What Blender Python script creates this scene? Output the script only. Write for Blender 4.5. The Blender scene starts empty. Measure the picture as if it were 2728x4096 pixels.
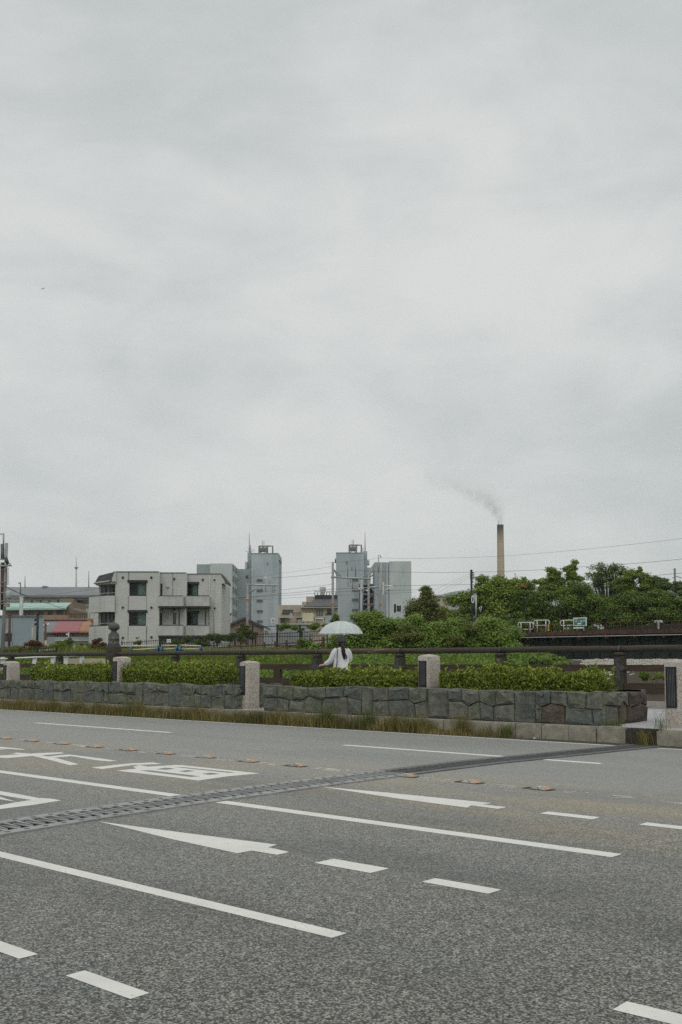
import bpy, bmesh, math, random
import numpy as np
from mathutils import Vector, Matrix, noise as mnoise

random.seed(7); rng = np.random.default_rng(11)
S = bpy.context.scene
C = S.collection

# ------------------------------------------------------------------ camera
H = 1.295                       # eye height above the carriageway
FPX, CX, CY, HZ = 4015.0, 1364.0, 2350.0, 2650.0   # 35 mm lens, shifted frame of 2728x4096
PITCH = math.atan((HZ - CY) / FPX)
AL = math.atan((CX + 3200.0) / math.hypot(FPX, HZ - CY))
F = Vector((-math.cos(AL), math.sin(AL), 0)); R = Vector((math.sin(AL), math.cos(AL), 0)); Z = Vector((0, 0, 1))
FW = F * math.cos(PITCH) + Z * math.sin(PITCH); UP = -F * math.sin(PITCH) + Z * math.cos(PITCH)
EYE = Vector((0, 0, H))
cam_d = bpy.data.cameras.new('camera'); cam = bpy.data.objects.new('camera', cam_d); C.objects.link(cam)
cam.matrix_world = Matrix(((R.x, UP.x, -FW.x, 0), (R.y, UP.y, -FW.y, 0), (R.z, UP.z, -FW.z, H), (0, 0, 0, 1)))
cam_d.sensor_fit = 'VERTICAL'; cam_d.sensor_height = 36.0; cam_d.lens = 36.0 * FPX / 4096.0
cam_d.shift_y = (CY - 2048.0) / 4096.0; cam_d.clip_start = 0.1; cam_d.clip_end = 20000
S.camera = cam

# ------------------------------------------------------------------ sky, sun, exposure
SUN_EL, SUN_AZ = math.radians(60), math.radians(138.6)
w = bpy.data.worlds.new('World'); S.world = w; w.use_nodes = True
nt = w.node_tree; nt.nodes.clear()
def N(t, kind, **kw):
    n = t.nodes.new(kind)
    for k, v in kw.items():
        if k.startswith('i_'): n.inputs[k[2:].replace('_', ' ')].default_value = v
        else: setattr(n, k, v)
    return n
def LK(t, a, b): t.links.new(a, b)
sky = N(nt, 'ShaderNodeTexSky', sky_type='NISHITA', sun_disc=False, sun_elevation=SUN_EL, sun_rotation=SUN_AZ)
tc = N(nt, 'ShaderNodeTexCoord')
mp = N(nt, 'ShaderNodeMapping'); mp.inputs['Scale'].default_value = (1.0, 1.0, 2.2)
mp.inputs['Rotation'].default_value = (0, math.radians(12), math.radians(300))
LK(nt, tc.outputs['Generated'], mp.inputs['Vector'])
n1 = N(nt, 'ShaderNodeTexNoise', i_Scale=2.0, i_Detail=6.0, i_Roughness=0.54, i_Distortion=0.25)
n2 = N(nt, 'ShaderNodeTexNoise', i_Scale=6.0, i_Detail=4.0, i_Roughness=0.55, i_Distortion=0.8)
LK(nt, mp.outputs['Vector'], n1.inputs['Vector']); LK(nt, mp.outputs['Vector'], n2.inputs['Vector'])
mx = N(nt, 'ShaderNodeMath', operation='MULTIPLY_ADD'); mx.inputs[1].default_value = 0.35
LK(nt, n2.outputs['Fac'], mx.inputs[0]); LK(nt, n1.outputs['Fac'], mx.inputs[2])
cr = N(nt, 'ShaderNodeValToRGB'); cr.color_ramp.interpolation = 'EASE'
e = cr.color_ramp.elements
e[0].position = 0.46; e[0].color = (0.595, 0.628, 0.630, 1)
e[1].position = 0.84; e[1].color = (0.800, 0.815, 0.802, 1)
LK(nt, mx.outputs[0], cr.inputs['Fac'])
SKYGAIN = 9.1
mul = N(nt, 'ShaderNodeMix', data_type='RGBA', blend_type='MULTIPLY'); mul.inputs['Factor'].default_value = 1.0
LK(nt, cr.outputs['Color'], mul.inputs['A']); mul.inputs['B'].default_value = (SKYGAIN, SKYGAIN, SKYGAIN, 1)
mix = N(nt, 'ShaderNodeMix', data_type='RGBA'); mix.inputs['Factor'].default_value = 0.97
LK(nt, sky.outputs['Color'], mix.inputs['A']); LK(nt, mul.outputs['Result'], mix.inputs['B'])
bg = N(nt, 'ShaderNodeBackground', i_Strength=0.1); out = N(nt, 'ShaderNodeOutputWorld')
LK(nt, mix.outputs['Result'], bg.inputs['Color']); LK(nt, bg.outputs[0], out.inputs['Surface'])
sd = bpy.data.lights.new('sun', 'SUN'); sd.energy = 1.3; sd.angle = math.radians(60); sd.color = (1, 0.985, 0.955)
so = bpy.data.objects.new('sun', sd); C.objects.link(so)
so.rotation_euler = (math.pi / 2 - SUN_EL, 0, math.atan2(R.y, R.x)); so.location = (0, 0, 60)
S.view_settings.view_transform = 'Standard'; S.view_settings.look = 'None'
S.view_settings.exposure = 0.0; S.view_settings.gamma = 1.0; S.view_settings.use_curve_mapping = False
S.render.engine = 'CYCLES'
S.cycles.use_denoising = False
try: S.cycles.denoiser = 'OPENIMAGEDENOISE'
except Exception: pass
S.cycles.max_bounces = 6; S.cycles.diffuse_bounces = 3; S.cycles.glossy_bounces = 2
S.cycles.transparent_max_bounces = 12; S.cycles.volume_bounces = 2
S.cycles.sample_clamp_indirect = 4.0

# ------------------------------------------------------------------ picture <-> place
def ray(x, y): return FW + R * ((x - CX) / FPX) - UP * ((y - CY) / FPX)
def gnd(x, y, z=0.0):
    r = ray(x, y); return EYE + r * ((z - H) / r.z)
def on_y(x, y, Y):
    r = ray(x, y); return EYE + r * (Y / r.y)
def uz(x, y, d):                 # a point on the upright plane d metres ahead: (sideways, height)
    r = ray(x, y); p = EYE + r * (d / r.dot(F)); return p.dot(R), p.z
def W(u, d, z): return R * u + F * d + Z * z
YAW = math.atan2(R.y, R.x)

# ------------------------------------------------------------------ materials
MATS = {}
def lin(r, g, b, k=1.0):
    f = lambda c: (c / 255 / 12.92 if c <= 10 else ((c / 255 + 0.055) / 1.055) ** 2.4) * k
    return (f(r), f(g), f(b), 1.0)
def newmat(name):
    m = bpy.data.materials.new(name); m.use_nodes = True
    t = m.node_tree; t.nodes.clear()
    o = N(t, 'ShaderNodeOutputMaterial'); p = N(t, 'ShaderNodeBsdfPrincipled')
    LK(t, p.outputs[0], o.inputs['Surface'])
    MATS[name] = m
    return m, t, p, o
def coords(t, space='Object', scale=(1, 1, 1)):
    if space == 'World':
        g = N(t, 'ShaderNodeNewGeometry'); src = g.outputs['Position']
    else:
        g = N(t, 'ShaderNodeTexCoord'); src = g.outputs[space]
    mpn = N(t, 'ShaderNodeMapping'); mpn.inputs['Scale'].default_value = scale
    LK(t, src, mpn.inputs['Vector']); return mpn.outputs['Vector']
def mat(name, c1, c2=None, scale=3.0, rough=0.75, bump=0.0, bscale=30.0, spec=0.3, stretch=(1, 1, 1), metal=0.0,
        streak=None, detail=5.0, lo=0.35, hi=0.65, space='World'):
    """a noisy two-tone surface; streak = (colour, amount): rain streaks running down"""
    m, t, p, o = newmat(name)
    p.inputs['Roughness'].default_value = rough; p.inputs['Specular IOR Level'].default_value = spec
    p.inputs['Metallic'].default_value = metal
    c2 = c2 or tuple(x * 0.78 for x in c1[:3]) + (1,)
    v = coords(t, space, stretch)
    n = N(t, 'ShaderNodeTexNoise', i_Scale=scale, i_Detail=detail, i_Roughness=0.6); LK(t, v, n.inputs['Vector'])
    r = N(t, 'ShaderNodeValToRGB'); r.color_ramp.elements[0].position = lo; r.color_ramp.elements[1].position = hi
    r.color_ramp.elements[0].color = c2; r.color_ramp.elements[1].color = c1
    LK(t, n.outputs['Fac'], r.inputs['Fac']); col = r.outputs['Color']
    if streak:
        v2 = coords(t, space, (streak[2] if len(streak) > 2 else 2.2, streak[2] if len(streak) > 2 else 2.2, 0.08))
        n2 = N(t, 'ShaderNodeTexNoise', i_Scale=1.0, i_Detail=4.0, i_Roughness=0.65); LK(t, v2, n2.inputs['Vector'])
        r2 = N(t, 'ShaderNodeMapRange'); r2.inputs['From Min'].default_value = 0.48; r2.inputs['From Max'].default_value = 0.75
        r2.inputs['To Max'].default_value = streak[1]; LK(t, n2.outputs['Fac'], r2.inputs['Value'])
        mm = N(t, 'ShaderNodeMix', data_type='RGBA'); LK(t, r2.outputs[0], mm.inputs['Factor'])
        LK(t, col, mm.inputs['A']); mm.inputs['B'].default_value = streak[0]; col = mm.outputs['Result']
    LK(t, col, p.inputs['Base Color'])
    if bump:
        v3 = coords(t, space)
        n3 = N(t, 'ShaderNodeTexNoise', i_Scale=bscale, i_Detail=6.0, i_Roughness=0.65); LK(t, v3, n3.inputs['Vector'])
        b = N(t, 'ShaderNodeBump', i_Strength=bump, i_Distance=0.05); LK(t, n3.outputs['Fac'], b.inputs['Height'])
        LK(t, b.outputs[0], p.inputs['Normal'])
    return m
def leafmat(name, dark, light, trans=0.3, rough=0.5, tip=None):
    m, t, p, o = newmat(name)
    a = N(t, 'ShaderNodeAttribute', attribute_name='tint')
    r = N(t, 'ShaderNodeValToRGB'); r.color_ramp.elements[0].color = dark; r.color_ramp.elements[1].color = light
    if tip: el = r.color_ramp.elements.new(0.93); el.color = light; r.color_ramp.elements[2].color = tip
    LK(t, a.outputs['Fac'], r.inputs['Fac']); LK(t, r.outputs['Color'], p.inputs['Base Color'])
    p.inputs['Roughness'].default_value = rough; p.inputs['Specular IOR Level'].default_value = 0.18
    tr = N(t, 'ShaderNodeBsdfTranslucent'); LK(t, r.outputs['Color'], tr.inputs['Color'])
    ms = N(t, 'ShaderNodeMixShader'); ms.inputs[0].default_value = trans
    LK(t, p.outputs[0], ms.inputs[1]); LK(t, tr.outputs[0], ms.inputs[2]); LK(t, ms.outputs[0], o.inputs['Surface'])
    return m

# ------------------------------------------------------------------ mesh helpers
def link(name, me, m=None, parent=None, loc=None):
    ob = bpy.data.objects.new(name, me); C.objects.link(ob)
    if m is not None and me is not None and not me.materials: me.materials.append(MATS[m] if isinstance(m, str) else m)
    if parent: ob.parent = parent
    if loc is not None: ob.location = loc
    return ob
def tag(o, label, cat=None, group=None, kind=None):
    if label: o['label'] = label
    if cat: o['category'] = cat
    if group: o['group'] = group
    if kind: o['kind'] = kind
    return o
def thing(name, label, cat, loc=(0, 0, 0), rz=0.0, group=None):
    o = bpy.data.objects.new(name, None); C.objects.link(o); o.empty_display_size = 0.2
    o.location = loc; o.rotation_euler = (0, 0, rz); return tag(o, label, cat, group)
class MB:
    def __init__(s): s.v = []; s.f = []
    def poly(s, pts): n = len(s.v); s.v += [tuple(p) for p in pts]; s.f.append(tuple(range(n, n + len(pts)))); return s
    def box(s, x0, x1, y0, y1, z0, z1):
        n = len(s.v); s.v += [(x0, y0, z0), (x1, y0, z0), (x1, y1, z0), (x0, y1, z0), (x0, y0, z1), (x1, y0, z1), (x1, y1, z1), (x0, y1, z1)]
        s.f += [tuple(n + i for i in q) for q in ((3, 2, 1, 0), (4, 5, 6, 7), (0, 1, 5, 4), (1, 2, 6, 5), (2, 3, 7, 6), (3, 0, 4, 7))]; return s
    def prism(s, pts, z0, z1):       # footprint counter-clockwise
        n = len(s.v); k = len(pts)
        s.v += [(p[0], p[1], z0) for p in pts] + [(p[0], p[1], z1) for p in pts]
        s.f.append(tuple(n + i for i in reversed(range(k)))); s.f.append(tuple(n + k + i for i in range(k)))
        for i in range(k): j = (i + 1) % k; s.f.append((n + i, n + j, n + k + j, n + k + i))
        return s
    def extr(s, pts, y0, y1):        # outline in x-z, pushed from y0 to y1
        n = len(s.v); k = len(pts)
        s.v += [(p[0], y0, p[1]) for p in pts] + [(p[0], y1, p[1]) for p in pts]
        s.f.append(tuple(n + i for i in range(k))); s.f.append(tuple(n + k + i for i in reversed(range(k))))
        for i in range(k): j = (i + 1) % k; s.f.append((n + j, n + i, n + k + i, n + k + j))
        return s
    def tube(s, path, r, n=8, caps=True):
        path = [Vector(p) for p in path]; rr = r if isinstance(r, (list, tuple)) else [r] * len(path)
        base = len(s.v); ref = None
        for i, p in enumerate(path):
            a = path[max(i - 1, 0)]; b = path[min(i + 1, len(path) - 1)]; d = (b - a).normalized()
            if ref is None: ref = Vector((0, 0, 1)) if abs(d.z) < 0.9 else Vector((1, 0, 0))
            e1 = (ref - d * ref.dot(d)).normalized(); e2 = d.cross(e1); ref = e1
            for k in range(n):
                t = 2 * math.pi * k / n; s.v.append(tuple(p + (e1 * math.cos(t) + e2 * math.sin(t)) * rr[i]))
        for i in range(len(path) - 1):
            for k in range(n):
                k2 = (k + 1) % n; s.f.append((base + i * n + k, base + i * n + k2, base + (i + 1) * n + k2, base + (i + 1) * n + k))
        if caps:
            s.f.append(tuple(base + k for k in reversed(range(n)))); m0 = base + (len(path) - 1) * n; s.f.append(tuple(m0 + k for k in range(n)))
        return s
    def lathe(s, prof, n=24, c=(0, 0, 0)):
        base = len(s.v)
        for r, z in prof:
            for k in range(n):
                t = 2 * math.pi * k / n; s.v.append((c[0] + r * math.cos(t), c[1] + r * math.sin(t), c[2] + z))
        for i in range(len(prof) - 1):
            for k in range(n):
                k2 = (k + 1) % n; s.f.append((base + i * n + k, base + i * n + k2, base + (i + 1) * n + k2, base + (i + 1) * n + k))
        s.f.append(tuple(base + k for k in reversed(range(n)))); m0 = base + (len(prof) - 1) * n; s.f.append(tuple(m0 + k for k in range(n)))
        return s
    def mesh(s, name, smooth=False):
        me = bpy.data.meshes.new(name); me.from_pydata(s.v, [], s.f); me.update()
        if smooth: me.polygons.foreach_set('use_smooth', [True] * len(me.polygons))
        return me
    def build(s, name, m, parent=None, smooth=False, loc=None): return link(name, s.mesh(name, smooth), m, parent, loc)
def box(name, m, parent, *a): return MB().box(*a).build(name, m, parent)
def rough_box(name, m, parent, dims, cuts=6, amp=0.012, fr=6.0, top=0.0, seed=0, bevel=0.015):
    """a hewn block: subdivided box, knocked corners, uneven faces, humped top"""
    bm = bmesh.new(); bmesh.ops.create_cube(bm, size=1.0)
    bmesh.ops.subdivide_edges(bm, edges=bm.edges[:], cuts=cuts, use_grid_fill=True)
    dx, dy, dz = dims
    for v in bm.verts:
        q = v.co.copy()
        edge = sum(abs(abs(c) - 0.5) < 1e-4 for c in q)
        v.co = Vector((q.x * dx, q.y * dy, (q.z + 0.5) * dz))
        if edge >= 2: v.co -= Vector((math.copysign(bevel, q.x) if abs(abs(q.x) - .5) < 1e-4 else 0, math.copysign(bevel, q.y) if abs(abs(q.y) - .5) < 1e-4 else 0, bevel if q.z > 0.49 else 0))
        if q.z > 0.49: v.co.z += top * (1 - (2 * abs(q.x)) ** 1.5) * (1 - 0.6 * (2 * abs(q.y)) ** 2)
        d = mnoise.noise_vector((v.co + Vector((seed * 3.1, seed * 1.7, 0))) * fr)
        d2 = mnoise.noise_vector((v.co + Vector((seed * 2.3, 5, seed))) * fr * 3)
        v.co += (d + d2 * 0.45) * amp * (1.0 if q.z > -0.49 else 0.0)
    me = bpy.data.meshes.new(name); bm.to_mesh(me); bm.free()
    return link(name, me, m, parent)
def np_mesh(name, verts, faces, m, parent=None, tint=None, smooth=False):
    """verts (n,3), faces (k,q) numpy, q corners each"""
    me = bpy.data.meshes.new(name); k, q = faces.shape
    me.vertices.add(len(verts)); me.vertices.foreach_set('co', verts.astype(np.float32).ravel())
    me.loops.add(k * q); me.loops.foreach_set('vertex_index', faces.astype(np.int32).ravel())
    me.polygons.add(k); me.polygons.foreach_set('loop_start', np.arange(0, k * q, q, dtype=np.int32))
    me.update(calc_edges=True)
    if tint is not None:
        a = me.attributes.new('tint', 'FLOAT', 'FACE'); a.data.foreach_set('value', tint.astype(np.float32))
    if smooth: me.polygons.foreach_set('use_smooth', np.ones(k, dtype=bool))
    return link(name, me, m, parent)
def unit(a): return a / np.maximum(np.linalg.norm(a, axis=1, keepdims=True), 1e-9)
def leaves(name, p, nrm, size, m, parent=None, aspect=0.5, tint=None, fold=0.25, along=None):
    """one folded diamond leaf at each point"""
    n = len(p); rnd = rng.normal(size=(n, 3))
    t = unit(np.cross(nrm, rnd)) if along is None else unit(along - nrm * (along * nrm).sum(1, keepdims=True) * 0.6)
    b = unit(np.cross(nrm, t)); s = size[:, None]
    v = np.empty((n, 4, 3))
    v[:, 0] = p - t * s * 0.5; v[:, 2] = p + t * s * 0.5
    v[:, 1] = p + b * s * aspect * 0.5 + nrm * s * fold * 0.5 - t * s * 0.08; v[:, 3] = p - b * s * aspect * 0.5 + nrm * s * fold * 0.5 - t * s * 0.08
    f = np.arange(n * 4).reshape(n, 4)
    tint = rng.random(n) if tint is None else tint
    return np_mesh(name, v.reshape(-1, 3), f, m, parent, tint)
def blades(name, p, h, lean, wd, m, parent=None, tint=None):
    """grass: each blade two quads, bent over"""
    n = len(p); a = rng.random(n) * 2 * np.pi; side = np.stack([np.cos(a), np.sin(a), np.zeros(n)], 1)
    v = np.empty((n, 6, 3)); up = np.array([0, 0, 1.0]); h_ = h[:, None]; w_ = wd[:, None]
    mid = p + up * h_ * 0.55 + lean * h_ * 0.25; tipp = p + up * h_ * 0.97 + lean * h_ * 0.95
    v[:, 0] = p - side * w_ / 2; v[:, 1] = p + side * w_ / 2
    v[:, 2] = mid + side * w_ * 0.42; v[:, 3] = mid - side * w_ * 0.42
    v[:, 4] = tipp + side * w_ * 0.08; v[:, 5] = tipp - side * w_ * 0.08
    i = np.arange(n)[:, None] * 6
    f = np.concatenate([i + np.array([[0, 1, 2, 3]]), i + np.array([[3, 2, 4, 5]])])
    tint = rng.random(n) if tint is None else tint
    return np_mesh(name, v.reshape(-1, 3), f, m, parent, np.concatenate([tint, tint]))
def blob_points(centres, radii, n, shell=0.75, up=0.25):
    """points through a set of ellipsoid clumps, mostly on their outside"""
    c = np.asarray(centres, float); r = np.asarray(radii, float)
    wt = (r[:, 0] * r[:, 1] * r[:, 2]) ** 0.66; k = rng.choice(len(c), n, p=wt / wt.sum())
    d = unit(rng.normal(size=(n, 3))); d[:, 2] += up * rng.random(n); d = unit(d)
    rad = np.where(rng.random(n) < shell, rng.uniform(0.82, 1.08, n), rng.uniform(0.3, 0.85, n))
    p = c[k] + d * r[k] * rad[:, None]
    nrm = unit(d / np.maximum(r[k], 1e-6) * r[k].mean() + rng.normal(size=(n, 3)) * 0.45 + np.array([0, 0, 0.35]))
    return p, nrm, k

# ------------------------------------------------------------------ surface colours
def asphalt(name, base=1.0, dust=True):
    m, t, p, o = newmat(name)
    v = coords(t, 'World')
    vo = N(t, 'ShaderNodeTexVoronoi', i_Scale=105.0, i_Randomness=1.0); LK(t, v, vo.inputs['Vector'])
    sep = N(t, 'ShaderNodeSeparateColor'); LK(t, vo.outputs['Color'], sep.inputs[0])
    nz = N(t, 'ShaderNodeTexNoise', i_Scale=190.0, i_Detail=2.0, i_Roughness=0.6); LK(t, v, nz.inputs['Vector'])
    dg_ = N(t, 'ShaderNodeMapRange'); dg_.inputs['From Min'].default_value = 0.25; dg_.inputs['From Max'].default_value = 0.75; dg_.inputs['To Min'].default_value = 0.12; dg_.inputs['To Max'].default_value = -0.22
    LK(t, vo.outputs['Distance'], dg_.inputs['Value'])
    ad0 = N(t, 'ShaderNodeMath', operation='MULTIPLY_ADD'); ad0.inputs[1].default_value = 0.75
    LK(t, sep.outputs[0], ad0.inputs[0]); LK(t, dg_.outputs[0], ad0.inputs[2])
    ad = N(t, 'ShaderNodeMath', operation='MULTIPLY_ADD'); ad.inputs[1].default_value = 0.5
    LK(t, nz.outputs['Fac'], ad.inputs[0]); LK(t, ad0.outputs[0], ad.inputs[2])
    rp = N(t, 'ShaderNodeValToRGB'); el = rp.color_ramp.elements
    el[0].position = 0.26; el[0].color = (0.024 * base, 0.024 * base, 0.021 * base, 1)
    el[1].position = 1.0; el[1].color = (0.40 * base, 0.396 * base, 0.35 * base, 1)
    q = el.new(0.56); q.color = (0.120 * base, 0.120 * base, 0.106 * base, 1)
    LK(t, ad.outputs[0], rp.inputs['Fac']); col = rp.outputs['Color']
    for sc_, lo_, hi_ in ((40.0, 0.78, 1.22), (9.0, 0.86, 1.14)):      # stones gather in clots of every size
        nk = N(t, 'ShaderNodeTexNoise', i_Scale=sc_, i_Detail=3.0, i_Roughness=0.65); LK(t, v, nk.inputs['Vector'])
        rk = N(t, 'ShaderNodeMapRange'); rk.inputs['From Min'].default_value = 0.36; rk.inputs['From Max'].default_value = 0.64; rk.inputs['To Min'].default_value = lo_; rk.inputs['To Max'].default_value = hi_; LK(t, nk.outputs['Fac'], rk.inputs['Value'])
        mk = N(t, 'ShaderNodeMix', data_type='RGBA', blend_type='MULTIPLY'); mk.inputs['Factor'].default_value = 1.0; LK(t, col, mk.inputs['A']); LK(t, rk.outputs[0], mk.inputs['B']); col = mk.outputs['Result']
    def over(col, vec, scale, lo, hi, amt, colour, blend='MIX', det=4.0):
        n = N(t, 'ShaderNodeTexNoise', i_Scale=scale, i_Detail=det, i_Roughness=0.55); LK(t, vec, n.inputs['Vector'])
        r = N(t, 'ShaderNodeMapRange', interpolation_type='SMOOTHSTEP'); r.inputs['From Min'].default_value = lo; r.inputs['From Max'].default_value = hi
        r.inputs['To Max'].default_value = amt; LK(t, n.outputs['Fac'], r.inputs['Value'])
        return r.outputs[0]
    def mixc(col, fac, colour, blend='MIX'):
        mm = N(t, 'ShaderNodeMix', data_type='RGBA', blend_type=blend); LK(t, fac, mm.inputs['Factor'])
        LK(t, col, mm.inputs['A']); mm.inputs['B'].default_value = colour; return mm.outputs['Result']
    # oil-blue and dark wear running with the traffic
    vs = coords(t, 'World', (0.16, 0.75, 1)); f = over(col, vs, 1.0, 0.46, 0.64, 0.8, None); col = mixc(col, f, (0.50, 0.515, 0.51, 1), 'MULTIPLY')
    vs = coords(t, 'World', (0.25, 0.9, 1)); f = over(col, vs, 1.7, 0.52, 0.70, 0.5, None); col = mixc(col, f, (0.86, 0.97, 1.06, 1), 'MULTIPLY')
    sy = N(t, 'ShaderNodeSeparateXYZ'); LK(t, coords(t, 'World'), sy.inputs[0])
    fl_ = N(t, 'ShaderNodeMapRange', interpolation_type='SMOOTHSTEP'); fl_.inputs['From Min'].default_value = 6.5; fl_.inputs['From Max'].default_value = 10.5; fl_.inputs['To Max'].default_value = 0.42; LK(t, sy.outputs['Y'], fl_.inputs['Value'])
    col = mixc(col, fl_.outputs[0], (0.235, 0.237, 0.225, 1))  # far lanes paler: own tone plus grazing sheen put into the colour
    if dust:   # sandy dust gathered along the middle of the road, where no wheels run
        sx = N(t, 'ShaderNodeSeparateXYZ'); LK(t, coords(t, 'World'), sx.inputs[0])
        band = N(t, 'ShaderNodeMath', operation='SUBTRACT'); LK(t, sx.outputs['Y'], band.inputs[0]); band.inputs[1].default_value = 8.1
        ab = N(t, 'ShaderNodeMath', operation='ABSOLUTE'); LK(t, band.outputs[0], ab.inputs[0])
        bm_ = N(t, 'ShaderNodeMapRange', interpolation_type='SMOOTHSTEP'); bm_.inputs['From Min'].default_value = 2.6; bm_.inputs['From Max'].default_value = 0.3; LK(t, ab.outputs[0], bm_.inputs['Value'])
        vs = coords(t, 'World', (0.3, 0.9, 1)); f = over(col, vs, 1.3, 0.36, 0.60, 1.0, None)
        mu = N(t, 'ShaderNodeMath', operation='MULTIPLY'); LK(t, f, mu.inputs[0]); LK(t, bm_.outputs[0], mu.inputs[1])
        col = mixc(col, mu.outputs[0], (1.42, 1.22, 0.90, 1), 'MULTIPLY')
        vs = coords(t, 'World', (0.4, 1.3, 1)); f = over(col, vs, 0.9, 0.60, 0.72, 0.5, None)
        mu = N(t, 'ShaderNodeMath', operation='MULTIPLY'); LK(t, f, mu.inputs[0]); LK(t, bm_.outputs[0], mu.inputs[1])
        col = mixc(col, mu.outputs[0], (0.22, 0.15, 0.085, 1))
    LK(t, col, p.inputs['Base Color'])
    p.inputs['Roughness'].default_value = 0.55; p.inputs['Specular IOR Level'].default_value = 0.3
    p.inputs['Sheen Weight'].default_value = 0.55; p.inputs['Sheen Roughness'].default_value = 0.2; p.inputs['Sheen Tint'].default_value = (1, 1, 0.96, 1)   # fine dust, bright at grazing angles
    b = N(t, 'ShaderNodeBump', i_Strength=0.30, i_Distance=0.004); LK(t, ad.outputs[0], b.inputs['Height']); LK(t, b.outputs[0], p.inputs['Normal'])
    return m
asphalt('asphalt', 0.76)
def paint(name, colour, wear_lo, wear_hi, scale=26.0):
    """road paint: the stone shows through where it has worn or cracked"""
    m, t, p, o = newmat(name)
    v = coords(t, 'World')
    n = N(t, 'ShaderNodeTexNoise', i_Scale=scale, i_Detail=6.0, i_Roughness=0.72); LK(t, v, n.inputs['Vector'])
    vo = N(t, 'ShaderNodeTexVoronoi', feature='DISTANCE_TO_EDGE', i_Scale=9.0); LK(t, v, vo.inputs['Vector'])
    ck = N(t, 'ShaderNodeMapRange'); ck.inputs['From Min'].default_value = 0.0; ck.inputs['From Max'].default_value = 0.016
    ck.inputs['To Min'].default_value = 0.12; ck.inputs['To Max'].default_value = 0.0; LK(t, vo.outputs[0], ck.inputs['Value'])
    ad = N(t, 'ShaderNodeMath', operation='ADD'); LK(t, n.outputs['Fac'], ad.inputs[0]); LK(t, ck.outputs[0], ad.inputs[1])
    n2 = N(t, 'ShaderNodeTexNoise', i_Scale=3.0, i_Detail=4.0); LK(t, v, n2.inputs['Vector'])
    ad2 = N(t, 'ShaderNodeMath', operation='MULTIPLY_ADD'); ad2.inputs[1].default_value = 0.35; LK(t, n2.outputs['Fac'], ad2.inputs[0]); LK(t, ad.outputs[0], ad2.inputs[2])
    r = N(t, 'ShaderNodeMapRange'); r.inputs['From Min'].default_value = wear_lo + 0.165; r.inputs['From Max'].default_value = wear_hi + 0.165; LK(t, ad2.outputs[0], r.inputs['Value'])
    rc = N(t, 'ShaderNodeValToRGB'); rc.color_ramp.elements[0].color = tuple(c * 0.82 for c in colour[:3]) + (1,); rc.color_ramp.elements[1].color = colour
    rc.color_ramp.elements[0].position = 0.3; rc.color_ramp.elements[1].position = 0.7
    LK(t, n2.outputs['Fac'], rc.inputs['Fac']); LK(t, rc.outputs[0], p.inputs['Base Color'])
    p.inputs['Roughness'].default_value = 0.6
    tr = N(t, 'ShaderNodeBsdfTransparent'); ms = N(t, 'ShaderNodeMixShader'); LK(t, r.outputs[0], ms.inputs[0])
    LK(t, p.outputs[0], ms.inputs[1]); LK(t, tr.outputs[0], ms.inputs[2]); LK(t, ms.outputs[0], o.inputs['Surface'])
    return m
paint('paint', (0.68, 0.68, 0.63, 1), 0.62, 0.76, 60.0)
paint('paint_thin', (0.58, 0.58, 0.54, 1), 0.56, 0.70, 50.0)
paint('paint_worn', (0.58, 0.57, 0.52, 1), 0.40, 0.52, 6.0)
mat('concrete', (0.34, 0.32, 0.28, 1), (0.24, 0.225, 0.195, 1), 5.0, 0.85, 0.25, 40)
mat('pavement', (0.40, 0.40, 0.40, 1), (0.28, 0.28, 0.285, 1), 1.4, 0.7, 0.2, 30)
mat('kerb', (0.33, 0.308, 0.25, 1), (0.21, 0.195, 0.155, 1), 7.0, 0.85, 0.3, 50)
mat('kerb_dark', (0.055, 0.05, 0.042, 1), (0.03, 0.028, 0.025, 1), 7.0, 0.85, 0.3, 50)
def stonemat(name, a, b, stain=0.55):
    m = mat(name, a, b, 14.0, 0.9, 1.0, 8.0, 0.15, streak=((0.05, 0.046, 0.036, 1), stain, 5.0), lo=0.3, hi=0.7)
    return m
STONES = [stonemat('stone_%s' % k, a, b) for k, a, b in (
    ('grey', (0.180, 0.188, 0.155, 1), (0.101, 0.105, 0.086, 1)), ('blue_grey', (0.151, 0.165, 0.148, 1), (0.090, 0.099, 0.088, 1)),
    ('green_grey', (0.173, 0.184, 0.140, 1), (0.101, 0.109, 0.081, 1)), ('brown', (0.144, 0.124, 0.094, 1), (0.083, 0.071, 0.053, 1)),
    ('pale', (0.194, 0.199, 0.162, 1), (0.122, 0.125, 0.103, 1)))]
mat('stone_shadow', (0.03, 0.028, 0.024, 1), (0.02, 0.018, 0.016, 1), 8.0, 0.95)
mat('stone_brown_dark', (0.085, 0.068, 0.055, 1), (0.05, 0.042, 0.034, 1), 8.0, 0.9, 0.6, 14)
mat('soil', (0.07, 0.05, 0.035, 1), (0.035, 0.027, 0.02, 1), 12.0, 0.95, 0.5, 40)
mat('granite', (0.62, 0.57, 0.50, 1), (0.33, 0.295, 0.25, 1), 30.0, 0.85, 0.8, 45.0, 0.25, lo=0.30, hi=0.66)
mat('louvre', (0.022, 0.024, 0.025, 1), (0.014, 0.014, 0.015, 1), 9.0, 0.5)
mat('wood', (0.066, 0.058, 0.042, 1), (0.032, 0.028, 0.021, 1), 2.2, 0.7, 0.35, 24, 0.25, stretch=(0.6, 6, 6), lo=0.3, hi=0.75)
mat('wood_worn', (0.30, 0.24, 0.165, 1), (0.07, 0.054, 0.036, 1), 2.4, 0.75, 0.5, 20, 0.25, stretch=(0.5, 5, 5), lo=0.52, hi=0.68)
mat('wood_beam', (0.066, 0.048, 0.032, 1), (0.034, 0.025, 0.017, 1), 2.0, 0.75, 0.35, 24, 0.25, stretch=(0.6, 6, 6), lo=0.3, hi=0.75)
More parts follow.
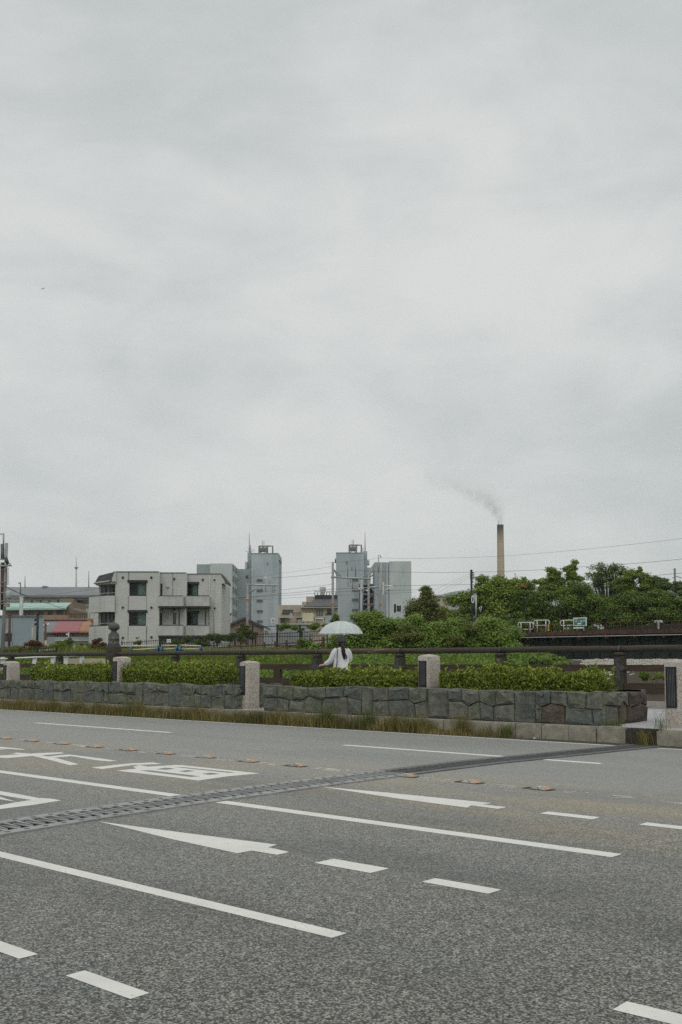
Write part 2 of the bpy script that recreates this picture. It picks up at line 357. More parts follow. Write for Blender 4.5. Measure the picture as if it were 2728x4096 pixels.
mat('iron', (0.085, 0.085, 0.078, 1), (0.045, 0.045, 0.042, 1), 12.0, 0.6, 0.3, 60)
mat('bronze', (0.095, 0.095, 0.085, 1), (0.05, 0.052, 0.046, 1), 8.0, 0.55, 0.15, 40)
mat('steel', (0.31, 0.315, 0.31, 1), (0.20, 0.205, 0.20, 1), 4.0, 0.55, 0.1, 40, 0.4)
mat('steel_dull', (0.12, 0.125, 0.125, 1), (0.07, 0.072, 0.072, 1), 5.0, 0.55, 0.1, 40, 0.5, metal=0.2)
mat('shade_black', (0.010, 0.008, 0.007, 1), (0.006, 0.005, 0.005, 1), 9.0, 1.0, spec=0.0)  # near-black: depth shade of the joint slots put into the colour
mat('orange', (0.50, 0.27, 0.14, 1), (0.36, 0.19, 0.10, 1), 30.0, 0.4)
mat('reflector_base', (0.52, 0.50, 0.44, 1), (0.16, 0.14, 0.12, 1), 25.0, 0.6)
mat('gutter', (0.085, 0.075, 0.060, 1), (0.045, 0.040, 0.032, 1), 12.0, 0.95, 0.6, 60)

# ------------------------------------------------------------------ the ground: road, markings, kerb, pavement
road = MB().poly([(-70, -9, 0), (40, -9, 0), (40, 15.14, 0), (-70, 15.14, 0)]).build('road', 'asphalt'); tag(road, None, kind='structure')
deck = MB().box(-70, 40, -9, 22.2, -0.75, -0.02).build('bridge_deck', 'concrete'); tag(deck, None, kind='structure')
MB().poly([(-70, 14.78, 0.004), (40, 14.78, 0.004), (40, 15.14, 0.004), (-70, 15.14, 0.004)]).build('gutter', 'gutter', road)
MARK_Z = [0.0012]
def curve_mesh(name, loops, z):
    cu = bpy.data.curves.new(name, 'CURVE'); cu.dimensions = '2D'; cu.fill_mode = 'BOTH'
    for lp in loops:
        sp = cu.splines.new('POLY'); sp.points.add(len(lp) - 1); sp.use_cyclic_u = True
        for q, p_ in zip(sp.points, lp): q.co = (p_[0], p_[1], 0, 1)
    ob = bpy.data.objects.new(name, cu); C.objects.link(ob)
    me = bpy.data.meshes.new_from_object(ob.evaluated_get(bpy.context.evaluated_depsgraph_get()))
    bpy.data.objects.remove(ob); me.name = name
    for v in me.vertices: v.co.z = z
    return me
def marking(name, loops_px, m='paint', world=False):
    """paint on the road; the outlines are given where they were seen and laid on the ground"""
    loops = [[(p_[0], p_[1]) if world else tuple(gnd(*p_))[:2] for p_ in lp] for lp in loops_px]
    me = curve_mesh(name, loops, MARK_Z[0]); MARK_Z[0] += 0.00002
    return link(name, me, m, road)
def line(x0, x1, y0, y1, m='paint', name='lane_line'):
    return marking(name, [[(x0, y0), (x1, y0), (x1, y1), (x0, y1)]], m, True)
gx = lambda x, y: gnd(x, y).x
gy = lambda x, y: gnd(x, y).y
JX = [(-3.0, -6.85), (2.0, -7.05), (4.3, -7.27), (5.0, -7.345), (6.0, -7.41), (8.0, -7.44), (11.0, -7.36), (12.5, -7.17), (14.95, -6.87)]
def joint_x(Y): return float(np.interp(Y, [a for a, b in JX], [b for a, b in JX]))
l1b, l1a = gy(0, 3429), gy(0, 3406)
line(joint_x(l1a) + 0.3, gx(1366, 3740), l1b, l1a)
l2a, l2b = gy(903, 3203), gy(903, 3203) - 0.15
line(joint_x(l2a) + 0.3, gx(2445, 3430), l2b, l2a); line(-40, joint_x(l2a) - 0.31, l2b, l2a)
l3 = gy(656, 2930); wl = 0.14
line(gx(109, 2893), gx(656, 2932), l3, l3 + wl, 'paint'); line(gx(1357, 2982), joint_x(l3) - 0.31, l3, l3 + wl, 'paint')
line(joint_x(l3) + 0.32, gx(2390, 3057), l3, l3 + wl, 'paint'); line(-30, -24.3, l3, l3 + wl, 'paint')
line(-60, joint_x(14.6) - 0.3, 14.62, 14.75, 'paint_thin', 'edge_line'); line(joint_x(14.6) + 0.36, 30, 14.62, 14.75, 'paint_thin', 'edge_line')
line(-40, joint_x(9.1) - 0.3, 9.05, 9.24, 'paint_worn', 'centre_line'); line(joint_x(9.1) + 0.3, 20, 9.05, 9.24, 'paint_worn', 'centre_line')
#short dashes of the guide lines
def dash(x_end, y_end, ln, y0, y1): line(x_end - ln, x_end, y0, y1, 'paint', 'lane_dash')
dy0, dy1 = gy(518, 3996), gy(335, 3881)
dln = gx(560, 3985) - gx(300, 3893)
for px in ((560, 3985), (118, 3826)):
    x1 = gx(*px); line(x1 - dln, x1, dy0, dy1, 'paint', 'lane_dash')
xq = gx(2479, 4023); line(xq, xq + dln, gy(2441, 4037), gy(2517, 4009), 'paint', 'lane_dash')
ey0, ey1 = gy(1479, 3492), gy(1336, 3436)
for a, b in (((1309, 3441), (1509, 3486)), ((1715, 3520), (1978, 3568))):
    line(gx(*a), gx(*b), ey0 if a[0] < 1400 else gy(1955, 3576), ey1 if a[0] < 1400 else gy(1740, 3513), 'paint', 'lane_dash')
fy0, fy1 = gy(2362, 3277), gy(2190, 3246)
line(gx(2177, 3250), gx(2383, 3274), fy0, fy1, 'paint', 'lane_dash'); line(gx(2573, 3294), gx(2573, 3294) + 0.62, fy0, fy1, 'paint', 'lane_dash')
# arrows
A1 = [(391, 3286), (700, 3327), (1109, 3379.5), (1073, 3390), (1158, 3408.5), (1109, 3420), (1006, 3403), (948, 3413.5), (680, 3355.5), (491, 3309)]
marking('arrow_marking', [A1])
A2 = [(1275, 3146), (1560, 3172), (1969, 3213), (1929, 3218), (2030, 3229), (1990, 3236), (1886, 3222), (1868, 3231), (1600, 3196)]
marking('arrow_marking', [A2])
# lettering stretched along the lane (outlines read from the photograph, laid out on the ground)
q = lambda pts: [(a * 0.44643, 2880 + b * 0.44643) for a, b in pts]
for lp in ([[(-60, 336), (70, 342), (300, 322), (480, 308), (578, 300), (545, 290), (350, 297), (200, 307), (-60, 322)]],
           [[(100, 300), (150, 293), (300, 305), (480, 335), (712, 398), (625, 406), (420, 352), (270, 318)]],
           [[(430, 328), (500, 337), (640, 325), (850, 360), (970, 372), (1055, 368), (900, 345), (620, 310), (520, 318)]],
           [[(815, 428), (915, 440), (1200, 405), (1455, 395), (1370, 381), (1150, 390)]],
           [[(1040, 455), (1220, 437), (1190, 418), (1250, 404), (1330, 419), (1568, 404), (1640, 406), (2330, 480), (2050, 505), (1775, 544), (1568, 516)],
            [(1570, 424), (1640, 424), (2110, 471), (2050, 475)], [(1400, 443), (1480, 428), (1568, 437), (1500, 447)],
            [(1600, 460), (1680, 450), (1750, 458), (1670, 468)], [(1805, 484), (1890, 474), (1970, 484), (1880, 494)], [(1250, 455), (1340, 452), (1795, 506), (1710, 511)]],
           [[(-80, 806), (0, 800), (300, 762), (548, 722), (470, 708), (370, 700), (300, 715), (130, 740), (0, 765), (-80, 778)]],
           [[(-80, 622), (0, 638), (180, 668), (370, 705), (280, 718), (100, 690), (-80, 655)]],
           [[(-80, 676), (0, 690), (150, 735), (-80, 700)]],
           [[(-60, 236), (0, 240), (230, 263), (200, 268), (-60, 252)]], [[(-60, 260), (75, 258), (0, 267), (-60, 270)]]):
    marking('road_lettering', [q(l) for l in lp])

# expansion joint: two steel combs over a flat sheet, blackened as the slots' shade
ej = thing('expansion_joint', 'grey steel finger joint running across the whole carriageway', 'expansion joint', (0, 0, 0))
MB_v = MB(); ys = np.arange(-3.0, 14.96, 0.118)
tr_ = MB()
for a, b in zip(ys[:-1], ys[1:]):
    xa, xb = joint_x(a), joint_x(b); tr_.poly([(xa - 0.2, a, 0.002), (xa + 0.2, a, 0.002), (xb + 0.2, b, 0.002), (xb - 0.2, b, 0.002)])
tr_.build('slot_shade', 'shade_black', ej)
for sgn in (-1, 1):
    for nm, lo, hi, mm in (('comb_plate', -3.0, 9.4, 'steel'), ('comb_plate', 9.4, 14.9, 'steel_dull')):
        mb = MB(); yy = lo
        while yy < hi - 0.06:
            y0, y1 = yy, yy + 0.118; xc, xd = joint_x(y0), joint_x(y1); off = 0.0 if sgn < 0 else 0.059
            P_ = lambda x, y: (joint_x(y) + x * -sgn * -1, y)
            s_ = sgn
            def V(x, y, z): return (joint_x(y) + s_ * x, y, z)
            c = y0 + 0.03 + off
            top, bot = 0.012, -0.02
            for zz in (top,):
                mb.poly([V(0.29, y0, zz), V(0.29, y1, zz), V(0.165, y1, zz), V(0.165, y0, zz)][::(1 if s_ < 0 else -1)])
                t0 = c + 0.0; mb.poly([V(0.165, t0 - 0.018, zz), V(0.165, t0 + 0.018, zz), V(-0.10, t0 - 0.013, zz), V(-0.10, t0 - 0.023, zz)][::(1 if s_ < 0 else -1)])
                for (xa, ya), (xb, yb) in (((0.165, t0 - 0.018), (-0.10, t0 - 0.023)), ((0.165, t0 + 0.018), (-0.10, t0 - 0.013)), ((-0.10, t0 - 0.023), (-0.10, t0 - 0.013)), ((0.165, y0), (0.165, y1)), ((0.29, y0), (0.29, y1))):
                    mb.poly([V(xa, ya, bot), V(xb, yb, bot), V(xb, yb, top), V(xa, ya, top)])
            yy += 0.118
        mb.build(nm, mm, ej)
bo = MB(); yy = -1.0
while yy < 9.4:
    for s_ in (-1, 1):
        bo.lathe([(0.022, 0.0), (0.022, 0.0025)], 10, (joint_x(yy) + s_ * 0.225, yy, 0.0125))
    yy += 0.118 * 1.5
tag(bo.build('bolts', 'steel_dull', ej), None, kind='stuff')

# raised road studs along the centre line
def stud_mesh():
    b = MB(); b.v += [(-.10, -.055, 0), (.10, -.055, 0), (.10, .055, 0), (-.10, .055, 0), (-.05, -.045, .026), (.03, -.045, .026), (.03, .045, .026), (-.05, .045, .026)]
    b.f += [(4, 5, 6, 7), (0, 1, 5, 4), (1, 2, 6, 5), (2, 3, 7, 6), (3, 0, 4, 7)]; return b.mesh('stud_body')
sb, rf = stud_mesh(), MB()
rf.v += [(.101, -.048, .004), (.101, .048, .004), (.034, .041, .0265), (.034, -.041, .0265)]; rf.f.append((0, 1, 2, 3))
rfm = rf.mesh('reflector_face'); sb.materials.append(MATS['reflector_base']); rfm.materials.append(MATS['orange'])
xs_stud = [-6.199 + 0.868 * 0 + k * 0.868 for k in range(1, 2)] + [-7.07, -6.20, -8.811 + 0, -9.66, -10.5, -11.36, -12.23, -13.10, -13.98, -14.86, -15.70, -16.57]
xs_stud = sorted(set([-5.35, -6.20, -7.07, -8.81, -9.67, -10.52, -11.37, -12.24, -13.10, -13.98, -14.86, -15.70, -16.57]))
for i, x in enumerate(reversed(xs_stud)):
    o = thing('road_stud', 'x', 'road stud', (x, 9.15, 0.005), 0, 'orange studs along the centre line')
    link('stud_body', sb, None, o); link('reflector_face', rfm, None, o)
    b_ = MB().box(-.18, .14, -.07, .07, -0.0005, 0.0008).build('base_pad', 'gutter', o)
    nm = ['first', 'second', 'third', 'fourth', 'fifth', 'sixth', 'seventh', 'eighth', 'ninth', 'tenth', 'eleventh', 'twelfth', 'thirteenth'][i]
    o['label'] = 'orange road stud on the centre line, %s counted from the right' % nm

# pavement and kerb
KZ = 0.24
PV_FAR = 0.30
pv = MB(); pv.poly([(-70, 15.32, KZ - 0.004), (40, 15.32, KZ - 0.004), (40, 20.9, PV_FAR), (-70, 20.9, PV_FAR)])
pv.poly([(-70, 15.32, -0.1), (40, 15.32, -0.1), (40, 15.32, KZ - 0.004), (-70, 15.32, KZ - 0.004)])
pave = pv.build('pavement', 'pavement'); tag(pave, None, kind='structure')
kerb_me = []
for k in range(3):
    b = bmesh.new(); bmesh.ops.create_cube(b, size=1.0)
    for v in b.verts: v.co = Vector((v.co.x * 0.494, v.co.y * 0.20, v.co.z * 0.29 + 0.105))
    ed = [e_ for e_ in b.edges if all(v.co.z > 0.1 for v in e_.verts)]
    bmesh.ops.bevel(b, geom=ed, offset=0.022, segments=2, affect='EDGES')
    for v in b.verts: v.co += mnoise.noise_vector(v.co * 5 + Vector((k * 7, 0, 0))) * 0.006
    me = bpy.data.meshes.new('kerb_stone'); b.to_mesh(me); b.free()
    kerb_me.append(me)
kerb = link('kerb', MB().box(-70, 40, 15.20, 15.31, -0.2, KZ - 0.05).mesh('kerb'), 'kerb'); tag(kerb, None, kind='structure')
xk = gnd(2527, 2972).x; random.seed(3)
dark_i = (0, 1)
for i in range(-62, 8):
    me = random.choice(kerb_me).copy(); me.materials.append(MATS['kerb_dark' if i == 0 else 'kerb'])
    x = xk + i * 0.51 + 0.255
    if i == 0:      # two short, blackened stones beside the joint
        for k2 in (-.1275, .1275):
            o = link('kerb_stone', me.copy(), None, kerb, (x + k2, 15.24, 0)); o.scale = (.5, 1, 1)
        continue
    o = link('kerb_stone', me, None, kerb, (x + random.uniform(-.003, .003), 15.24 + random.uniform(-.006, .006), random.uniform(-.006, .006)))
    o.rotation_euler = (random.uniform(-.01, .01), random.uniform(-.006, .006), random.uniform(-.008, .008))

# ------------------------------------------------------------------ stone planters
def planter(label, x0, x1, y0, y1, z0, z1, seed, end_right=False):
    r_ = random.Random(seed)
    t = thing('stone_planter', label, 'planter', ((x0 + x1) / 2, (y0 + y1) / 2, z0), 0, 'stone planters along the kerb')
    ox, oy = (x0 + x1) / 2, (y0 + y1) / 2
    hgt = z1 - z0
    core = MB().box(x0 - ox + .05, x1 - ox - .05, y0 - oy + .05, y1 - oy - .05, 0, hgt - 0.05); core.build('core', 'stone_shadow', t)
    MB().box(x0 - ox + .19, x1 - ox - .19, y0 - oy + .2, y1 - oy - .2, hgt - 0.06, hgt - 0.02).build('soil_bed', 'soil', t)
    def stones(L, place, dark_from=None):
        xs = [0.0]
        while xs[-1] < L - 0.55: xs.append(xs[-1] + r_.uniform(0.28, 0.52))
        if L - xs[-1] < 0.22 and len(xs) > 1: xs.pop()
        xs.append(L); ls = [0.0]; full = []
        # lower row joints between the upper ones; now and then a stone runs the full height
        for i in range(1, len(xs) - 1): ls.append(xs[i] + r_.uniform(-0.16, 0.16) if r_.random() < 0.85 else xs[i])
        ls.append(L)
        ls = sorted(ls)
        isfull = [False] * (len(xs) - 1)
        i = 2
        while i < len(xs) - 2:
            if r_.random() < 0.22: isfull[i] = True; ls[i] = xs[i]; ls[i + 1] = xs[i + 1]; i += 2
            i += 1
        bp = sorted(set([round(a, 4) for a in xs + ls])); mid = {}
        for b_ in bp: mid[b_] = hgt * r_.uniform(0.44, 0.64)
        jt = {round(a, 4): r_.uniform(-.03, .03) for a in xs}; jb = {round(a, 4): r_.uniform(-.03, .03) for a in ls}
        jt[0.0] = jt[round(L, 4)] = jb[0.0] = jb[round(L, 4)] = 0
        tops = {round(a, 4): hgt + r_.uniform(-.035, .02) for a in xs}
        polys = []
        for i in range(len(xs) - 1):
            a, b_ = round(xs[i], 4), round(xs[i + 1], 4)
            if isfull[i]:
                polys.append([(a + jb.get(a, 0), 0), (b_ + jb.get(b_, 0), 0), (b_, mid[b_]), (b_ + jt[b_], tops[b_]), ((a + b_) / 2, (tops[a] + tops[b_]) / 2 + .015), (a + jt[a], tops[a]), (a, mid[a])])
            else:
                ms = [(x, mid[x]) for x in bp if a <= x <= b_]
                polys.append(ms + [(b_ + jt[b_], tops[b_]), ((a + b_) / 2, (tops[a] + tops[b_]) / 2 + r_.uniform(-.01, .025)), (a + jt[a], tops[a])])
        for i in range(len(ls) - 1):
            if isfull[i]: continue
            a, b_ = round(ls[i], 4), round(ls[i + 1], 4)
            ms = [(x, mid[x]) for x in bp if a <= x <= b_]
            polys.append([(a + jb[a], 0), (b_ + jb[b_], 0)] + ms[::-1])
        for pl in polys:
            cx_ = sum(p[0] for p in pl) / len(pl); cz_ = sum(p[1] for p in pl) / len(pl); n = len(pl)
            verts, faces = [], []
            prd = r_.uniform(0.02, 0.06)
            def ring(k, dep, jit):
                for p in pl:
                    dx, dz = p[0] - cx_, p[1] - cz_; ln = math.hypot(dx, dz) or 1
                    s_ = max(0.1, (ln - k) / ln)
                    verts.append((cx_ + dx * s_ + r_.uniform(-jit, jit), dep + r_.uniform(-jit, jit), cz_ + dz * s_ + r_.uniform(-jit, jit)))
            ring(0.005, 0.17, 0.0); ring(0.005, 0.008, 0.003); ring(0.017, -prd * 0.55, 0.010)
            mids = len(verts); ring(0.085, -prd, 0.03)
            verts.append((cx_, -prd - r_.uniform(-.012, .022), cz_))
            for L_ in range(3):
                for i in range(n):
                    j = (i + 1) % n; faces.append((L_ * n + i, L_ * n + j, (L_ + 1) * n + j, (L_ + 1) * n + i))
            for i in range(n): faces.append((3 * n + i, 3 * n + (i + 1) % n, 4 * n))
            me = bpy.data.meshes.new('stone'); me.from_pydata([place(*v) for v in verts], [], faces); me.update()
            if dark_from is not None and cx_ > dark_from: mm = 'stone_brown_dark'
            else: mm = r_.choices(STONES, (4, 3, 4, .25, 2))[0]
            link('stone', me, mm, t)
    stones(x1 - x0, lambda s, dep, z: (x0 - ox + s, y0 - oy + dep, z))
    stones(y1 - y0, lambda s, dep, z: (x1 - ox - dep, y0 - oy + s, z), 0.95 if end_right else None)
    stones(x1 - x0, lambda s, dep, z: (x1 - ox - s, y1 - oy - dep, z))
    return t
planter('long stone planter with the small gap at its right, nearer the left edge', -27.0, -16.95, 15.5, 17.1, KZ, 0.79, 21)
planter('long stone planter below the woman, nearer the steel joint', -15.93, -7.86, 15.5, 17.15, KZ, 0.80, 5, True)

# ------------------------------------------------------------------ granite pillars with black louvres
def pillar(x, y, zb, zt, label, seed, lou=(0.30, 0.92), wx=0.27, wy=0.43):
    t = thing('granite_pillar', label, 'pillar', (x, y, zb), 0, 'granite lamp pillars')
    hh = zt - zb
    rough_box('granite_block', 'granite', t, (wx, wy, hh), 7, 0.009, 7.0, 0.035, seed)
    # louvre: recessed black panel with upright bars on the road face
    z0, z1 = lou[0] * hh, lou[1] * hh; yf = -wy / 2
    fr = MB(); fr.box(-0.08, 0.08, yf - 0.010, yf + 0.02, z0, z1); pn = fr.build('louvre_panel', 'louvre', t)
    for k in range(5):
        xx = -0.052 + k * 0.026
        MB().box(xx - 0.005, xx + 0.005, yf - 0.018, yf - 0.0105, z0 + 0.03, z1 - 0.03).build('louvre_bar', 'steel_dull', pn)
    for s_ in (-1, 1): MB().box(s_ * .084 - .0035, s_ * .084 + .0035, yf - 0.016, yf - 0.0, z0 - .006, z1 + .006).build('louvre_frame', 'louvre', pn)
pillar(-27.2, 16.0, KZ, 1.30, 'granite pillar with a black louvre at the left edge', 1)
pillar(-21.78, 16.0, 0.74, 1.42, 'granite pillar standing between the two hedges of the left planter', 2, (0.12, 0.86))
pillar(-16.92, 16.0, KZ, 1.30, 'granite pillar standing in the gap between the two planters', 3)
pillar(-11.80, 16.0, 0.74, 1.42, 'granite pillar rising between two hedges right of the woman', 4, (0.12, 0.86))
pillar(-6.79, 16.0, KZ, 1.31, 'granite pillar with clearly visible louvre bars, cut by the right edge', 5)

# ------------------------------------------------------------------ hedges
leafmat('hedge_leaf', (0.050, 0.080, 0.012, 1), (0.27, 0.335, 0.045, 1), 0.22, 0.42, (0.50, 0.53, 0.13, 1))
mat('twig', (0.09, 0.06, 0.035, 1), (0.05, 0.035, 0.02, 1), 9.0, 0.9)
def hedge(label, x0, x1, seed, n, y0=15.78, y1=16.75, z0=0.75, ztop=1.26):
    global rng
    rng = np.random.default_rng(seed)
    t = thing('hedge', label, 'hedge', ((x0 + x1) / 2, (y0 + y1) / 2, z0), 0, 'clipped hedges in the planters')
    L = x1 - x0; D = y1 - y0; hh = ztop - z0
    # bushy clumps
    K = int(L * 5); cs = np.stack([np.linspace(-L / 2 + .1, L / 2 - .1, K) + rng.normal(0, .05, K), rng.uniform(-D / 2 + .18, D / 2 - .18, K), rng.uniform(hh * .35, hh * .78, K)], 1)
    rs = np.stack([rng.uniform(.2, .3, K), rng.uniform(.2, .3, K), rng.uniform(.17, .25, K)], 1)
    p, nr, k = blob_points(cs, rs, int(n * 0.55), 0.85)
    # clipped body
    m_ = int(n * 0.45); pb = np.stack([rng.uniform(-L / 2, L / 2, m_), rng.uniform(-D / 2, D / 2, m_), rng.uniform(0.0, hh * .86, m_)], 1)
    face = rng.random(m_) < 0.55; pb[face, 1] = -D / 2 + np.abs(rng.normal(0, .05, face.sum()))
    endf = rng.random(m_) < 0.12; pb[endf, 0] = np.sign(pb[endf, 0]) * (L / 2 - np.abs(rng.normal(0, .05, endf.sum())))
    nb = unit(rng.normal(size=(m_, 3)) * .6 + np.array([0.2, -0.7, 0.5]))
    # new shoots standing above the clipped top: leaves round a stem
    ns = int(L * 30); sx = rng.uniform(-L / 2 + .05, L / 2 - .05, ns); sy = rng.uniform(-D / 2 + .05, D / 2 - .05, ns); sh = rng.uniform(.03, .15, ns) * np.where(rng.random(ns) < .18, 1.5, .75)
    zt = hh * (0.80 + 0.13 * np.sin(sx * 2.2 + seed) + 0.08 * np.sin(sx * 5.3 + 2 * seed))
    ps, ns_, al = [], [], []
    for j in range(9):
        a = rng.random(ns) * 6.28; u_ = j / 8
        dirv = np.stack([np.cos(a) * .75, np.sin(a) * .75, np.full(ns, .55 + .3 * u_)], 1)
        ps.append(np.stack([sx, sy, zt + sh * u_], 1) + dirv * .03); ns_.append(unit(np.stack([-np.cos(a) * .6, -np.sin(a) * .6, np.full(ns, .8)], 1))); al.append(dirv)
    ps = np.concatenate(ps); ns_ = np.concatenate(ns_); al = np.concatenate(al)
    P_ = np.concatenate([p, pb]); Nn = np.concatenate([nr, nb])
    ok = (np.abs(P_[:, 0]) < L / 2 + .08) & (P_[:, 2] > 0.0)
    P_, Nn = P_[ok], Nn[ok]
    tl = np.clip(rng.normal(.46, .24, len(P_)), 0, .92)
    alr = rng.normal(size=P_.shape) + np.array([0, -.2, .9])
    allp = np.concatenate([P_, ps]); alln = np.concatenate([Nn, ns_]); alla = np.concatenate([alr, al])
    sz = np.concatenate([rng.uniform(.055, .105, len(P_)), rng.uniform(.08, .13, len(ps))])
    tt = np.concatenate([tl, np.clip(rng.normal(.88, .13, len(ps)), 0, 1)])
    fo = leaves('foliage', allp, alln, sz, 'hedge_leaf', t, 0.36, tt, 0.22, alla); tag(fo, None, kind='stuff')
    tw = MB()
    for j in range(int(L * 7)):
        x = rng.uniform(-L / 2 + .08, L / 2 - .08); y = rng.uniform(-D / 2 + .1, D / 2 - .1)
        tw.tube([(x, y, -.02), (x + rng.normal(0, .04), y + rng.normal(0, .04), hh * .4), (x + rng.normal(0, .08), y + rng.normal(0, .08), hh * .8)], [.009, .006, .003], 5, False)
    tw.build('stems', 'twig', t)
yh = 16.0
hedge('clipped hedge at the left edge, nearest the onion-topped post', on_y(150, 2690, yh).x, on_y(452, 2690, yh).x, 31, 10500, ztop=1.20)
hedge('clipped hedge in front of the grey apartment house', on_y(515, 2690, yh).x, on_y(892, 2690, yh).x, 32, 10500, ztop=1.19)
hedge('clipped hedge that hides the woman below the waist', on_y(1190, 2690, yh).x, on_y(1672, 2690, yh).x, 33, 9500, ztop=1.07)
hedge('clipped hedge ending at the right end of its planter', on_y(1782, 2690, yh).x, on_y(2395, 2690, yh).x, 34, 11500, ztop=1.15)

# ------------------------------------------------------------------ weeds along the kerb
leafmat('weed_blade', (0.105, 0.10, 0.032, 1), (0.31, 0.26, 0.10, 1), 0.3, 0.6)
leafmat('weed_green', (0.06, 0.09, 0.02, 1), (0.16, 0.20, 0.05, 1), 0.3, 0.6)
rng = np.random.default_rng(5)
def weeds(name, n, xr, hr, dens=None, m='weed_blade', yr=(14.84, 15.13), wd=(.005, .011)):
    x = rng.uniform(xr[0], xr[1], n)
    keep = np.array([mnoise.noise(Vector((a * .9, 3.0, 0))) + mnoise.noise(Vector((a * 3.1, 9.0, 0))) * .5 for a in x]) * 0.5 + 0.62
    if dens is not None: keep = keep * dens(x)
    x = x[rng.random(n) < keep]; n = len(x)
    y = yr[1] - np.abs(rng.normal(0, (yr[1] - yr[0]) * .6, n)); p = np.stack([x, y, np.zeros(n)], 1)
    hn = np.array([0.62 + 0.7 * mnoise.noise(Vector((a * 1.9, 20, 0))) + .5 * mnoise.noise(Vector((a * 6.1, 33, 0))) for a in x]) * np.where(rng.random(n) < .06, 1.5, 1.0)
    h = rng.uniform(hr[0], hr[1], n) * np.clip(hn, .25, 1.35); lean = rng.normal(0, .33, (n, 3)); lean[:, 2] = -np.abs(lean[:, 2]) * .3; lean[:, 1] -= .1
    tn_ = np.clip(np.array([.45 + .8 * mnoise.noise(Vector((a * .8, 50, 0))) for a in x]) + rng.normal(0, .25, n), 0, 1); o = blades(name, p, h, lean, rng.uniform(*wd, n), m, None, tn_); return o
tag(weeds('grass', 34000, (-38, -10.8), (.22, .52)), 'dry olive weeds growing in a strip along the kerb', 'grass', kind='stuff')
tag(weeds('grass', 4200, (-11.6, -8.7), (.10, .30), lambda x: np.clip((-8.9 - x) / 2.6, 0.05, 1)), 'sparse short weeds at the foot of the kerb near the joint', 'grass', kind='stuff')
def clump(x, n, hr, m, label, y=15.0, z=0.0, sp=.07):
    p = np.stack([rng.normal(x, sp, n), rng.normal(y, .05, n), np.full(n, z)], 1)
    lean = rng.normal(0, .4, (n, 3)); lean[:, 2] = -np.abs(lean[:, 2]) * .3
    tag(blades('weed_clump', p, rng.uniform(*hr, n), lean, rng.uniform(.004, .008, n), m), label, 'weed', 'single weed clumps at the kerb')
clump(on_y(1845, 2900, 15.0).x, 230, (.25, .52), 'weed_blade', 'tall straggly weed clump at the kerb below the right hedge')
clump(on_y(2572, 2940, 15.0).x, 130, (.16, .34), 'weed_blade', 'dry weed clump growing against the black kerb stones', 15.06)
clump(on_y(2590, 2680, 15.0).x + .12, 40, (.2, .45), 'weed_green', 'thin weed sprouting on top of the kerb stones', 15.22, KZ - .01, .05)
clump(on_y(1300, 2880, 15.0).x, 220, (.3, .55), 'weed_green', 'green upright weed clump at the kerb below the woman')
clump(on_y(515, 2830, 15.0).x, 160, (.3, .5), 'weed_green', 'green weed clump at the kerb below the apartment house')
clump(on_y(1475, 2860, 15.0).x, 170, (.3, .58), 'weed_green', 'tall green weed clump right of the woman at the kerb')
clump(on_y(2450, 2890, 15.45).x, 110, (.08, .2), 'weed_green', 'low weed tuft at the right corner of the planter', 15.47, KZ - .01, .1)
clump(on_y(2020, 2950, 15.0).x, 160, (.15, .34), 'weed_green', 'short green weed tuft before the bare kerb stones')
# small litter and grit in the gutter
mat('litter_white', (0.6, 0.6, 0.57, 1), (0.4, 0.4, 0.37, 1), 20)
mat('stone_chip', (0.22, 0.2, 0.17, 1), (0.12, 0.11, 0.09, 1), 20)
for px, s_, lab, nm, m_ in (((962, 2886), .05, 'crumpled white paper scrap at the kerb below the middle pillar', 'paper_scrap', 'litter_white'), ((2146, 2955), .035, 'small white scrap in the gutter beside bare kerb stones', 'paper_scrap', 'litter_white'),
                       ((1298, 2903), .04, 'white scrap lying among the weeds below the woman', 'paper_scrap', 'litter_white'), ((436, 2857), .06, 'pale scrap in the gutter below the left planter', 'paper_scrap', 'litter_white')):
    g_ = gnd(*px); b = bmesh.new(); bmesh.ops.create_icosphere(b, subdivisions=2, radius=s_)
    for v in b.verts: v.co = Vector((v.co.x, v.co.y * .7, v.co.z * .35)) + mnoise.noise_vector(v.co * 40) * s_ * .3
    me = bpy.data.meshes.new(nm); b.to_mesh(me); b.free(); o = link(nm, me, m_, None, (g_.x, min(g_.y, 15.05), .012)); tag(o, lab, 'litter')
ch = MB(); r_ = random.Random(4)
for k in range(260):
    x, y, s_ = r_.uniform(-24, -2), 15.12 - abs(r_.gauss(0, .12)), r_.uniform(.006, .016)
    ch.prism([(x + s_ * math.cos(a) * r_.uniform(.6, 1.2), y + s_ * math.sin(a) * r_.uniform(.6, 1.2)) for a in (0, 1.3, 2.5, 3.8, 5.1)], .003, .004 + s_ * .8)
tag(ch.build('gravel', 'stone_chip'), 'grit and small stones lying in the gutter', 'gravel', kind='stuff')

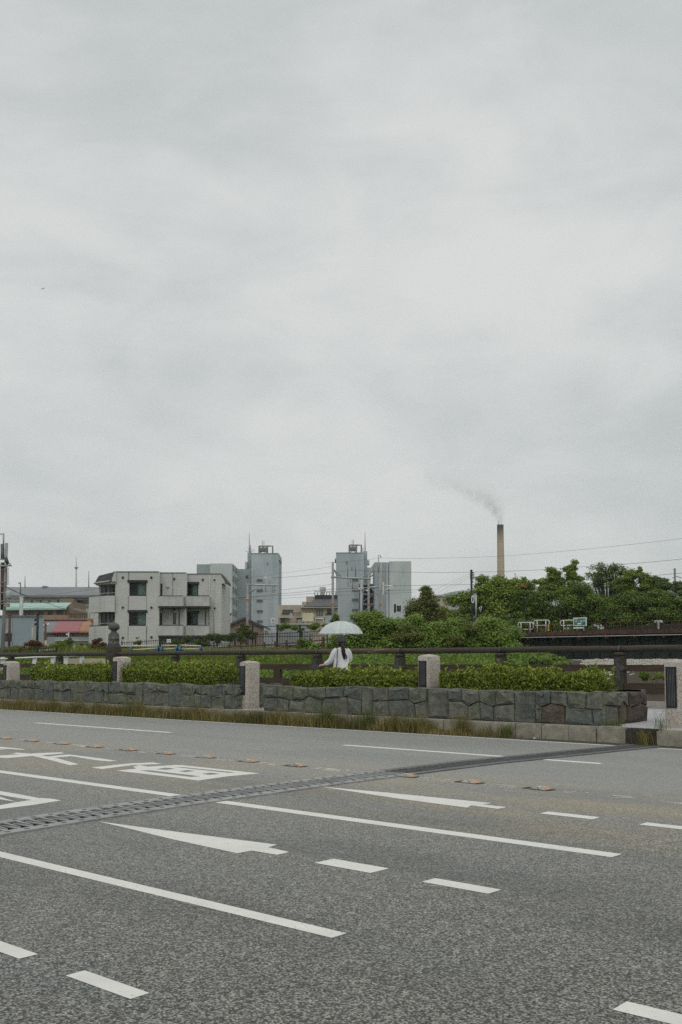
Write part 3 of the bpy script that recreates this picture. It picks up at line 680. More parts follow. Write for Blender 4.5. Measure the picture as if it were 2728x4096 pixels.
# ------------------------------------------------------------------ the bridge railing
RY = 21.2
rail = thing('bridge_railing', 'dark wooden bridge railing with round top rail and iron straps', 'railing', (-20, RY, PV_FAR))
def rl(x): return x + 20
posts_x = [-42.4, -39.2, -36.1, -32.7, -25.95, -22.8, -19.6, -16.6, -13.45, -10.3, -7.1, -3.9]
GIB = -29.35
zr = 1.60 - PV_FAR
segs = sorted(posts_x + [GIB])
for i in range(len(segs) - 1):
    a, b = segs[i], segs[i + 1]
    worn = abs(a + 19.6) < .1
    mb = MB(); n_ = 12; sag = random.uniform(-.008, .008)
    mb.tube([(rl(a + (b - a) * k / n_), random.uniform(-.003, .003), zr + sag * math.sin(math.pi * k / n_)) for k in range(n_ + 1)], [0.072 + random.uniform(-.003, .003) for k in range(n_ + 1)], 14)
    mb.build('top_rail', 'wood_worn' if worn else 'wood', rail, True)
    MB().box(rl(a) + .1, rl(b) - .1, -.055, .055, 1.095 - PV_FAR, 1.245 - PV_FAR).build('middle_rail', 'wood_beam', rail)
    MB().box(rl(a) + .1, rl(b) - .1, -.075, .075, .60 - PV_FAR, .84 - PV_FAR).build('lower_rail', 'wood_beam', rail)
    xm = rl((a + b) / 2); MB().box(xm - .13, xm + .13, -.06, .06, .841 - PV_FAR, 1.094 - PV_FAR).build('short_strut', 'wood_beam', rail)
MB().box(rl(-46), rl(0), -.26, .22, -.30, .14).build('base_kerb', 'concrete', rail)
for k in range(0, 230):   # little balusters shown as ribs along the concrete foot
    pass
for x in posts_x:
    p_ = MB(); p_.box(rl(x) - .105, rl(x) + .105, -.105, .105, .141, 1.44 - PV_FAR).build('post', 'wood', rail)
    # waist carving under the rail and the iron strap over it
    MB().lathe([(.10, 1.44 - PV_FAR), (.145, 1.465 - PV_FAR), (.15, 1.50 - PV_FAR), (.11, 1.53 - PV_FAR)], 12, (rl(x), 0, 0)).build('saddle', 'wood', rail)
    st = MB(); n0 = 12
    for k in range(n0 + 1):
        a_ = math.pi * (-.15 + 1.3 * k / n0)
        for xx in (-.03, .03): st.v.append((rl(x) + xx, math.cos(a_) * .079, zr + math.sin(a_) * .079))
    for k in range(n0): st.f.append((2 * k, 2 * k + 1, 2 * k + 3, 2 * k + 2))
    st.build('strap', 'iron', rail, True)
    yf = -.106
    fit = MB(); fit.extr([(rl(x) + a_, 1.17 - PV_FAR + b_) for a_, b_ in ((-.05, -.30), (.05, -.30), (.035, -.06), (.13, -.05), (.20, -.02), (.23, .0), (.20, .02), (.13, .05), (.035, .06), (.04, .15), (.075, .19), (.0, .24), (-.075, .19), (-.04, .15), (-.035, .06), (-.13, .05), (-.20, .02), (-.23, 0), (-.20, -.02), (-.13, -.05), (-.035, -.06))], yf - .012, yf)
    fb = fit.build('iron_fitting', 'iron', rail)
    kn = MB()
    for a_, b_ in ((0, 0), (-.15, 0), (.15, 0), (0, .17), (0, -.22)): kn.lathe([(.022, 0), (.018, .012), (.004, .018)], 8, (0, 0, 0)) if False else kn.box(rl(x) + a_ - .016, rl(x) + a_ + .016, yf - .03, yf - .012, 1.17 - PV_FAR + b_ - .016, 1.17 - PV_FAR + b_ + .016)
    kn.build('rivets', 'iron', fb)
gp = thing('onion_topped_post', 'stout round bridge post crowned with a dark onion-shaped finial', 'post', (GIB, RY, PV_FAR))
zb = lambda z: z - PV_FAR
MB().lathe([(.27, 0), (.27, zb(1.80)), (.262, zb(1.86)), (.235, zb(1.90)), (.2, zb(1.905))], 28).build('wooden_shaft', 'wood', gp, True)
cp = MB(); cp.lathe([(.2, zb(1.906)), (.213, zb(1.91)), (.213, zb(1.935)), (.203, zb(1.945)), (.203, zb(1.975)), (.192, zb(1.98)), (.192, zb(2.10)), (.198, zb(2.105)), (.198, zb(2.125)), (.192, zb(2.13)), (.19, zb(2.27)), (.182, zb(2.275)), (.175, zb(2.305)), (.14, zb(2.335)), (.104, zb(2.35)), (.097, zb(2.385)), (.097, zb(2.415)), (.125, zb(2.43)), (.17, zb(2.455)), (.195, zb(2.495)), (.20, zb(2.535)), (.192, zb(2.58)), (.168, zb(2.625)), (.125, zb(2.665)), (.075, zb(2.69)), (.042, zb(2.71)), (.024, zb(2.745)), (.006, zb(2.79))], 28)
cpo = cp.build('finial', 'bronze', gp, True)
MB().box(.13, .17, -.155, -.12, zb(1.99), zb(2.02)).build('nail_head', 'iron', gp)

# ------------------------------------------------------------------ the woman
mat('skin', (0.55, 0.36, 0.27, 1), (0.48, 0.30, 0.22, 1), 20, 0.5)
mat('hair', (0.022, 0.016, 0.013, 1), (0.010, 0.008, 0.007, 1), 40, 0.45, stretch=(1, 1, .1))
mat('shirt', (0.70, 0.70, 0.71, 1), (0.56, 0.56, 0.575, 1), 9.0, 0.85, 0.25, 14)
mat('trousers', (0.10, 0.10, 0.11, 1), (0.06, 0.06, 0.07, 1), 9, 0.9)
mat('cap_cloth', (0.10, 0.10, 0.105, 1), (0.065, 0.065, 0.07, 1), 40, 0.9)
mat('shoe', (0.5, 0.5, 0.48, 1), (0.3, 0.3, 0.29, 1), 20, 0.7)
mat('strap_black', (0.03, 0.03, 0.032, 1), (0.02, 0.02, 0.02, 1), 9, 0.7)
WP = on_y(1366, 2640, 18.0); WB = (WP.x, 18.0, 0.27)
woman = thing('person', 'person in loose white shirt and dark cap, seen from behind under umbrella', 'person', WB, YAW + math.radians(12))
# local: x right, y ahead (away from the camera), z up
def skin(name, pts, edges, rad, m, parent, root=0, sub=2):
    me = bpy.data.meshes.new(name); me.from_pydata(pts, edges, []); me.update()
    o = link(name, me, m, parent)
    md = o.modifiers.new('skin', 'SKIN'); md.use_smooth_shade = True
    if not me.skin_vertices: bpy.context.view_layer.update()
    for i, r0 in enumerate(rad):
        me.skin_vertices[0].data[i].radius = (r0, r0) if not isinstance(r0, tuple) else r0
        me.skin_vertices[0].data[i].use_root = (i == root)
    sbm = o.modifiers.new('sub', 'SUBSURF'); sbm.levels = sub; sbm.render_levels = sub
    return o
pts, rad, ed, idx = [], [], [], {}
def J(k, p, r0, par=None):
    idx[k] = len(pts); pts.append(p); rad.append(r0)
    if par: ed.append((idx[par], idx[k]))
J('pelvis', (0, 0, .86), (.15, .11)); J('waist', (0, 0, 1.0), (.125, .10), 'pelvis'); J('chest', (0, .0, 1.18), (.15, .105), 'waist'); J('collar', (0, -.005, 1.315), (.10, .075), 'chest')
J('neck', (0, .01, 1.39), .048, 'collar'); J('skull', (0.0, .03, 1.47), (.072, .085), 'neck'); J('crown', (0.0, .02, 1.565), (.072, .085), 'skull')
J('lsh', (-.155, 0, 1.30), .058, 'collar'); J('lel', (-.235, .02, 1.10), .044, 'lsh'); J('lwr', (-.375, .10, .985), .028, 'lel'); J('lpalm', (-.425, .13, .972), (.034, .016), 'lwr')
J('rsh', (.155, 0, 1.30), .058, 'collar'); J('rel', (.215, .09, 1.06), .044, 'rsh'); J('rwr', (.06, .265, 1.14), .028, 'rel'); J('rpalm', (.02, .28, 1.19), (.03, .018), 'rwr')
for s_, k in ((-1, 'l'), (1, 'r')):
    J(k + 'hip', (s_ * .085, 0, .80), .095, 'pelvis'); J(k + 'kn', (s_ * .095, .02 + .05 * s_, .46), .058, k + 'hip'); J(k + 'cf', (s_ * .095, .0 + .04 * s_, .30), .054, k + 'kn'); J(k + 'an', (s_ * .095, -.03 + .05 * s_, .085), .036, k + 'cf'); J(k + 'to', (s_ * .10, .13 + .05 * s_, .035), .035, k + 'an')
for k, dx, dz, ln in (('f1', -.045, .012, .8), ('f2', -.05, .003, .95), ('f3', -.05, -.006, .9), ('f4', -.045, -.015, .7)):
    J(k + 'a', (-.45 + dx * .2, .14 + .01, .972 + dz), .010, 'lpalm'); J(k + 'b', (-.45 + dx * ln, .16, .960 + dz), .009, k + 'a'); J(k + 'c', (-.455 + dx * ln * 1.3, .175, .935 + dz), .008, k + 'b')
J('tha', (-.43, .11, .955), .010, 'lpalm'); J('thb', (-.455, .125, .93), .009, 'tha')
for k, dy in (('g1', .0), ('g2', .012), ('g3', .024), ('g4', .034)):
    J(k + 'a', (.035, .305, 1.205 + dy - .02), .009, 'rpalm'); J(k + 'b', (.01, .325, 1.21 + dy - .02), .008, k + 'a'); J(k + 'c', (-.018, .315, 1.205 + dy - .02), .008, k + 'b')
J('gta', (.0, .262, 1.205), .009, 'rpalm'); J('gtb', (-.012, .285, 1.225), .008, 'gta')
skin('body', pts, ed, rad, 'skin', woman, 0, 1)
def loft(name, rings, m, parent, n=20, wob=0.0, seed=0, cap=True):
    """rings: (cx, cy, cz, rx, ry, tilt axis) ellipses joined into one cloth surface"""
    mb = MB()
    for i, (cx_, cy_, cz_, rx, ry) in enumerate(rings):
        for k in range(n):
            t_ = 2 * math.pi * k / n
            wv = 1 + wob * (0.35 + i / len(rings)) * (math.sin(t_ * 4 + seed + i * .25) * .6 + math.sin(t_ * 7 + seed * 2 - i * .3) * .4)
            mb.v.append((cx_ + rx * math.cos(t_) * wv, cy_ + ry * math.sin(t_) * wv, cz_))
    for i in range(len(rings) - 1):
        for k in range(n): mb.f.append((i * n + k, i * n + (k + 1) % n, (i + 1) * n + (k + 1) % n, (i + 1) * n + k))
    o = mb.build(name, m, parent, True); sbm = o.modifiers.new('sub', 'SUBSURF'); sbm.levels = 1; sbm.render_levels = 1
    return o
loft('shirt', [(0, .005, 1.385, .065, .06), (0, 0, 1.355, .11, .085), (0, 0, 1.32, .178, .11), (0, 0, 1.26, .198, .128), (.0, 0, 1.15, .188, .13), (.0, -.005, 1.02, .188, .135), (0, -.01, .88, .205, .15), (0, -.01, .76, .222, .165), (0, -.01, .70, .225, .17)], 'shirt', woman, 28, .035, 1)
def sleeve(path, rads):
    mb = MB(); mb.tube(path, rads, 14, False); o = mb.build('sleeve', 'shirt', woman, True)
    sbm = o.modifiers.new('sub', 'SUBSURF'); sbm.levels = 1; sbm.render_levels = 1
sleeve([(-.11, 0, 1.315), (-.165, .0, 1.28), (-.205, .01, 1.19), (-.238, .02, 1.10), (-.28, .05, 1.045), (-.33, .075, 1.015), (-.372, .098, .988), (-.385, .105, .98)], [.075, .082, .078, .072, .064, .060, .050, .034])
sleeve([(.11, 0, 1.315), (.165, .0, 1.28), (.198, .03, 1.18), (.222, .08, 1.08), (.20, .13, 1.06), (.14, .19, 1.09), (.085, .245, 1.125), (.075, .252, 1.13)], [.075, .082, .078, .075, .066, .060, .048, .034])
loft('trousers', [(0, 0, .93, .15, .115), (0, 0, .84, .165, .125), (0, 0, .76, .175, .13)], 'trousers', woman, 20)
for s_ in (-1, 1):
    mb = MB(); mb.tube([(s_ * .088, 0, .80), (s_ * .095, .02 + .05 * s_, .48), (s_ * .095, .0 + .04 * s_, .30), (s_ * .095, -.025 + .05 * s_, .10)], [.105, .085, .08, .075], 14); mb.build('trouser_leg', 'trousers', woman, True)
    rough_box('shoe', 'shoe', woman, (.085, .25, .075), 4, .004, 9, .02, s_).location = (s_ * .1, .05 + .05 * s_, 0.0)
# head: hair mass, cap, tail, ears and face
hb = MB(); hb.lathe([(.0, 1.37), (.045, 1.375), (.078, 1.41), (.09, 1.47), (.094, 1.53), (.09, 1.575), (.07, 1.615), (.03, 1.64), (.0, 1.645)], 20, (0, .005, 0)); ho = hb.build('hair', 'hair', woman, True)
cpb = MB(); cpb.lathe([(.108, 1.515), (.112, 1.525), (.112, 1.565), (.102, 1.615), (.08, 1.648), (.045, 1.668), (.005, 1.675)], 24, (0, .02, 0)); co = cpb.build('cap', 'cap_cloth', woman, True)
br = MB()
for k in range(13):
    a_ = math.radians(20 + 140 * k / 12)
    br.v.append((.108 * math.cos(a_), .02 + .108 * math.sin(a_), 1.52)); br.v.append((.112 * math.cos(a_) * 1.05, .02 + .108 * math.sin(a_) + .085 * math.sin(a_) ** .7, 1.495))
for k in range(12): br.f.append((2 * k, 2 * k + 1, 2 * k + 3, 2 * k + 2))
br.build('peak', 'cap_cloth', co, True)
tl = MB(); tl.tube([(0, -.085, 1.50), (.0, -.125, 1.455), (.008, -.135, 1.38), (.015, -.14, 1.30), (.028, -.142, 1.20), (.035, -.14, 1.12), (.038, -.138, 1.09)], [.028, .036, .046, .05, .042, .022, .005], 12); tl.build('ponytail', 'hair', woman, True)
for k in range(7):
    a_ = .05 + .012 * k; MB().tube([(.02 + .006 * k, -.14, 1.34 - .02 * k), (.05 + .01 * k, -.15, 1.27 - .02 * k), (.07 + .006 * k, -.147, 1.19 - .012 * k), (.05 + .004 * k, -.147, 1.15 - .01 * k)], [.004, .005, .004, .002], 5).build('hair_strand', 'hair', woman, True)
for s_ in (-1, 1): rough_box('ear', 'skin', woman, (.018, .035, .06), 3, .003, 20, .005, 2).location = (s_ * .092, .03, 1.45)
nb = MB(); nb.lathe([(.016, -.03), (.012, .0), (.004, .025)], 8, (0, .12, 1.475)); nb.build('nose', 'skin', woman, True)
for s_ in (-1, 1): MB().lathe([(.001, -.008), (.009, 0), (.001, .008)], 8, (s_ * .032, .108, 1.50)).build('eye', 'hair', woman, True)
MB().box(-.024, .024, .100, .108, 1.425, 1.432).build('mouth', 'trousers', woman)
MB().tube([(-.105, -.10, 1.345), (-.13, -.128, 1.28), (-.135, -.138, 1.15), (-.14, -.14, 1.0), (-.17, -.12, .88)], .010, 6).build('bag_strap', 'strap_black', woman, True)

# umbrella: clear vinyl, eight panels
m, t, p, o_ = newmat('vinyl')
p.inputs['Base Color'].default_value = (0.86, 0.91, 0.91, 1); p.inputs['Roughness'].default_value = 0.25
trn = N(t, 'ShaderNodeBsdfTransparent'); trn.inputs[0].default_value = (0.92, 0.97, 0.96, 1)
tl_ = N(t, 'ShaderNodeBsdfTranslucent'); tl_.inputs[0].default_value = (0.82, 0.90, 0.90, 1)
ms1 = N(t, 'ShaderNodeMixShader'); ms1.inputs[0].default_value = 0.45; LK(t, p.outputs[0], ms1.inputs[1]); LK(t, tl_.outputs[0], ms1.inputs[2])
ms = N(t, 'ShaderNodeMixShader'); ms.inputs[0].default_value = 0.36
LK(t, ms1.outputs[0], ms.inputs[1]); LK(t, trn.outputs[0], ms.inputs[2]); LK(t, ms.outputs[0], o_.inputs['Surface'])
mat('rib_white', (0.75, 0.78, 0.78, 1), (0.65, 0.68, 0.68, 1), 9, 0.35)
mat('shaft', (0.25, 0.27, 0.28, 1), (0.2, 0.2, 0.2, 1), 9, 0.35, metal=.5)
UT = on_y(1363, 2484, 18.2); ub = thing('umbrella', 'clear vinyl umbrella held open above the woman', 'umbrella', (UT.x, 18.2, UT.z - .92), YAW + math.radians(-9))
can = MB(); prof = [(0.0, .92), (.10, .912), (.24, .878), (.36, .822), (.45, .748), (.505, .672), (.535, .61)]
NS = 8; SUBD = 6
for i, (r0, z0) in enumerate(prof):
    for k in range(NS * SUBD):
        a_ = 2 * math.pi * k / (NS * SUBD); f_ = abs(((k % SUBD) / SUBD) - 0.5) * 2     # 1 at the ribs, 0 mid panel
        rr = r0 * (1 - .055 * (1 - f_ ** 2) * (i / 6)); can.v.append((rr * math.cos(a_), rr * math.sin(a_), z0 - .012 * (1 - f_) * (1 if 0 < i else 0) * 0 + (.012 * (1 - f_) if i == 6 else 0)))
n_ = NS * SUBD
for i in range(len(prof) - 1):
    for k in range(n_): can.f.append((i * n_ + k, i * n_ + (k + 1) % n_, (i + 1) * n_ + (k + 1) % n_, (i + 1) * n_ + k))
can.build('canopy', 'vinyl', ub, True)
for k in range(8):
    a_ = 2 * math.pi * k / 8; MB().tube([(r0 * math.cos(a_), r0 * math.sin(a_), z0 - .003) for r0, z0 in prof] + [(.545 * math.cos(a_), .545 * math.sin(a_), .60)], .0055, 6).build('rib', 'rib_white', ub, True)
    MB().tube([(.012 * math.cos(a_), .012 * math.sin(a_), .58), (.29 * math.cos(a_), .29 * math.sin(a_), .853)], .0035, 5).build('stretcher', 'rib_white', ub, True)
rim = MB(); rim.tube([(prof[-1][0] * (1 - .055 * (1 - (abs((k % SUBD) / SUBD - .5) * 2) ** 2)) * math.cos(2 * math.pi * k / n_), prof[-1][0] * (1 - .055 * (1 - (abs((k % SUBD) / SUBD - .5) * 2) ** 2)) * math.sin(2 * math.pi * k / n_), prof[-1][1] + .012 * (1 - abs((k % SUBD) / SUBD - .5) * 2)) for k in list(range(n_)) + [0]], .005, 5); rim.build('hem', 'rib_white', ub, True)
MB().tube([(0, 0, .0), (0, 0, .985)], .007, 8).build('shaft', 'shaft', ub, True)
hd = MB(); hd.tube([(0, 0, .12), (0, 0, .0), (.01, 0, -.03), (.035, 0, -.045), (.06, 0, -.03), (.065, 0, .0)], .012, 8); hd.build('handle', 'rib_white', ub, True)
MB().tube([(.155, -.44, .76), (.15, -.46, .70), (.155, -.50, .60), (.16, -.50, .545)], .009, 6).build('closing_strap', 'rib_white', ub, True)

# ------------------------------------------------------------------ land beyond the bridge (u sideways, d ahead)
def gz(u, d):
    base = float(np.interp(d, [20, 28, 36, 46, 56, 66, 72, 85, 110, 400, 9000], [-1.6, -1.1, -0.25, 0.55, 1.2, 2.05, 2.4, 2.5, 2.0, 1.6, 1.6]))
    s_ = u / max(d, 1)
    # the river cutting on the right
    k = min(max((s_ - 0.19) / 0.07, 0), 1); k = k * k * (3 - 2 * k)
    dep = float(np.interp(d, [20, 40, 70, 84, 96, 120, 9000], [-2.0, -1.6, -0.2, 0.3, 1.0, 1.4, 1.6]))
    return base * (1 - k) + dep * k + (0.10 * mnoise.noise(Vector((u * .15, d * .15, 0))) if d < 300 else 0)
mat('grass_ground', (0.085, 0.10, 0.03, 1), (0.045, 0.06, 0.02, 1), 1.2, 0.95, 0.4, 8)
us = np.concatenate([np.linspace(-60, 60, 121)]); ds = np.concatenate([np.linspace(21, 110, 90), np.array([125, 150, 190, 250, 330, 450, 700, 1200, 2500, 5000, 9000])])
vs, fs = [], []
for d in ds:
    for u in us:
        uu = u * max(1.0, d / 70.0); p_ = W(uu, d, gz(uu, d)); vs.append(p_)
nu = len(us)
for i in range(len(ds) - 1):
    for j in range(nu - 1): fs.append((i * nu + j, i * nu + j + 1, (i + 1) * nu + j + 1, (i + 1) * nu + j))
g_ = MB(); g_.v = [tuple(v) for v in vs]; g_.f = fs
go = g_.build('ground', 'grass_ground', None, True); tag(go, None, kind='structure')
bl = MB().poly([(-9000, -9000, -2.2), (9000, -9000, -2.2), (9000, 9000, -2.2), (-9000, 9000, -2.2)]).build('river_bed', 'grass_ground'); tag(bl, None, kind='structure')

# grass on the bank, seen through the railing
leafmat('bank_grass', (0.072, 0.099, 0.015, 1), (0.221, 0.247, 0.046, 1), 0.3, 0.6)
leafmat('bank_leaf', (0.054, 0.114, 0.014, 1), (0.171, 0.287, 0.037, 1), 0.3, 0.5)
rng = np.random.default_rng(8)
def bank(n, dr, sr, hr, wd):
    d = rng.uniform(dr[0], dr[1], n); s_ = rng.uniform(sr[0], sr[1], n); u = s_ * d
    z = np.array([gz(a, b) for a, b in zip(u, d)])
    p = u[:, None] * np.array(R)[None] + d[:, None] * np.array(F)[None] + np.array([0, 0, 1.0]) * z[:, None]
    hn = np.array([.8 + .6 * mnoise.noise(Vector((a * .35, b * .35, 4))) for a, b in zip(u, d)])
    return p, rng.uniform(hr[0], hr[1], n) * np.clip(hn, .3, 1.4), rng.normal(0, .35, (n, 3)) * np.array([1, 1, -.2]), rng.uniform(*wd, n)
p, h, ln, wd = bank(58000, (30, 66), (-.38, .27), (.25, .6), (.02, .045))
tn = np.clip(np.array([.5 + .7 * mnoise.noise(Vector((a[0] * .25, a[1] * .25, 9))) for a in p]) + rng.normal(0, .18, len(p)), 0, 1)
tag(blades('grass', p, h, ln, wd, 'bank_grass', None, tn), 'tall rough grass covering the river bank behind the railing', 'grass', kind='stuff')
# broad-leaved weeds in patches
n = 32000; d = rng.uniform(30, 60, n); s_ = rng.uniform(-.38, .26, n); u = s_ * d
keep = np.array([mnoise.noise(Vector((a * .3, b * .3, 1))) + (0.25 if b < 46 else -.05) + (0.35 if a > 0 else 0) for a, b in zip(u, d)]) > 0.1
u, d = u[keep], d[keep]; z = np.array([gz(a, b) for a, b in zip(u, d)]) + rng.uniform(.1, .55, len(u))
p = u[:, None] * np.array(R)[None] + d[:, None] * np.array(F)[None] + np.array([0, 0, 1.0]) * z[:, None]
tag(leaves('undergrowth', p, unit(rng.normal(size=p.shape) * .5 + np.array([0.2, -.4, .8])), rng.uniform(.09, .2, len(p)), 'bank_leaf', None, .75), 'broad-leaved weeds in patches on the bank behind the railing', 'weeds', kind='stuff')

# ------------------------------------------------------------------ a site: a thing built on an upright plane ahead of the camera
class Site:
    def __init__(s, name, label, cat, x, d, zb=None, group=None, yaw=0.0):
        s.d = d; s.u0 = uz(x, HZ, d)[0]; s.zb = gz(s.u0, d) if zb is None else zb
        s.t = thing(name, label, cat, W(s.u0, d, s.zb), YAW + yaw, group)
    def xz(s, x, y, dd=0.0):
        u, z = uz(x, y, s.d + dd); return u - s.u0, z - s.zb
    def box(s, name, m, x0, y0, x1, y1, dd=0.0, dep=1.0, parent=None, ground=False):
        a, zt = s.xz(x0, y0, dd); b, zz = s.xz(x1, y1, dd)
        if ground: zz = -0.3
        return MB().box(a, b, dd, dd + dep, zz, zt).build(name, m, parent or s.t)
    def extr(s, name, m, pts, dd=0.0, dep=1.0, parent=None):
        return MB().extr([s.xz(x, y, dd) for x, y in pts][::-1], dd, dd + dep).build(name, m, parent or s.t)
    def wall(s, name, m, x0, y0, x1, y1, holes, dd=0.0, dep=0.3, parent=None, ground=False):
        xs = sorted(set([x0, x1] + [h[0] for h in holes] + [h[2] for h in holes])); ys = sorted(set([y0, y1] + [h[1] for h in holes] + [h[3] for h in holes]))
        mb = MB()
        for i in range(len(xs) - 1):
            j = 0
            while j < len(ys) - 1:
                inside = lambda jj: any(h[0] <= (xs[i] + xs[i + 1]) / 2 <= h[2] and h[1] <= (ys[jj] + ys[jj + 1]) / 2 <= h[3] for h in holes)
                if inside(j): j += 1; continue
                k = j
                while k + 1 < len(ys) - 1 and not inside(k + 1): k += 1
                a, zt = s.xz(xs[i], ys[j], dd); b, zz = s.xz(xs[i + 1], ys[k + 1], dd)
                if ground and k == len(ys) - 2: zz = -.3
                mb.box(a, b, dd, dd + dep, zz, zt); j = k + 1
        return mb.build(name, m, parent or s.t)
    def window(s, x0, y0, x1, y1, dd=0.12, frame='win_frame', glass='glass', mull=1, fw=None, parent=None, curtain=None, shutter=None):
        a, zt = s.xz(x0, y0, dd); b, zz = s.xz(x1, y1, dd); f_ = fw or 0.06
        mb = MB(); mb.box(a, b, dd, dd + .06, zt - f_, zt); mb.box(a, b, dd, dd + .06, zz, zz + f_); mb.box(a, a + f_, dd, dd + .06, zz + f_, zt - f_); mb.box(b - f_, b, dd, dd + .06, zz + f_, zt - f_)
        wn = mb.build('window', frame, parent or s.t)
        for k in range(mull):
            xm = a + (b - a) * (k + 1) / (mull + 1); MB().box(xm - f_ * .5, xm + f_ * .5, dd + .005, dd + .055, zz + f_, zt - f_).build('mullion', frame, wn)
        MB().box(a + f_, b - f_, dd + .02, dd + .04, zz + f_, zt - f_).build('pane', glass, wn)
        if curtain:
            mb = MB(); xm = a + (b - a) * curtain; nn = 14; pts = [(xm + (b - f_ - xm) * k / nn, dd + .09 + .03 * (k % 2)) for k in range(nn + 1)]
            for k in range(nn): mb.poly([(pts[k][0], pts[k][1], zz + f_), (pts[k + 1][0], pts[k + 1][1], zz + f_), (pts[k + 1][0], pts[k + 1][1], zt - f_), (pts[k][0], pts[k][1], zt - f_)])
            mb.build('curtain', 'curtain', wn)
        if shutter:
            MB().box(a - .04, b + .04, dd - .22, dd + .05, zt + .002, zt + shutter).build('shutter_box', frame, wn)
        return wn
    def tube(s, name, m, pts, r, parent=None, n=8):
        P_ = []
        for x, y, dd in pts: a, zz = s.xz(x, y, dd); P_.append((a, dd, zz))
        return MB().tube(P_, r, n).build(name, m, parent or s.t, True)

m, t, p, o_ = newmat('glass')
p.inputs['Base Color'].default_value = (0.035, 0.045, 0.045, 1); p.inputs['Roughness'].default_value = 0.12; p.inputs['Specular IOR Level'].default_value = 0.6
m, t, p, o_ = newmat('glass_clear')
p.inputs['Base Color'].default_value = (0.05, 0.06, 0.06, 1); p.inputs['Roughness'].default_value = 0.1
trn = N(t, 'ShaderNodeBsdfTransparent'); trn.inputs[0].default_value = (.75, .82, .8, 1); ms = N(t, 'ShaderNodeMixShader'); ms.inputs[0].default_value = .8
LK(t, p.outputs[0], ms.inputs[1]); LK(t, trn.outputs[0], ms.inputs[2]); LK(t, ms.outputs[0], o_.inputs['Surface'])
mat('win_frame', (0.035, 0.036, 0.036, 1), (0.025, 0.025, 0.025, 1), 4, 0.5)
mat('curtain', (0.72, 0.82, 0.79, 1), (0.6, 0.7, 0.68, 1), 4, 0.9)
mat('interior', (0.12, 0.12, 0.115, 1), (0.09, 0.09, 0.085, 1), 1, 0.9)
def tilemat(name, c1, c2, mortar, sx, sz, bump=.5):
    m, t, p, o = newmat(name)
    tc_ = N(t, 'ShaderNodeTexCoord'); sp = N(t, 'ShaderNodeSeparateXYZ'); LK(t, tc_.outputs['Object'], sp.inputs[0])
    ad = N(t, 'ShaderNodeMath', operation='ADD'); LK(t, sp.outputs['X'], ad.inputs[0]); LK(t, sp.outputs['Y'], ad.inputs[1])
    cb = N(t, 'ShaderNodeCombineXYZ'); LK(t, ad.outputs[0], cb.inputs['X']); LK(t, sp.outputs['Z'], cb.inputs['Y'])
    b = N(t, 'ShaderNodeTexBrick', i_Scale=1.0); b.offset = .5; b.inputs['Brick Width'].default_value = sx; b.inputs['Row Height'].default_value = sz
    b.inputs['Mortar Size'].default_value = sz * .12; b.inputs['Color1'].default_value = c1; b.inputs['Color2'].default_value = c2; b.inputs['Mortar'].default_value = mortar
    b.inputs['Bias'].default_value = 0.0; LK(t, cb.outputs[0], b.inputs['Vector'])
    n = N(t, 'ShaderNodeTexNoise', i_Scale=.6, i_Detail=4.0); LK(t, tc_.outputs['Object'], n.inputs['Vector'])
    mm = N(t, 'ShaderNodeMix', data_type='RGBA', blend_type='MULTIPLY'); mm.inputs['Factor'].default_value = .15; LK(t, b.outputs['Color'], mm.inputs['A']); LK(t, n.outputs['Color'], mm.inputs['B'])
    hs = N(t, 'ShaderNodeHueSaturation', i_Saturation=0.0); LK(t, n.outputs['Color'], hs.inputs['Color']); LK(t, hs.outputs[0], mm.inputs['B'])
    LK(t, mm.outputs['Result'], p.inputs['Base Color']); p.inputs['Roughness'].default_value = .7
    bu = N(t, 'ShaderNodeBump', i_Strength=bump, i_Distance=.03, invert=True); LK(t, b.outputs['Fac'], bu.inputs['Height']); LK(t, bu.outputs[0], p.inputs['Normal'])
    return m
tilemat('wall_tile', (0.60, 0.60, 0.57, 1), (0.53, 0.53, 0.505, 1), (0.40, 0.40, 0.385, 1), .62, .105, .3)
mat('balcony_panel', (0.50, 0.505, 0.49, 1), (0.41, 0.415, 0.40, 1), 1.5, 0.7, streak=((0.2, 0.2, 0.19, 1), .5, 2.0))
mat('roof_dark', (0.028, 0.034, 0.032, 1), (0.018, 0.022, 0.021, 1), 3, 0.5)
mat('trim_dark', (0.04, 0.04, 0.042, 1), (0.03, 0.03, 0.03, 1), 3, 0.5)
mat('plaster_white', (0.52, 0.52, 0.49, 1), (0.42, 0.42, 0.40, 1), 1.2, 0.85, streak=((0.26, 0.26, 0.24, 1), .4, 1.0))
mat('metal_rail', (0.45, 0.46, 0.46, 1), (0.35, 0.36, 0.36, 1), 5, 0.4, metal=.4)

# ------------------------------------------------------------------ grey tiled apartment house
D_AP = 97.0
ap = Site('apartment_house', 'grey tiled apartment house with dark framed windows and stacked balconies', 'building', 560, D_AP, 0.9)
q_ = lambda a, b: (340 + .38265 * a, 2250 + .38265 * b)
def B(a0, b0, a1, b1): return q_(a0, b0) + q_(a1, b1)
YB = 2700
w1 = [B(448, 187, 645, 350), B(448, 500, 645, 663)]
ap.wall('wall', 'wall_tile', *B(320, 100, 765, 100)[:2], q_(765, 0)[0], YB, w1, 0, .35, ground=True)
for k, hl in enumerate(w1): ap.window(hl[0], hl[1], hl[2], hl[3], .14, glass='glass_clear', curtain=.52, shutter=.02, fw=.12)
for b0 in (187, 500): ap.box('shutter_box', 'win_frame', *B(446, b0 - 2, 652, b0 + 22), -.10, .3)
for hl in w1: ap.box('room_back', 'interior', hl[0] - 3, hl[1] - 3, hl[2] + 3, hl[3] + 3, 1.2, .05)
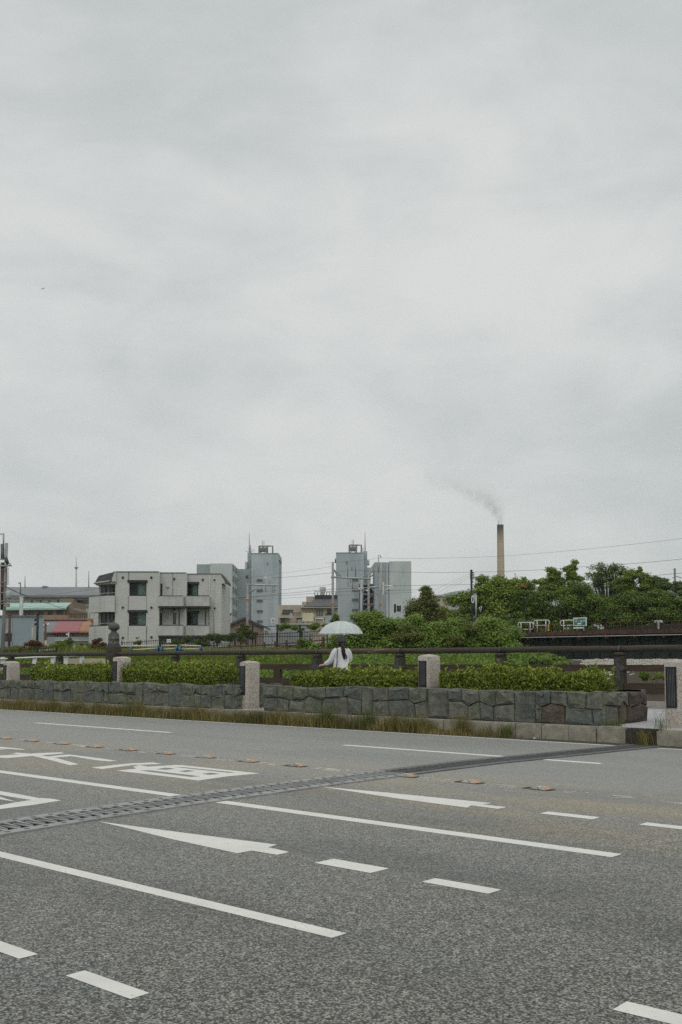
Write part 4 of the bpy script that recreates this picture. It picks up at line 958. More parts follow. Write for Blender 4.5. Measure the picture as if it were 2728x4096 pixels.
# stepped middle and right bays
w2 = [B(768, 220, 812, 345), B(768, 527, 812, 655), B(912, 527, 958, 645)]
ap.wall('wall', 'wall_tile', q_(765, 0)[0] - 1, q_(0, 110)[1], q_(1050, 0)[0] + 1, YB, w2, 1.3, .35, ground=True)
for hl in w2: ap.window(*hl, 1.42, mull=0, fw=.07)
w3 = [B(1052, 206, 1186, 352), B(1052, 515, 1186, 655)]
ap.wall('wall', 'wall_tile', q_(1048, 0)[0], q_(0, 122)[1], q_(1420, 0)[0], YB, w3, 2.5, .35, ground=True)
for hl in w3: ap.window(*hl, 2.62, glass='glass_clear', curtain=.5, fw=.09); ap.box('room_back', 'interior', hl[0] - 3, hl[1] - 3, hl[2] + 3, hl[3] + 3, 3.8, .05)
for b0 in (203, 508): ap.box('shutter_box', 'win_frame', *B(1050, b0, 1192, b0 + 24), 2.36, .3)
# side walls joining the bays, body behind, roof
A = lambda a, b, dd: ap.xz(*q_(a, b), dd)
mb = MB(); x1 = A(765, 0, 0)[0]; mb.box(x1 - .3, x1, .35, 9, -.3, A(765, 100, 0)[1]); mb.build('side_wall', 'wall_tile', ap.t)
mb = MB(); x1 = A(1050, 0, 1.3)[0]; mb.box(x1 - .3, x1, 1.65, 9, -.3, A(1050, 110, 1.3)[1]); mb.build('side_wall', 'wall_tile', ap.t)
mb = MB(); xl, xr = A(320, 0, 0)[0], A(1420, 0, 2.5)[0]; zt_ = A(765, 110, 1.3)[1]
mb.box(xr - .3, xr, 2.85, 11, -.3, A(1420, 200, 2.5)[1]); mb.build('side_wall', 'wall_tile', ap.t)
mb = MB(); mb.box(xl + .4, xr - .35, 5.0, 11, -.3, zt_ - .35); mb.build('body', 'plaster_white', ap.t)
mb = MB(); mb.box(xl, A(765, 0, 0)[0] + .05, -.05, 5, A(0, 100, 0)[1], A(0, 95, 0)[1] + .02); mb.box(A(765, 0, 1.3)[0], A(1050, 0, 1.3)[0] + .05, 1.25, 6, A(0, 110, 1.3)[1], A(0, 106, 1.3)[1] + .02); mb.box(A(1050, 0, 2.5)[0], A(1425, 0, 2.5)[0], 2.45, 7, A(0, 122, 2.5)[1], A(0, 118, 2.5)[1] + .02)
rf_ = mb.build('roof_edge', 'trim_dark', ap.t)
ap.extr('gable_slope', 'roof_dark', [q_(1422, 122), q_(1428, 122), q_(1478, 190), q_(1478, 215), q_(1470, 218), q_(1465, 195)], 2.45, 4)
ap.extr('gable_wall', 'wall_tile', [q_(1419, 124), q_(1425, 126), q_(1468, 192), q_(1468, 216), q_(1419, 222)], 2.52, .4)
# balconies
for (a0, a1, dd0, dd1) in ((765, 1020, -.1, 1.3), (1050, 1295, 1.1, 2.5)):
    for (b0, b1) in ((350, 455), (658, 762)):
        x0, z1 = A(a0, b0, dd0); x1, z0 = A(a1, b1, dd0); x0 += .02
        mb = MB(); mb.box(x0, x1, dd0, dd0 + .12, z0, z1); mb.box(x1 - .12, x1, dd0 + .12, dd1, z0, z1); mb.box(x0, x1 - .12, dd0 + .12, dd1, z0, z0 + .15)
        bc = mb.build('balcony', 'balcony_panel', ap.t)
        MB().box(x0, x1 + .03, dd0 - .03, dd0 + .15, z1 + .003, z1 + .05).build('coping', 'trim_dark', bc)
        MB().box(x0, x1 + .02, dd0 - .02, dd1, z0 - .16, z0 - .003).build('soffit', 'trim_dark', bc)
        if b0 == 350: MB().tube([(x1 - .35, dd0 + .25, z0 - .1), (x1 - .35, dd0 + .25, z0 - 2.6)], .07, 8).build('balcony_post', 'trim_dark', bc)
        MB().tube([(x0 + .3, dd1 - .1, z1 - .9), (x0 + .3 + .6 * (x1 - x0), dd1 - .1, z1 - .9)], .02, 6).build('laundry_pole', 'metal_rail', bc)
# left bay: angled balcony, recess, mansard roof
for (b0, b1, rec0) in ((345, 515, 200), (660, 822, 515)):
    p0, p1, p2 = A(42, b0, 1.6), A(220, b0 + 2, -.3), A(320, b0 - 4, .0); z1 = p1[1]; z0 = A(220, b1, -.3)[1] if b0 == 345 else -.3
    fp = [(p0[0], 1.6), (p1[0], -.35), (p2[0] - .01, -.35), (p2[0] - .01, -.2), (p1[0] + .1, -.2), (p0[0] + .15, 1.7)]
    bc = MB().prism(fp, z0, z1).build('balcony', 'wall_tile', ap.t)
    MB().prism([(p0[0], 1.7), (p1[0] + .1, -.2), (p2[0] - .01, -.2), (p2[0] - .01, 2.4), (p0[0], 2.4)], z0 + .003, z0 + .2).build('balcony_floor', 'plaster_white', bc)
    MB().tube([(p0[0] + .1, 1.6, z1 + .22), (p1[0], -.3, z1 + .24), (p2[0], -.3, z1 + .28)], .03, 6).build('handrail', 'metal_rail', bc)
    MB().tube([(p0[0] + .05, 1.62, z1 + .03), (p1[0], -.3, z1 + .03), (p2[0] - .02, -.3, z1 + .03)], .06, 6).build('coping', 'trim_dark', bc)
    xs0, xs1 = A(145, 0, 2.2)[0], A(322, 0, 2.2)[0]; zt2 = A(0, rec0, 2.2)[1] + .25
    MB().box(xs0, xs1, 2.4, 2.6, z0 + .2, zt2).build('recess_wall', 'plaster_white', ap.t)
    ap.window(*B(168, rec0 + 12, 222, (345 if b0 == 345 else 655)), 2.3, mull=0, fw=.08); ap.window(*B(258, rec0, 300, (345 if b0 == 345 else 655)), 2.3, mull=0, fw=.08)
pA, pB, pC, pD = A(80, 212, .9), A(125, 130, 1.6), A(308, 97, .2), A(262, 195, -.45)
mb = MB(); mb.v += [(pA[0], 1.6, pA[1]), (pD[0], -.45, pD[1]), (pC[0], .2, pC[1]), (pB[0], 2.4, pB[1]), (pA[0], 5, pA[1]), (pB[0], 5, pB[1]), (pC[0], 5, pC[1])]
mb.f += [(0, 1, 2, 3), (0, 3, 5, 4), (3, 2, 6, 5)]; ro = mb.build('mansard_roof', 'roof_dark', ap.t)
for k in range(1, 6):
    f_ = k / 6; a_ = Vector(mb.v[0]).lerp(Vector(mb.v[3]), f_); b_ = Vector(mb.v[1]).lerp(Vector(mb.v[2]), f_); MB().tube([a_ + Vector((0, -.02, .01)), b_ + Vector((0, -.02, .01))], .02, 5).build('roof_batten', 'trim_dark', ro)
MB().tube([mb.v[0], mb.v[1], (pD[0] + .05, .1, pD[1] - .02)], .10, 8).build('gutter_pipe', 'metal_rail', ro)
MB().tube([(pD[0], -.45, pD[1] - .05), (pC[0], .18, pC[1])], .08, 6).build('barge_board', 'trim_dark', ro)
MB().prism([(pA[0] + .1, 1.7), (pD[0], -.3), (pD[0] + .6, .0), (pD[0] + .6, 4.9), (pA[0] + .1, 4.9)], pD[1] - .22, pD[1] - .06).build('eaves', 'plaster_white', ap.t)
ap.extr('roof_gable', 'wall_tile', [q_(272, 192), q_(310, 100), q_(322, 100), q_(322, 200), q_(272, 196)], -.3, .32)
for a, b, dd in ((397, 157, 0), (695, 157, 0), (397, 470, 0), (695, 470, 0), (397, 786, 0), (695, 780, 0), (933, 170, 1.3), (1232, 180, 2.5), (1352, 183, 2.5), (1355, 478, 2.5), (933, 492, 1.3)):
    x_, z_ = A(a, b, dd); MB().lathe([(.11, 0), (.11, .10), (.05, .14)], 10).build('vent_cap', 'trim_dark', ap.t, True, (x_, dd, z_)).rotation_euler = (math.pi / 2, 0, 0)
for a, b in ((865, 252), (865, 560)):
    x_, z_ = A(a, b, 1.3); MB().lathe([(.16, 0), (.15, .08), (.06, .13)], 12).build('wall_lamp', 'plaster_white', ap.t, True, (x_, 1.3, z_)).rotation_euler = (math.pi / 2, 0, 0)
for a, dd in ((1300, 2.5), (1348, 2.5)): ap.tube('down_pipe', 'balcony_panel', [q_(a, 135) + (dd - .08,), q_(a, 900) + (dd - .08,)], .05)

# ------------------------------------------------------------------ blue-grey tower blocks
mat('tower_blue', (0.43, 0.485, 0.50, 1), (0.365, 0.415, 0.43, 1), .15, 0.8, streak=((0.25, 0.305, 0.325, 1), .6, .5))
mat('tower_green', (0.50, 0.545, 0.54, 1), (0.43, 0.475, 0.47, 1), .15, 0.8, streak=((0.30, 0.35, 0.35, 1), .7, .45))
mat('tower_dark', (0.33, 0.38, 0.395, 1), (0.28, 0.325, 0.34, 1), .2, 0.8, streak=((0.20, 0.24, 0.25, 1), .5, .6))
mat('stack_frame', (0.20, 0.21, 0.20, 1), (0.15, 0.15, 0.14, 1), 2, 0.7)
mat('tank_cream', (0.62, 0.57, 0.40, 1), (0.5, 0.45, 0.31, 1), .8, 0.6)
D_T = 280.0
def rooftop(s, x0, x1, ytop, yroof, dd, mirror=False):
    """the pair of water tanks on a steel stand"""
    t = s.t; a, zt = s.xz(x0, ytop, dd); b, z0 = s.xz(x1, yroof, dd); zm = z0 + (zt - z0) * .42; zk = z0 + (zt - z0) * .66
    fr = MB()
    for x in (a, b):
        for y in (dd, dd + 3): fr.tube([(x, y, z0), (x, y, zt)], .18, 6)
    for z_ in (zm, zt):
        for y in (dd, dd + 3): fr.tube([(a, y, z_), (b, y, z_)], .16, 6)
    fr.tube([(a, dd, z0), (b, dd, zm)], .1, 5); fr.tube([(b, dd, z0), (a, dd, zm)], .1, 5)
    st = fr.build('tank_stand', 'stack_frame', t)
    MB().box(a - .2, b + .2, dd + .3, dd + 2.8, zm, zk).build('platform', 'stack_frame', st)
    for k in (.27, .73):
        x = a + (b - a) * k; rr = (b - a) * .22; MB().lathe([(rr, 0), (rr, (zt - zk) * .55), (rr * .75, (zt - zk) * .8), (rr * .2, (zt - zk) * .92)], 14, (x, dd + 1.5, zk)).build('tank', 'plaster_white', st, True)
    sx = b + 1.6 if not mirror else b + 1.4
    MB().tube([(b, dd + 1, zk + .8), (sx, dd + 1, zk + .8), (sx, dd + 1, z0)], .22, 6).build('pipe', 'stack_frame', st)
    for k in (.4, .6): MB().tube([(a + (b - a) * k, dd + 1, zt - .3), (a + (b - a) * k, dd + 1, zt + 1.6)], .07, 5).build('aerial', 'stack_frame', st)
t1 = Site('tower_block', 'blue-grey tower block with water tanks on its roof, left of the umbrella', 'building', 1040, D_T, 1.5, 'pair of blue-grey tower blocks')
t1.box('tower', 'tower_blue', 1006, 2213, 1115, 2213, 0, 14, ground=True); t1.box('roof_lip', 'tower_dark', 1004, 2212, 1113, 2214, -.15, 13)
t1.box('stair_shaft', 'tower_dark', 990, 2210, 1008, 2240, 3, 8, ground=True); t1.box('lower_tower', 'tower_dark', 952, 2276, 1012, 2276, 1.2, 12, ground=True)
t1.box('corner_pier', 'tower_green', 1007, 2278, 1013, 2278, -.25, 1.4, ground=True)
t1.box('eaves_bracket', 'tower_blue', 1114, 2234, 1119, 2240, 0, 10)
rooftop(t1, 1036, 1067, 2184, 2213, 3)
for y in (2316, 2357, 2398, 2440, 2481): t1.window(1027, y, 1051, y + 9, -.25, mull=2, fw=.14, glass='glass', frame='stack_frame')
t1.window(983, 2302, 992, 2311, .95, mull=0, fw=.1); t1.window(1067, 2249, 1074, 2257, -.25, mull=0, fw=.1, glass='glass', frame='tower_blue')
t1.tube('lightning_rod', 'stack_frame', [(997, 2212, 5), (997, 2130, 5)], [.16, .05], n=5); t1.tube('aerial_mast', 'stack_frame', [(1002, 2212, 3), (1002, 2180, 3)], .12, n=5)
for y, xa, xb in ((2205, 981, 1015), (2195, 990, 1010), (2200, 1004, 1022)): t1.tube('aerial', 'stack_frame', [(xa, y, 4), (xb, y, 4)], .05, n=4)
t1.box('roof_unit', 'plaster_white', 980, 2247, 988, 2274, 2, 3)
wg = t1.box('wing', 'tower_green', 840, 2254, 928, 2254, -15, 16, ground=True); t1.box('wing', 'tower_dark', 787, 2257, 841, 2257, -14.6, 15, ground=True)
# windows down the narrow flank of the wing (its right-hand end wall)
ux, _ = t1.xz(928, 2254, -15)
for k in range(6):
    for j in range(3):
        z0 = 24.3 - k * 3.0; y0 = -12.5 + j * 4.4
        wn = MB().box(ux + .02, ux + .14, y0, y0 + 1.6, z0, z0 + 1.7).build('window', 'stack_frame', t1.t); MB().box(ux + .141, ux + .16, y0 + .12, y0 + 1.48, z0 + .12, z0 + 1.58).build('pane', 'glass', wn)
t2 = Site('tower_block', 'blue-grey tower block with outside stairs and roof tanks, right of the umbrella', 'building', 1400, D_T, 1.5, 'pair of blue-grey tower blocks')
t2.box('tower', 'tower_blue', 1344, 2211, 1456, 2211, 0, 14, ground=True); t2.box('roof_lip', 'tower_dark', 1344, 2209.5, 1456, 2211, -.15, 13.5)
t2.box('stair_shaft', 'tower_dark', 1455, 2205, 1469, 2240, 2, 8, ground=True); t2.box('lower_tower', 'tower_dark', 1455, 2270, 1482, 2270, 1, 9, ground=True); t2.box('roof_unit', 'tower_blue', 1468, 2240, 1478, 2256, 2, 4)
t2.box('eaves_bracket', 'tower_blue', 1339, 2233, 1344, 2239, 0, 10)
rooftop(t2, 1397, 1426, 2180, 2210, 3, True)
t2.window(1384, 2245, 1392, 2254, -.25, mull=0, fw=.1, glass='glass', frame='tower_blue')
for y in (2314, 2354, 2394, 2436): t2.window(1408, y, 1433, y + 9, -.25, mull=2, fw=.14, glass='glass', frame='stack_frame')
t2.tube('lightning_rod', 'stack_frame', [(1460, 2206, 5), (1460, 2125, 5)], [.16, .05], n=5); t2.tube('aerial_mast', 'stack_frame', [(1452, 2208, 3), (1452, 2190, 3)], .1, n=5)
t2.box('wing', 'tower_green', 1557, 2245, 1645, 2245, -15, 16, ground=True); t2.box('wing', 'tower_dark', 1498, 2249, 1558, 2249, -14, 15, ground=True)
for x in (1520, 1545): t2.box('buttress', 'tower_green', x, 2250, x + 9, 2250, -14.3, .6, ground=True)
t2.extr('sloping_parapet', 'tower_green', [(1498, 2250), (1498, 2280), (1474, 2310), (1474, 2282)], -8, 1.5)
ux, _ = t2.xz(1498, 2249, -14)
MB().box(ux - 3.9, ux - .1, -3, -2.6, 0, 21.5).build('stair_core', 'trim_dark', t2.t)
for k in range(8):
    z0 = 2 + k * 2.7
    MB().box(ux - 3.6, ux, -8, -3, z0, z0 + .25).build('landing', 'tower_dark', t2.t)
    fl = MB(); fl.extr([(ux - 3.4, z0 + .3), (ux - .2, z0 + 2.5), (ux - .2, z0 + 2.85), (ux - 3.4, z0 + .65)], -7.8, -7.3); fl.build('stair_flight', 'stack_frame', t2.t)
MB().box(ux - 3.8, ux - 3.5, -8.2, -7.9, 0, 22).build('stair_post', 'tower_blue', t2.t)
t2.box('slot_window', 'glass', 1577, 2417, 1581, 2441, -15.1, .2)

# ------------------------------------------------------------------ houses and sheds on the left
def corrugated(name, c1, c2, pitch):
    m, t, p, o = newmat(name)
    tc_ = N(t, 'ShaderNodeTexCoord'); wv = N(t, 'ShaderNodeTexWave', i_Scale=1.0 / pitch * .31831 * math.pi / 1.0, i_Distortion=0.15); LK(t, tc_.outputs['Object'], wv.inputs['Vector'])
    r = N(t, 'ShaderNodeValToRGB'); r.color_ramp.elements[0].color = c2; r.color_ramp.elements[1].color = c1; LK(t, wv.outputs['Fac'], r.inputs['Fac']); LK(t, r.outputs[0], p.inputs['Base Color'])
    b = N(t, 'ShaderNodeBump', i_Strength=.6, i_Distance=.05); LK(t, wv.outputs['Fac'], b.inputs['Height']); LK(t, b.outputs[0], p.inputs['Normal']); p.inputs['Roughness'].default_value = .5
    return m
corrugated('shed_blue', (0.33, 0.40, 0.43, 1), (0.235, 0.295, 0.325, 1), .3)
corrugated('roof_red', (0.36, 0.11, 0.115, 1), (0.22, 0.065, 0.07, 1), .35)
mat('roof_grey', (0.19, 0.20, 0.21, 1), (0.15, 0.16, 0.17, 1), .2, .6, streak=((0.13, 0.135, 0.14, 1), .4, .4))
mat('roof_green', (0.33, 0.50, 0.42, 1), (0.27, 0.42, 0.355, 1), .3, .6, streak=((0.22, 0.33, 0.28, 1), .5, .7))
mat('wall_brown', (0.26, 0.20, 0.15, 1), (0.20, 0.155, 0.115, 1), .3, .85, streak=((0.13, 0.10, 0.075, 1), .4, .6))
mat('wall_orange', (0.36, 0.20, 0.115, 1), (0.28, 0.155, 0.09, 1), .4, .85)
mat('wall_beige', (0.46, 0.41, 0.33, 1), (0.37, 0.33, 0.265, 1), .2, .85, streak=((0.25, 0.22, 0.18, 1), .5, .6))
mat('wall_pink', (0.29, 0.22, 0.185, 1), (0.23, 0.175, 0.15, 1), .3, .85)
mat('wall_grey', (0.33, 0.335, 0.335, 1), (0.26, 0.265, 0.265, 1), .3, .85, streak=((0.19, 0.19, 0.185, 1), .4, .9))
mat('roof_tile', (0.10, 0.10, 0.10, 1), (0.06, 0.06, 0.06, 1), 2, .6, .5, 5)
mat('pole_concrete', (0.30, 0.30, 0.29, 1), (0.22, 0.22, 0.21, 1), 2, .8)
mat('pole_rust', (0.12, 0.07, 0.05, 1), (0.075, 0.045, 0.035, 1), 3, .8)
mat('pole_green', (0.14, 0.18, 0.18, 1), (0.10, 0.13, 0.13, 1), 3, .7)
mat('pole_black', (0.03, 0.032, 0.032, 1), (0.02, 0.02, 0.02, 1), 3, .7)
mat('galvanised', (0.42, 0.45, 0.45, 1), (0.32, 0.345, 0.345, 1), 2, .55, metal=.2)
mat('orange_band', (0.55, 0.17, 0.06, 1), (0.45, 0.13, 0.05, 1), 5, .6)
mat('white_paint', (0.72, 0.73, 0.72, 1), (0.6, 0.61, 0.6, 1), 3, .5)
mat('cable', (0.055, 0.06, 0.062, 1), (0.04, 0.042, 0.044, 1), 3, .6)

wh = Site('warehouse', 'long white warehouse with low grey roof and square windows', 'building', 230, 230, 1.6)
wv_ = [(86 + 34.8 * k, 2401, 97 + 34.8 * k, 2414) for k in range(5)] + [(291, 2398, 358, 2417), (306, 2440, 326, 2460)]
wh.wall('wall', 'plaster_white', 20, 2380, 420, 2400, [], -.01, .6); wh.wall('wall', 'plaster_white', 20, 2396, 420, 2560, wv_, 0, .6, ground=True)
for k, hl in enumerate(wv_): wh.window(*hl, .25, mull=3 if k == 5 else 1, fw=.12, frame='stack_frame')
a, zt = wh.xz(20, 2348, 12); b, zz = wh.xz(420, 2381, -1.2); aa = wh.xz(20, 2381, -1.2)[0]; bb = wh.xz(425, 2347, 12)[0]
mb = MB(); mb.v += [(aa, -1.2, zz), (b, -1.2, zz), (bb, 12, zt), (a, 12, zt), (aa, -1.2, zz - .5), (b, -1.2, zz - .5), (bb, 25, zz), (a, 25, zz)]; mb.f += [(0, 1, 2, 3), (4, 5, 1, 0), (3, 2, 6, 7), (1, 5, 6, 2)]
rf_ = mb.build('roof', 'roof_grey', wh.t)
wh.box('roof_vent', 'wall_grey', 168, 2343, 182, 2350, 10, 3, rf_)
for x, yt in ((100, 2304), (355, 2283)): wh.tube('rod', 'stack_frame', [(x, 2350, 11), (x, yt, 11)], [.12, .06], n=5)
wh.box('brown_block', 'wall_brown', 239, 2394, 291, 2450, -4, 4)
wh.box('band', 'wall_grey', 290, 2419, 420, 2423, -.2, .2); wh.box('band', 'wall_grey', 290, 2427, 420, 2430, -.2, .2)
ms_ = Site('radio_mast', 'slender pale mast with a ring near its top behind the warehouse', 'mast', 305, 300, 1.6)
ms_.tube('pole', 'plaster_white', [(304.5, 2420, 0), (305, 2272, 0)], [.34, .2], n=10); ms_.tube('whip', 'stack_frame', [(305, 2272, 0), (305.5, 2228, 0)], [.1, .04], n=5)
x_, z_ = ms_.xz(305, 2271, 0); MB().lathe([(.2, -.4), (.62, 0), (.62, .2), (.2, .25)], 16, (x_, 0, z_)).build('ring_platform', 'plaster_white', ms_.t)

br_ = Site('brown_building', 'low brown building with a pale green metal roof', 'building', 160, 160, 1.7)
wv_ = [(84, 2448, 136, 2462), (150, 2448, 178, 2460), (188, 2446, 212, 2460), (224, 2440, 252, 2458)]
br_.wall('wall', 'wall_brown', 18, 2433, 256, 2560, wv_, 0, .4, ground=True)
for hl in wv_: br_.window(*hl, .2, mull=2, fw=.09)
br_.extr('end_wall', 'wall_brown', [(254, 2436), (292, 2406), (292, 2430), (300, 2440), (300, 2560), (254, 2560)], 1.5, 8)
a0 = br_.xz(8, 2434, -.8); a1 = br_.xz(266, 2430, -.8); a2 = br_.xz(288, 2410, 6); a3 = br_.xz(10, 2413, 6)
mb = MB(); mb.v += [(a0[0], -.8, a0[1]), (a1[0], -.8, a1[1]), (a2[0], 6, a2[1]), (a3[0], 6, a3[1]), (a0[0], -.8, a0[1] - .3), (a1[0], -.8, a1[1] - .3)]; mb.f += [(0, 1, 2, 3), (4, 5, 1, 0)]
rf_ = mb.build('roof', 'roof_green', br_.t)
br_.box('terrace', 'wall_brown', 105, 2460, 300, 2480, -6, 6); br_.box('terrace', 'wall_orange', 160, 2474, 360, 2560, -8, 2, ground=True)
for k in range(9): br_.tube('railing_bar', 'trim_dark', [(276 + k * 9, 2455, -6.2), (276 + k * 9, 2470, -6.2)], .05, n=4)
br_.tube('railing_top', 'trim_dark', [(276, 2455, -6.2), (352, 2456, -6.2)], .06, n=4)

sh = Site('metal_shed', 'blue-grey corrugated shed behind the utility pole', 'building', 90, 88, 1.6)
hl = (15, 2535, 50, 2566)
sh.wall('wall', 'shed_blue', -60, 2467, 171, 2640, [hl], 0, .15, ground=True); sh.window(*hl, .05, mull=1, fw=.1)
a, zt = sh.xz(171, 2467, 0); a0 = sh.xz(-60, 2467, 0)[0]; ab = sh.xz(168, 2467, 7)[0]
MB().prism([(a - .15, .15), (a, .15), (ab, 7), (ab - .15, 7)], -.3, zt).build('side_wall', 'shed_blue', sh.t)
MB().prism([(a0, -.1), (a + .08, -.1), (ab + .05, 7), (a0 - 1, 7)], zt + .003, zt + .12).build('roof', 'roof_grey', sh.t)
sh.box('extractor_hood', 'metal_rail', 22, 2518, 33, 2531, -.5, .5)

rh = Site('red_roofed_house', 'small house with a dull red metal roof beside the apartment house', 'building', 260, 104, 1.4)
hs_ = [(212, 2532, 246, 2556), (250, 2532, 296, 2556), (300, 2532, 313, 2556)]
rh.wall('wall', 'wall_grey', 186, 2524, 360, 2640, [(214, 2534, 244, 2554), (252, 2534, 294, 2554)], 0, .2, ground=True)
for hl in ((214, 2534, 244, 2554), (252, 2534, 294, 2554)): rh.window(*hl, .08, mull=1, fw=.06, glass='wall_grey')
def slope(s, name, m, q4, d0, d1, parent=None, th=.15):
    P_ = [s.xz(*q4[0], d0), s.xz(*q4[1], d0), s.xz(*q4[2], d1), s.xz(*q4[3], d1)]; ys_ = (d0, d0, d1, d1)
    mb = MB(); mb.v += [(p_[0], y_, p_[1]) for p_, y_ in zip(P_, ys_)] + [(p_[0], y_, p_[1] - th) for p_, y_ in zip(P_, ys_)]
    mb.f += [(0, 1, 2, 3), (7, 6, 5, 4), (4, 5, 1, 0), (5, 6, 2, 1), (7, 4, 0, 3)]; return mb.build(name, m, parent or s.t)
slope(rh, 'roof', 'roof_red', [(206, 2527), (314, 2526), (331, 2484), (232, 2484)], -.6, 4.5); slope(rh, 'roof', 'roof_grey', [(172, 2528), (206, 2527.5), (231, 2486), (186, 2487)], -.55, 4.4)
slope(rh, 'roof', 'wall_orange', [(315, 2526), (365, 2526), (365, 2486), (332, 2486)], -.5, 4.3)
rh.box('ridge_beam', 'trim_dark', 168, 2479, 345, 2484, 4.6, .4); rh.box('low_wall', 'wall_grey', 190, 2548, 365, 2556, -2.5, .3, ground=True); rh.box('white_sill', 'white_paint', 220, 2560, 356, 2562, -2.8, .2)
rh.box('sign_board', 'white_paint', 272, 2529, 276, 2556, -1.5, .15); rh.box('sign_arm', 'white_paint', 264, 2534, 272, 2540, -1.5, .15)

# tile-roofed house peeking out behind the apartment house; gabled house; beige building
th_ = Site('tile_roofed_house', 'old house with grey tiled roof half hidden by the apartment house', 'building', 900, 112, 1.6)
th_.box('wall', 'wall_beige', 880, 2452, 902, 2560, 0, 5, ground=True); th_.window(884, 2462, 900, 2500, -.1, mull=1, fw=.06)
slope(th_, 'roof', 'roof_tile', [(860, 2455), (926, 2456), (888, 2412), (860, 2412)], -1, 3.2)
for k in range(5):
    f_ = k / 5; a_ = th_.xz(926 - 38 * f_, 2456 - 44 * f_, -1 + 4.2 * f_); b_ = th_.xz(862, 2455 - 43 * f_, -1 + 4.2 * f_); MB().tube([(a_[0], -1 + 4.2 * f_, a_[1] + .05), (b_[0], -1 + 4.2 * f_, b_[1] + .05)], .07, 5).build('tile_course', 'wall_grey', th_.t)
th_.tube('down_pipe', 'trim_dark', [(924, 2457, -.9), (905, 2466, -.3), (902, 2540, -.3)], .06)
gh = Site('gabled_house', 'brown gabled house with dark roof edge below the tower block', 'building', 980, 128, 1.7)
gh.extr('gable_wall', 'wall_pink', [(906, 2500), (977, 2470), (1054, 2505), (1054, 2640), (906, 2640)], 0, .4)
for a_, b_ in (((900, 2503), (977, 2467)), ((977, 2467), (1062, 2506))):
    p0, p1 = gh.xz(*a_, -.5), gh.xz(*b_, -.5); mb = MB(); mb.v += [(p0[0], -.5, p0[1]), (p1[0], -.5, p1[1]), (p1[0], 8, p1[1]), (p0[0], 8, p0[1]), (p0[0], -.5, p0[1] - .25), (p1[0], -.5, p1[1] - .25), (p1[0], 8, p1[1] - .25), (p0[0], 8, p0[1] - .25)]; mb.f += [(0, 1, 2, 3), (7, 6, 5, 4), (4, 5, 1, 0), (6, 7, 3, 2), (5, 6, 2, 1), (7, 4, 0, 3)]; mb.build('roof', 'roof_tile', gh.t)
gh.window(942, 2524, 948, 2545, -.06, mull=0, fw=.05, frame='white_paint'); gh.box('brick_patch', 'wall_orange', 1058, 2522, 1072, 2536, -.2, .3)
bb_ = Site('beige_building', 'beige building with grey hipped roof between the two tower blocks', 'building', 1230, 200, 1.6)
hl1, hl2, hl3, hl4 = (1129, 2439, 1173, 2460), (1266, 2439, 1292, 2464), (1308, 2438, 1326, 2455), (1122, 2472, 1140, 2494)
bb_.wall('wall', 'wall_beige', 1112, 2420, 1215, 2560, [hl1, hl4], 0, .4, ground=True); bb_.window(*hl1, .2, mull=3, fw=.1, frame='stack_frame'); bb_.window(*hl4, .2, mull=1, fw=.1, frame='stack_frame')
bb_.wall('wall', 'wall_beige', 1203, 2429, 1348, 2560, [hl2, hl3], -1.5, .4, ground=True); bb_.window(*hl2, -1.3, mull=1, fw=.1, glass='wall_grey'); bb_.window(*hl3, -1.3, mull=1, fw=.1)
bb_.box('body', 'wall_beige', 1114, 2421, 1350, 2440, .5, 12, ground=True)
slope(bb_, 'roof', 'roof_tile', [(1216, 2424), (1352, 2424), (1352, 2396), (1256, 2397)], -2.5, 4); bb_.box('eaves', 'wall_beige', 1202, 2428, 1352, 2431, -2.6, 4); bb_.box('parapet', 'wall_beige', 1208, 2407, 1226, 2425, 2, 4); bb_.box('parapet', 'wall_beige', 1225, 2386, 1262, 2410, 5, 4)
tk = bb_.box('roof_deck', 'trim_dark', 1259, 2380, 1350, 2400, 4.5, 5); bb_.box('roof_tank', 'plaster_white', 1278, 2348, 1303, 2363, 6, 3); bb_.box('tank_base', 'plaster_white', 1284, 2363, 1298, 2382, 6.3, 2.5)
for k in range(8): bb_.tube('roof_rail', 'plaster_white', [(1258 + k * 12, 2380, 4.3), (1258 + k * 12, 2366, 4.3)], .09, n=5)
bb_.tube('roof_rail', 'plaster_white', [(1257, 2366, 4.3), (1350, 2367, 4.3)], .09, n=5)
bb_.tube('balcony_rail', 'trim_dark', [(1126, 2453, -1), (1204, 2452, -1)], .07, n=5)
for k in range(14): bb_.tube('balcony_bar', 'trim_dark', [(1126 + k * 6, 2453, -1), (1126 + k * 6, 2466, -1)], .04, n=4)
bb_.box('balcony_slab', 'wall_beige', 1116, 2467, 1345, 2471, -2, 2); bb_.tube('plinth_frame', 'white_paint', [(1262, 2492, -3), (1262, 2474, -3), (1294, 2474, -3), (1294, 2492, -3)], .12, n=5)
wt = Site('water_tank', 'cream plastic water tank with ribbed top in front of beige building', 'tank', 1231, 165, 1.7)
mb = MB(); a, zt = wt.xz(1209, 2455, 0); b, zz = wt.xz(1254, 2486, 0); mb.prism([(a + .15, 0), (b - .15, 0), (b, .2), (b, 2), (a, 2), (a, .2)], zz, zt); wt_o = mb.build('tank_body', 'tank_cream', wt.t)
for k in range(3):
    xa = a + (b - a) * (k + .04) / 3; xb_ = a + (b - a) * (k + .96) / 3; MB().extr([(xa, zt), (xb_, zt), (xb_ - .12, zt + .12), (xa + .12, zt + .12)], .15, 1.9).build('lid', 'tank_cream', wt.t)
for x in (1212, 1232, 1251): wt.box('stand_leg', 'stack_frame', x - 1, 2486, x + 1, 2500, .2, 1.4, ground=True)
wt.box('grey_cabinet', 'wall_grey', 1190, 2478, 1207, 2500, 2, 2, ground=True)
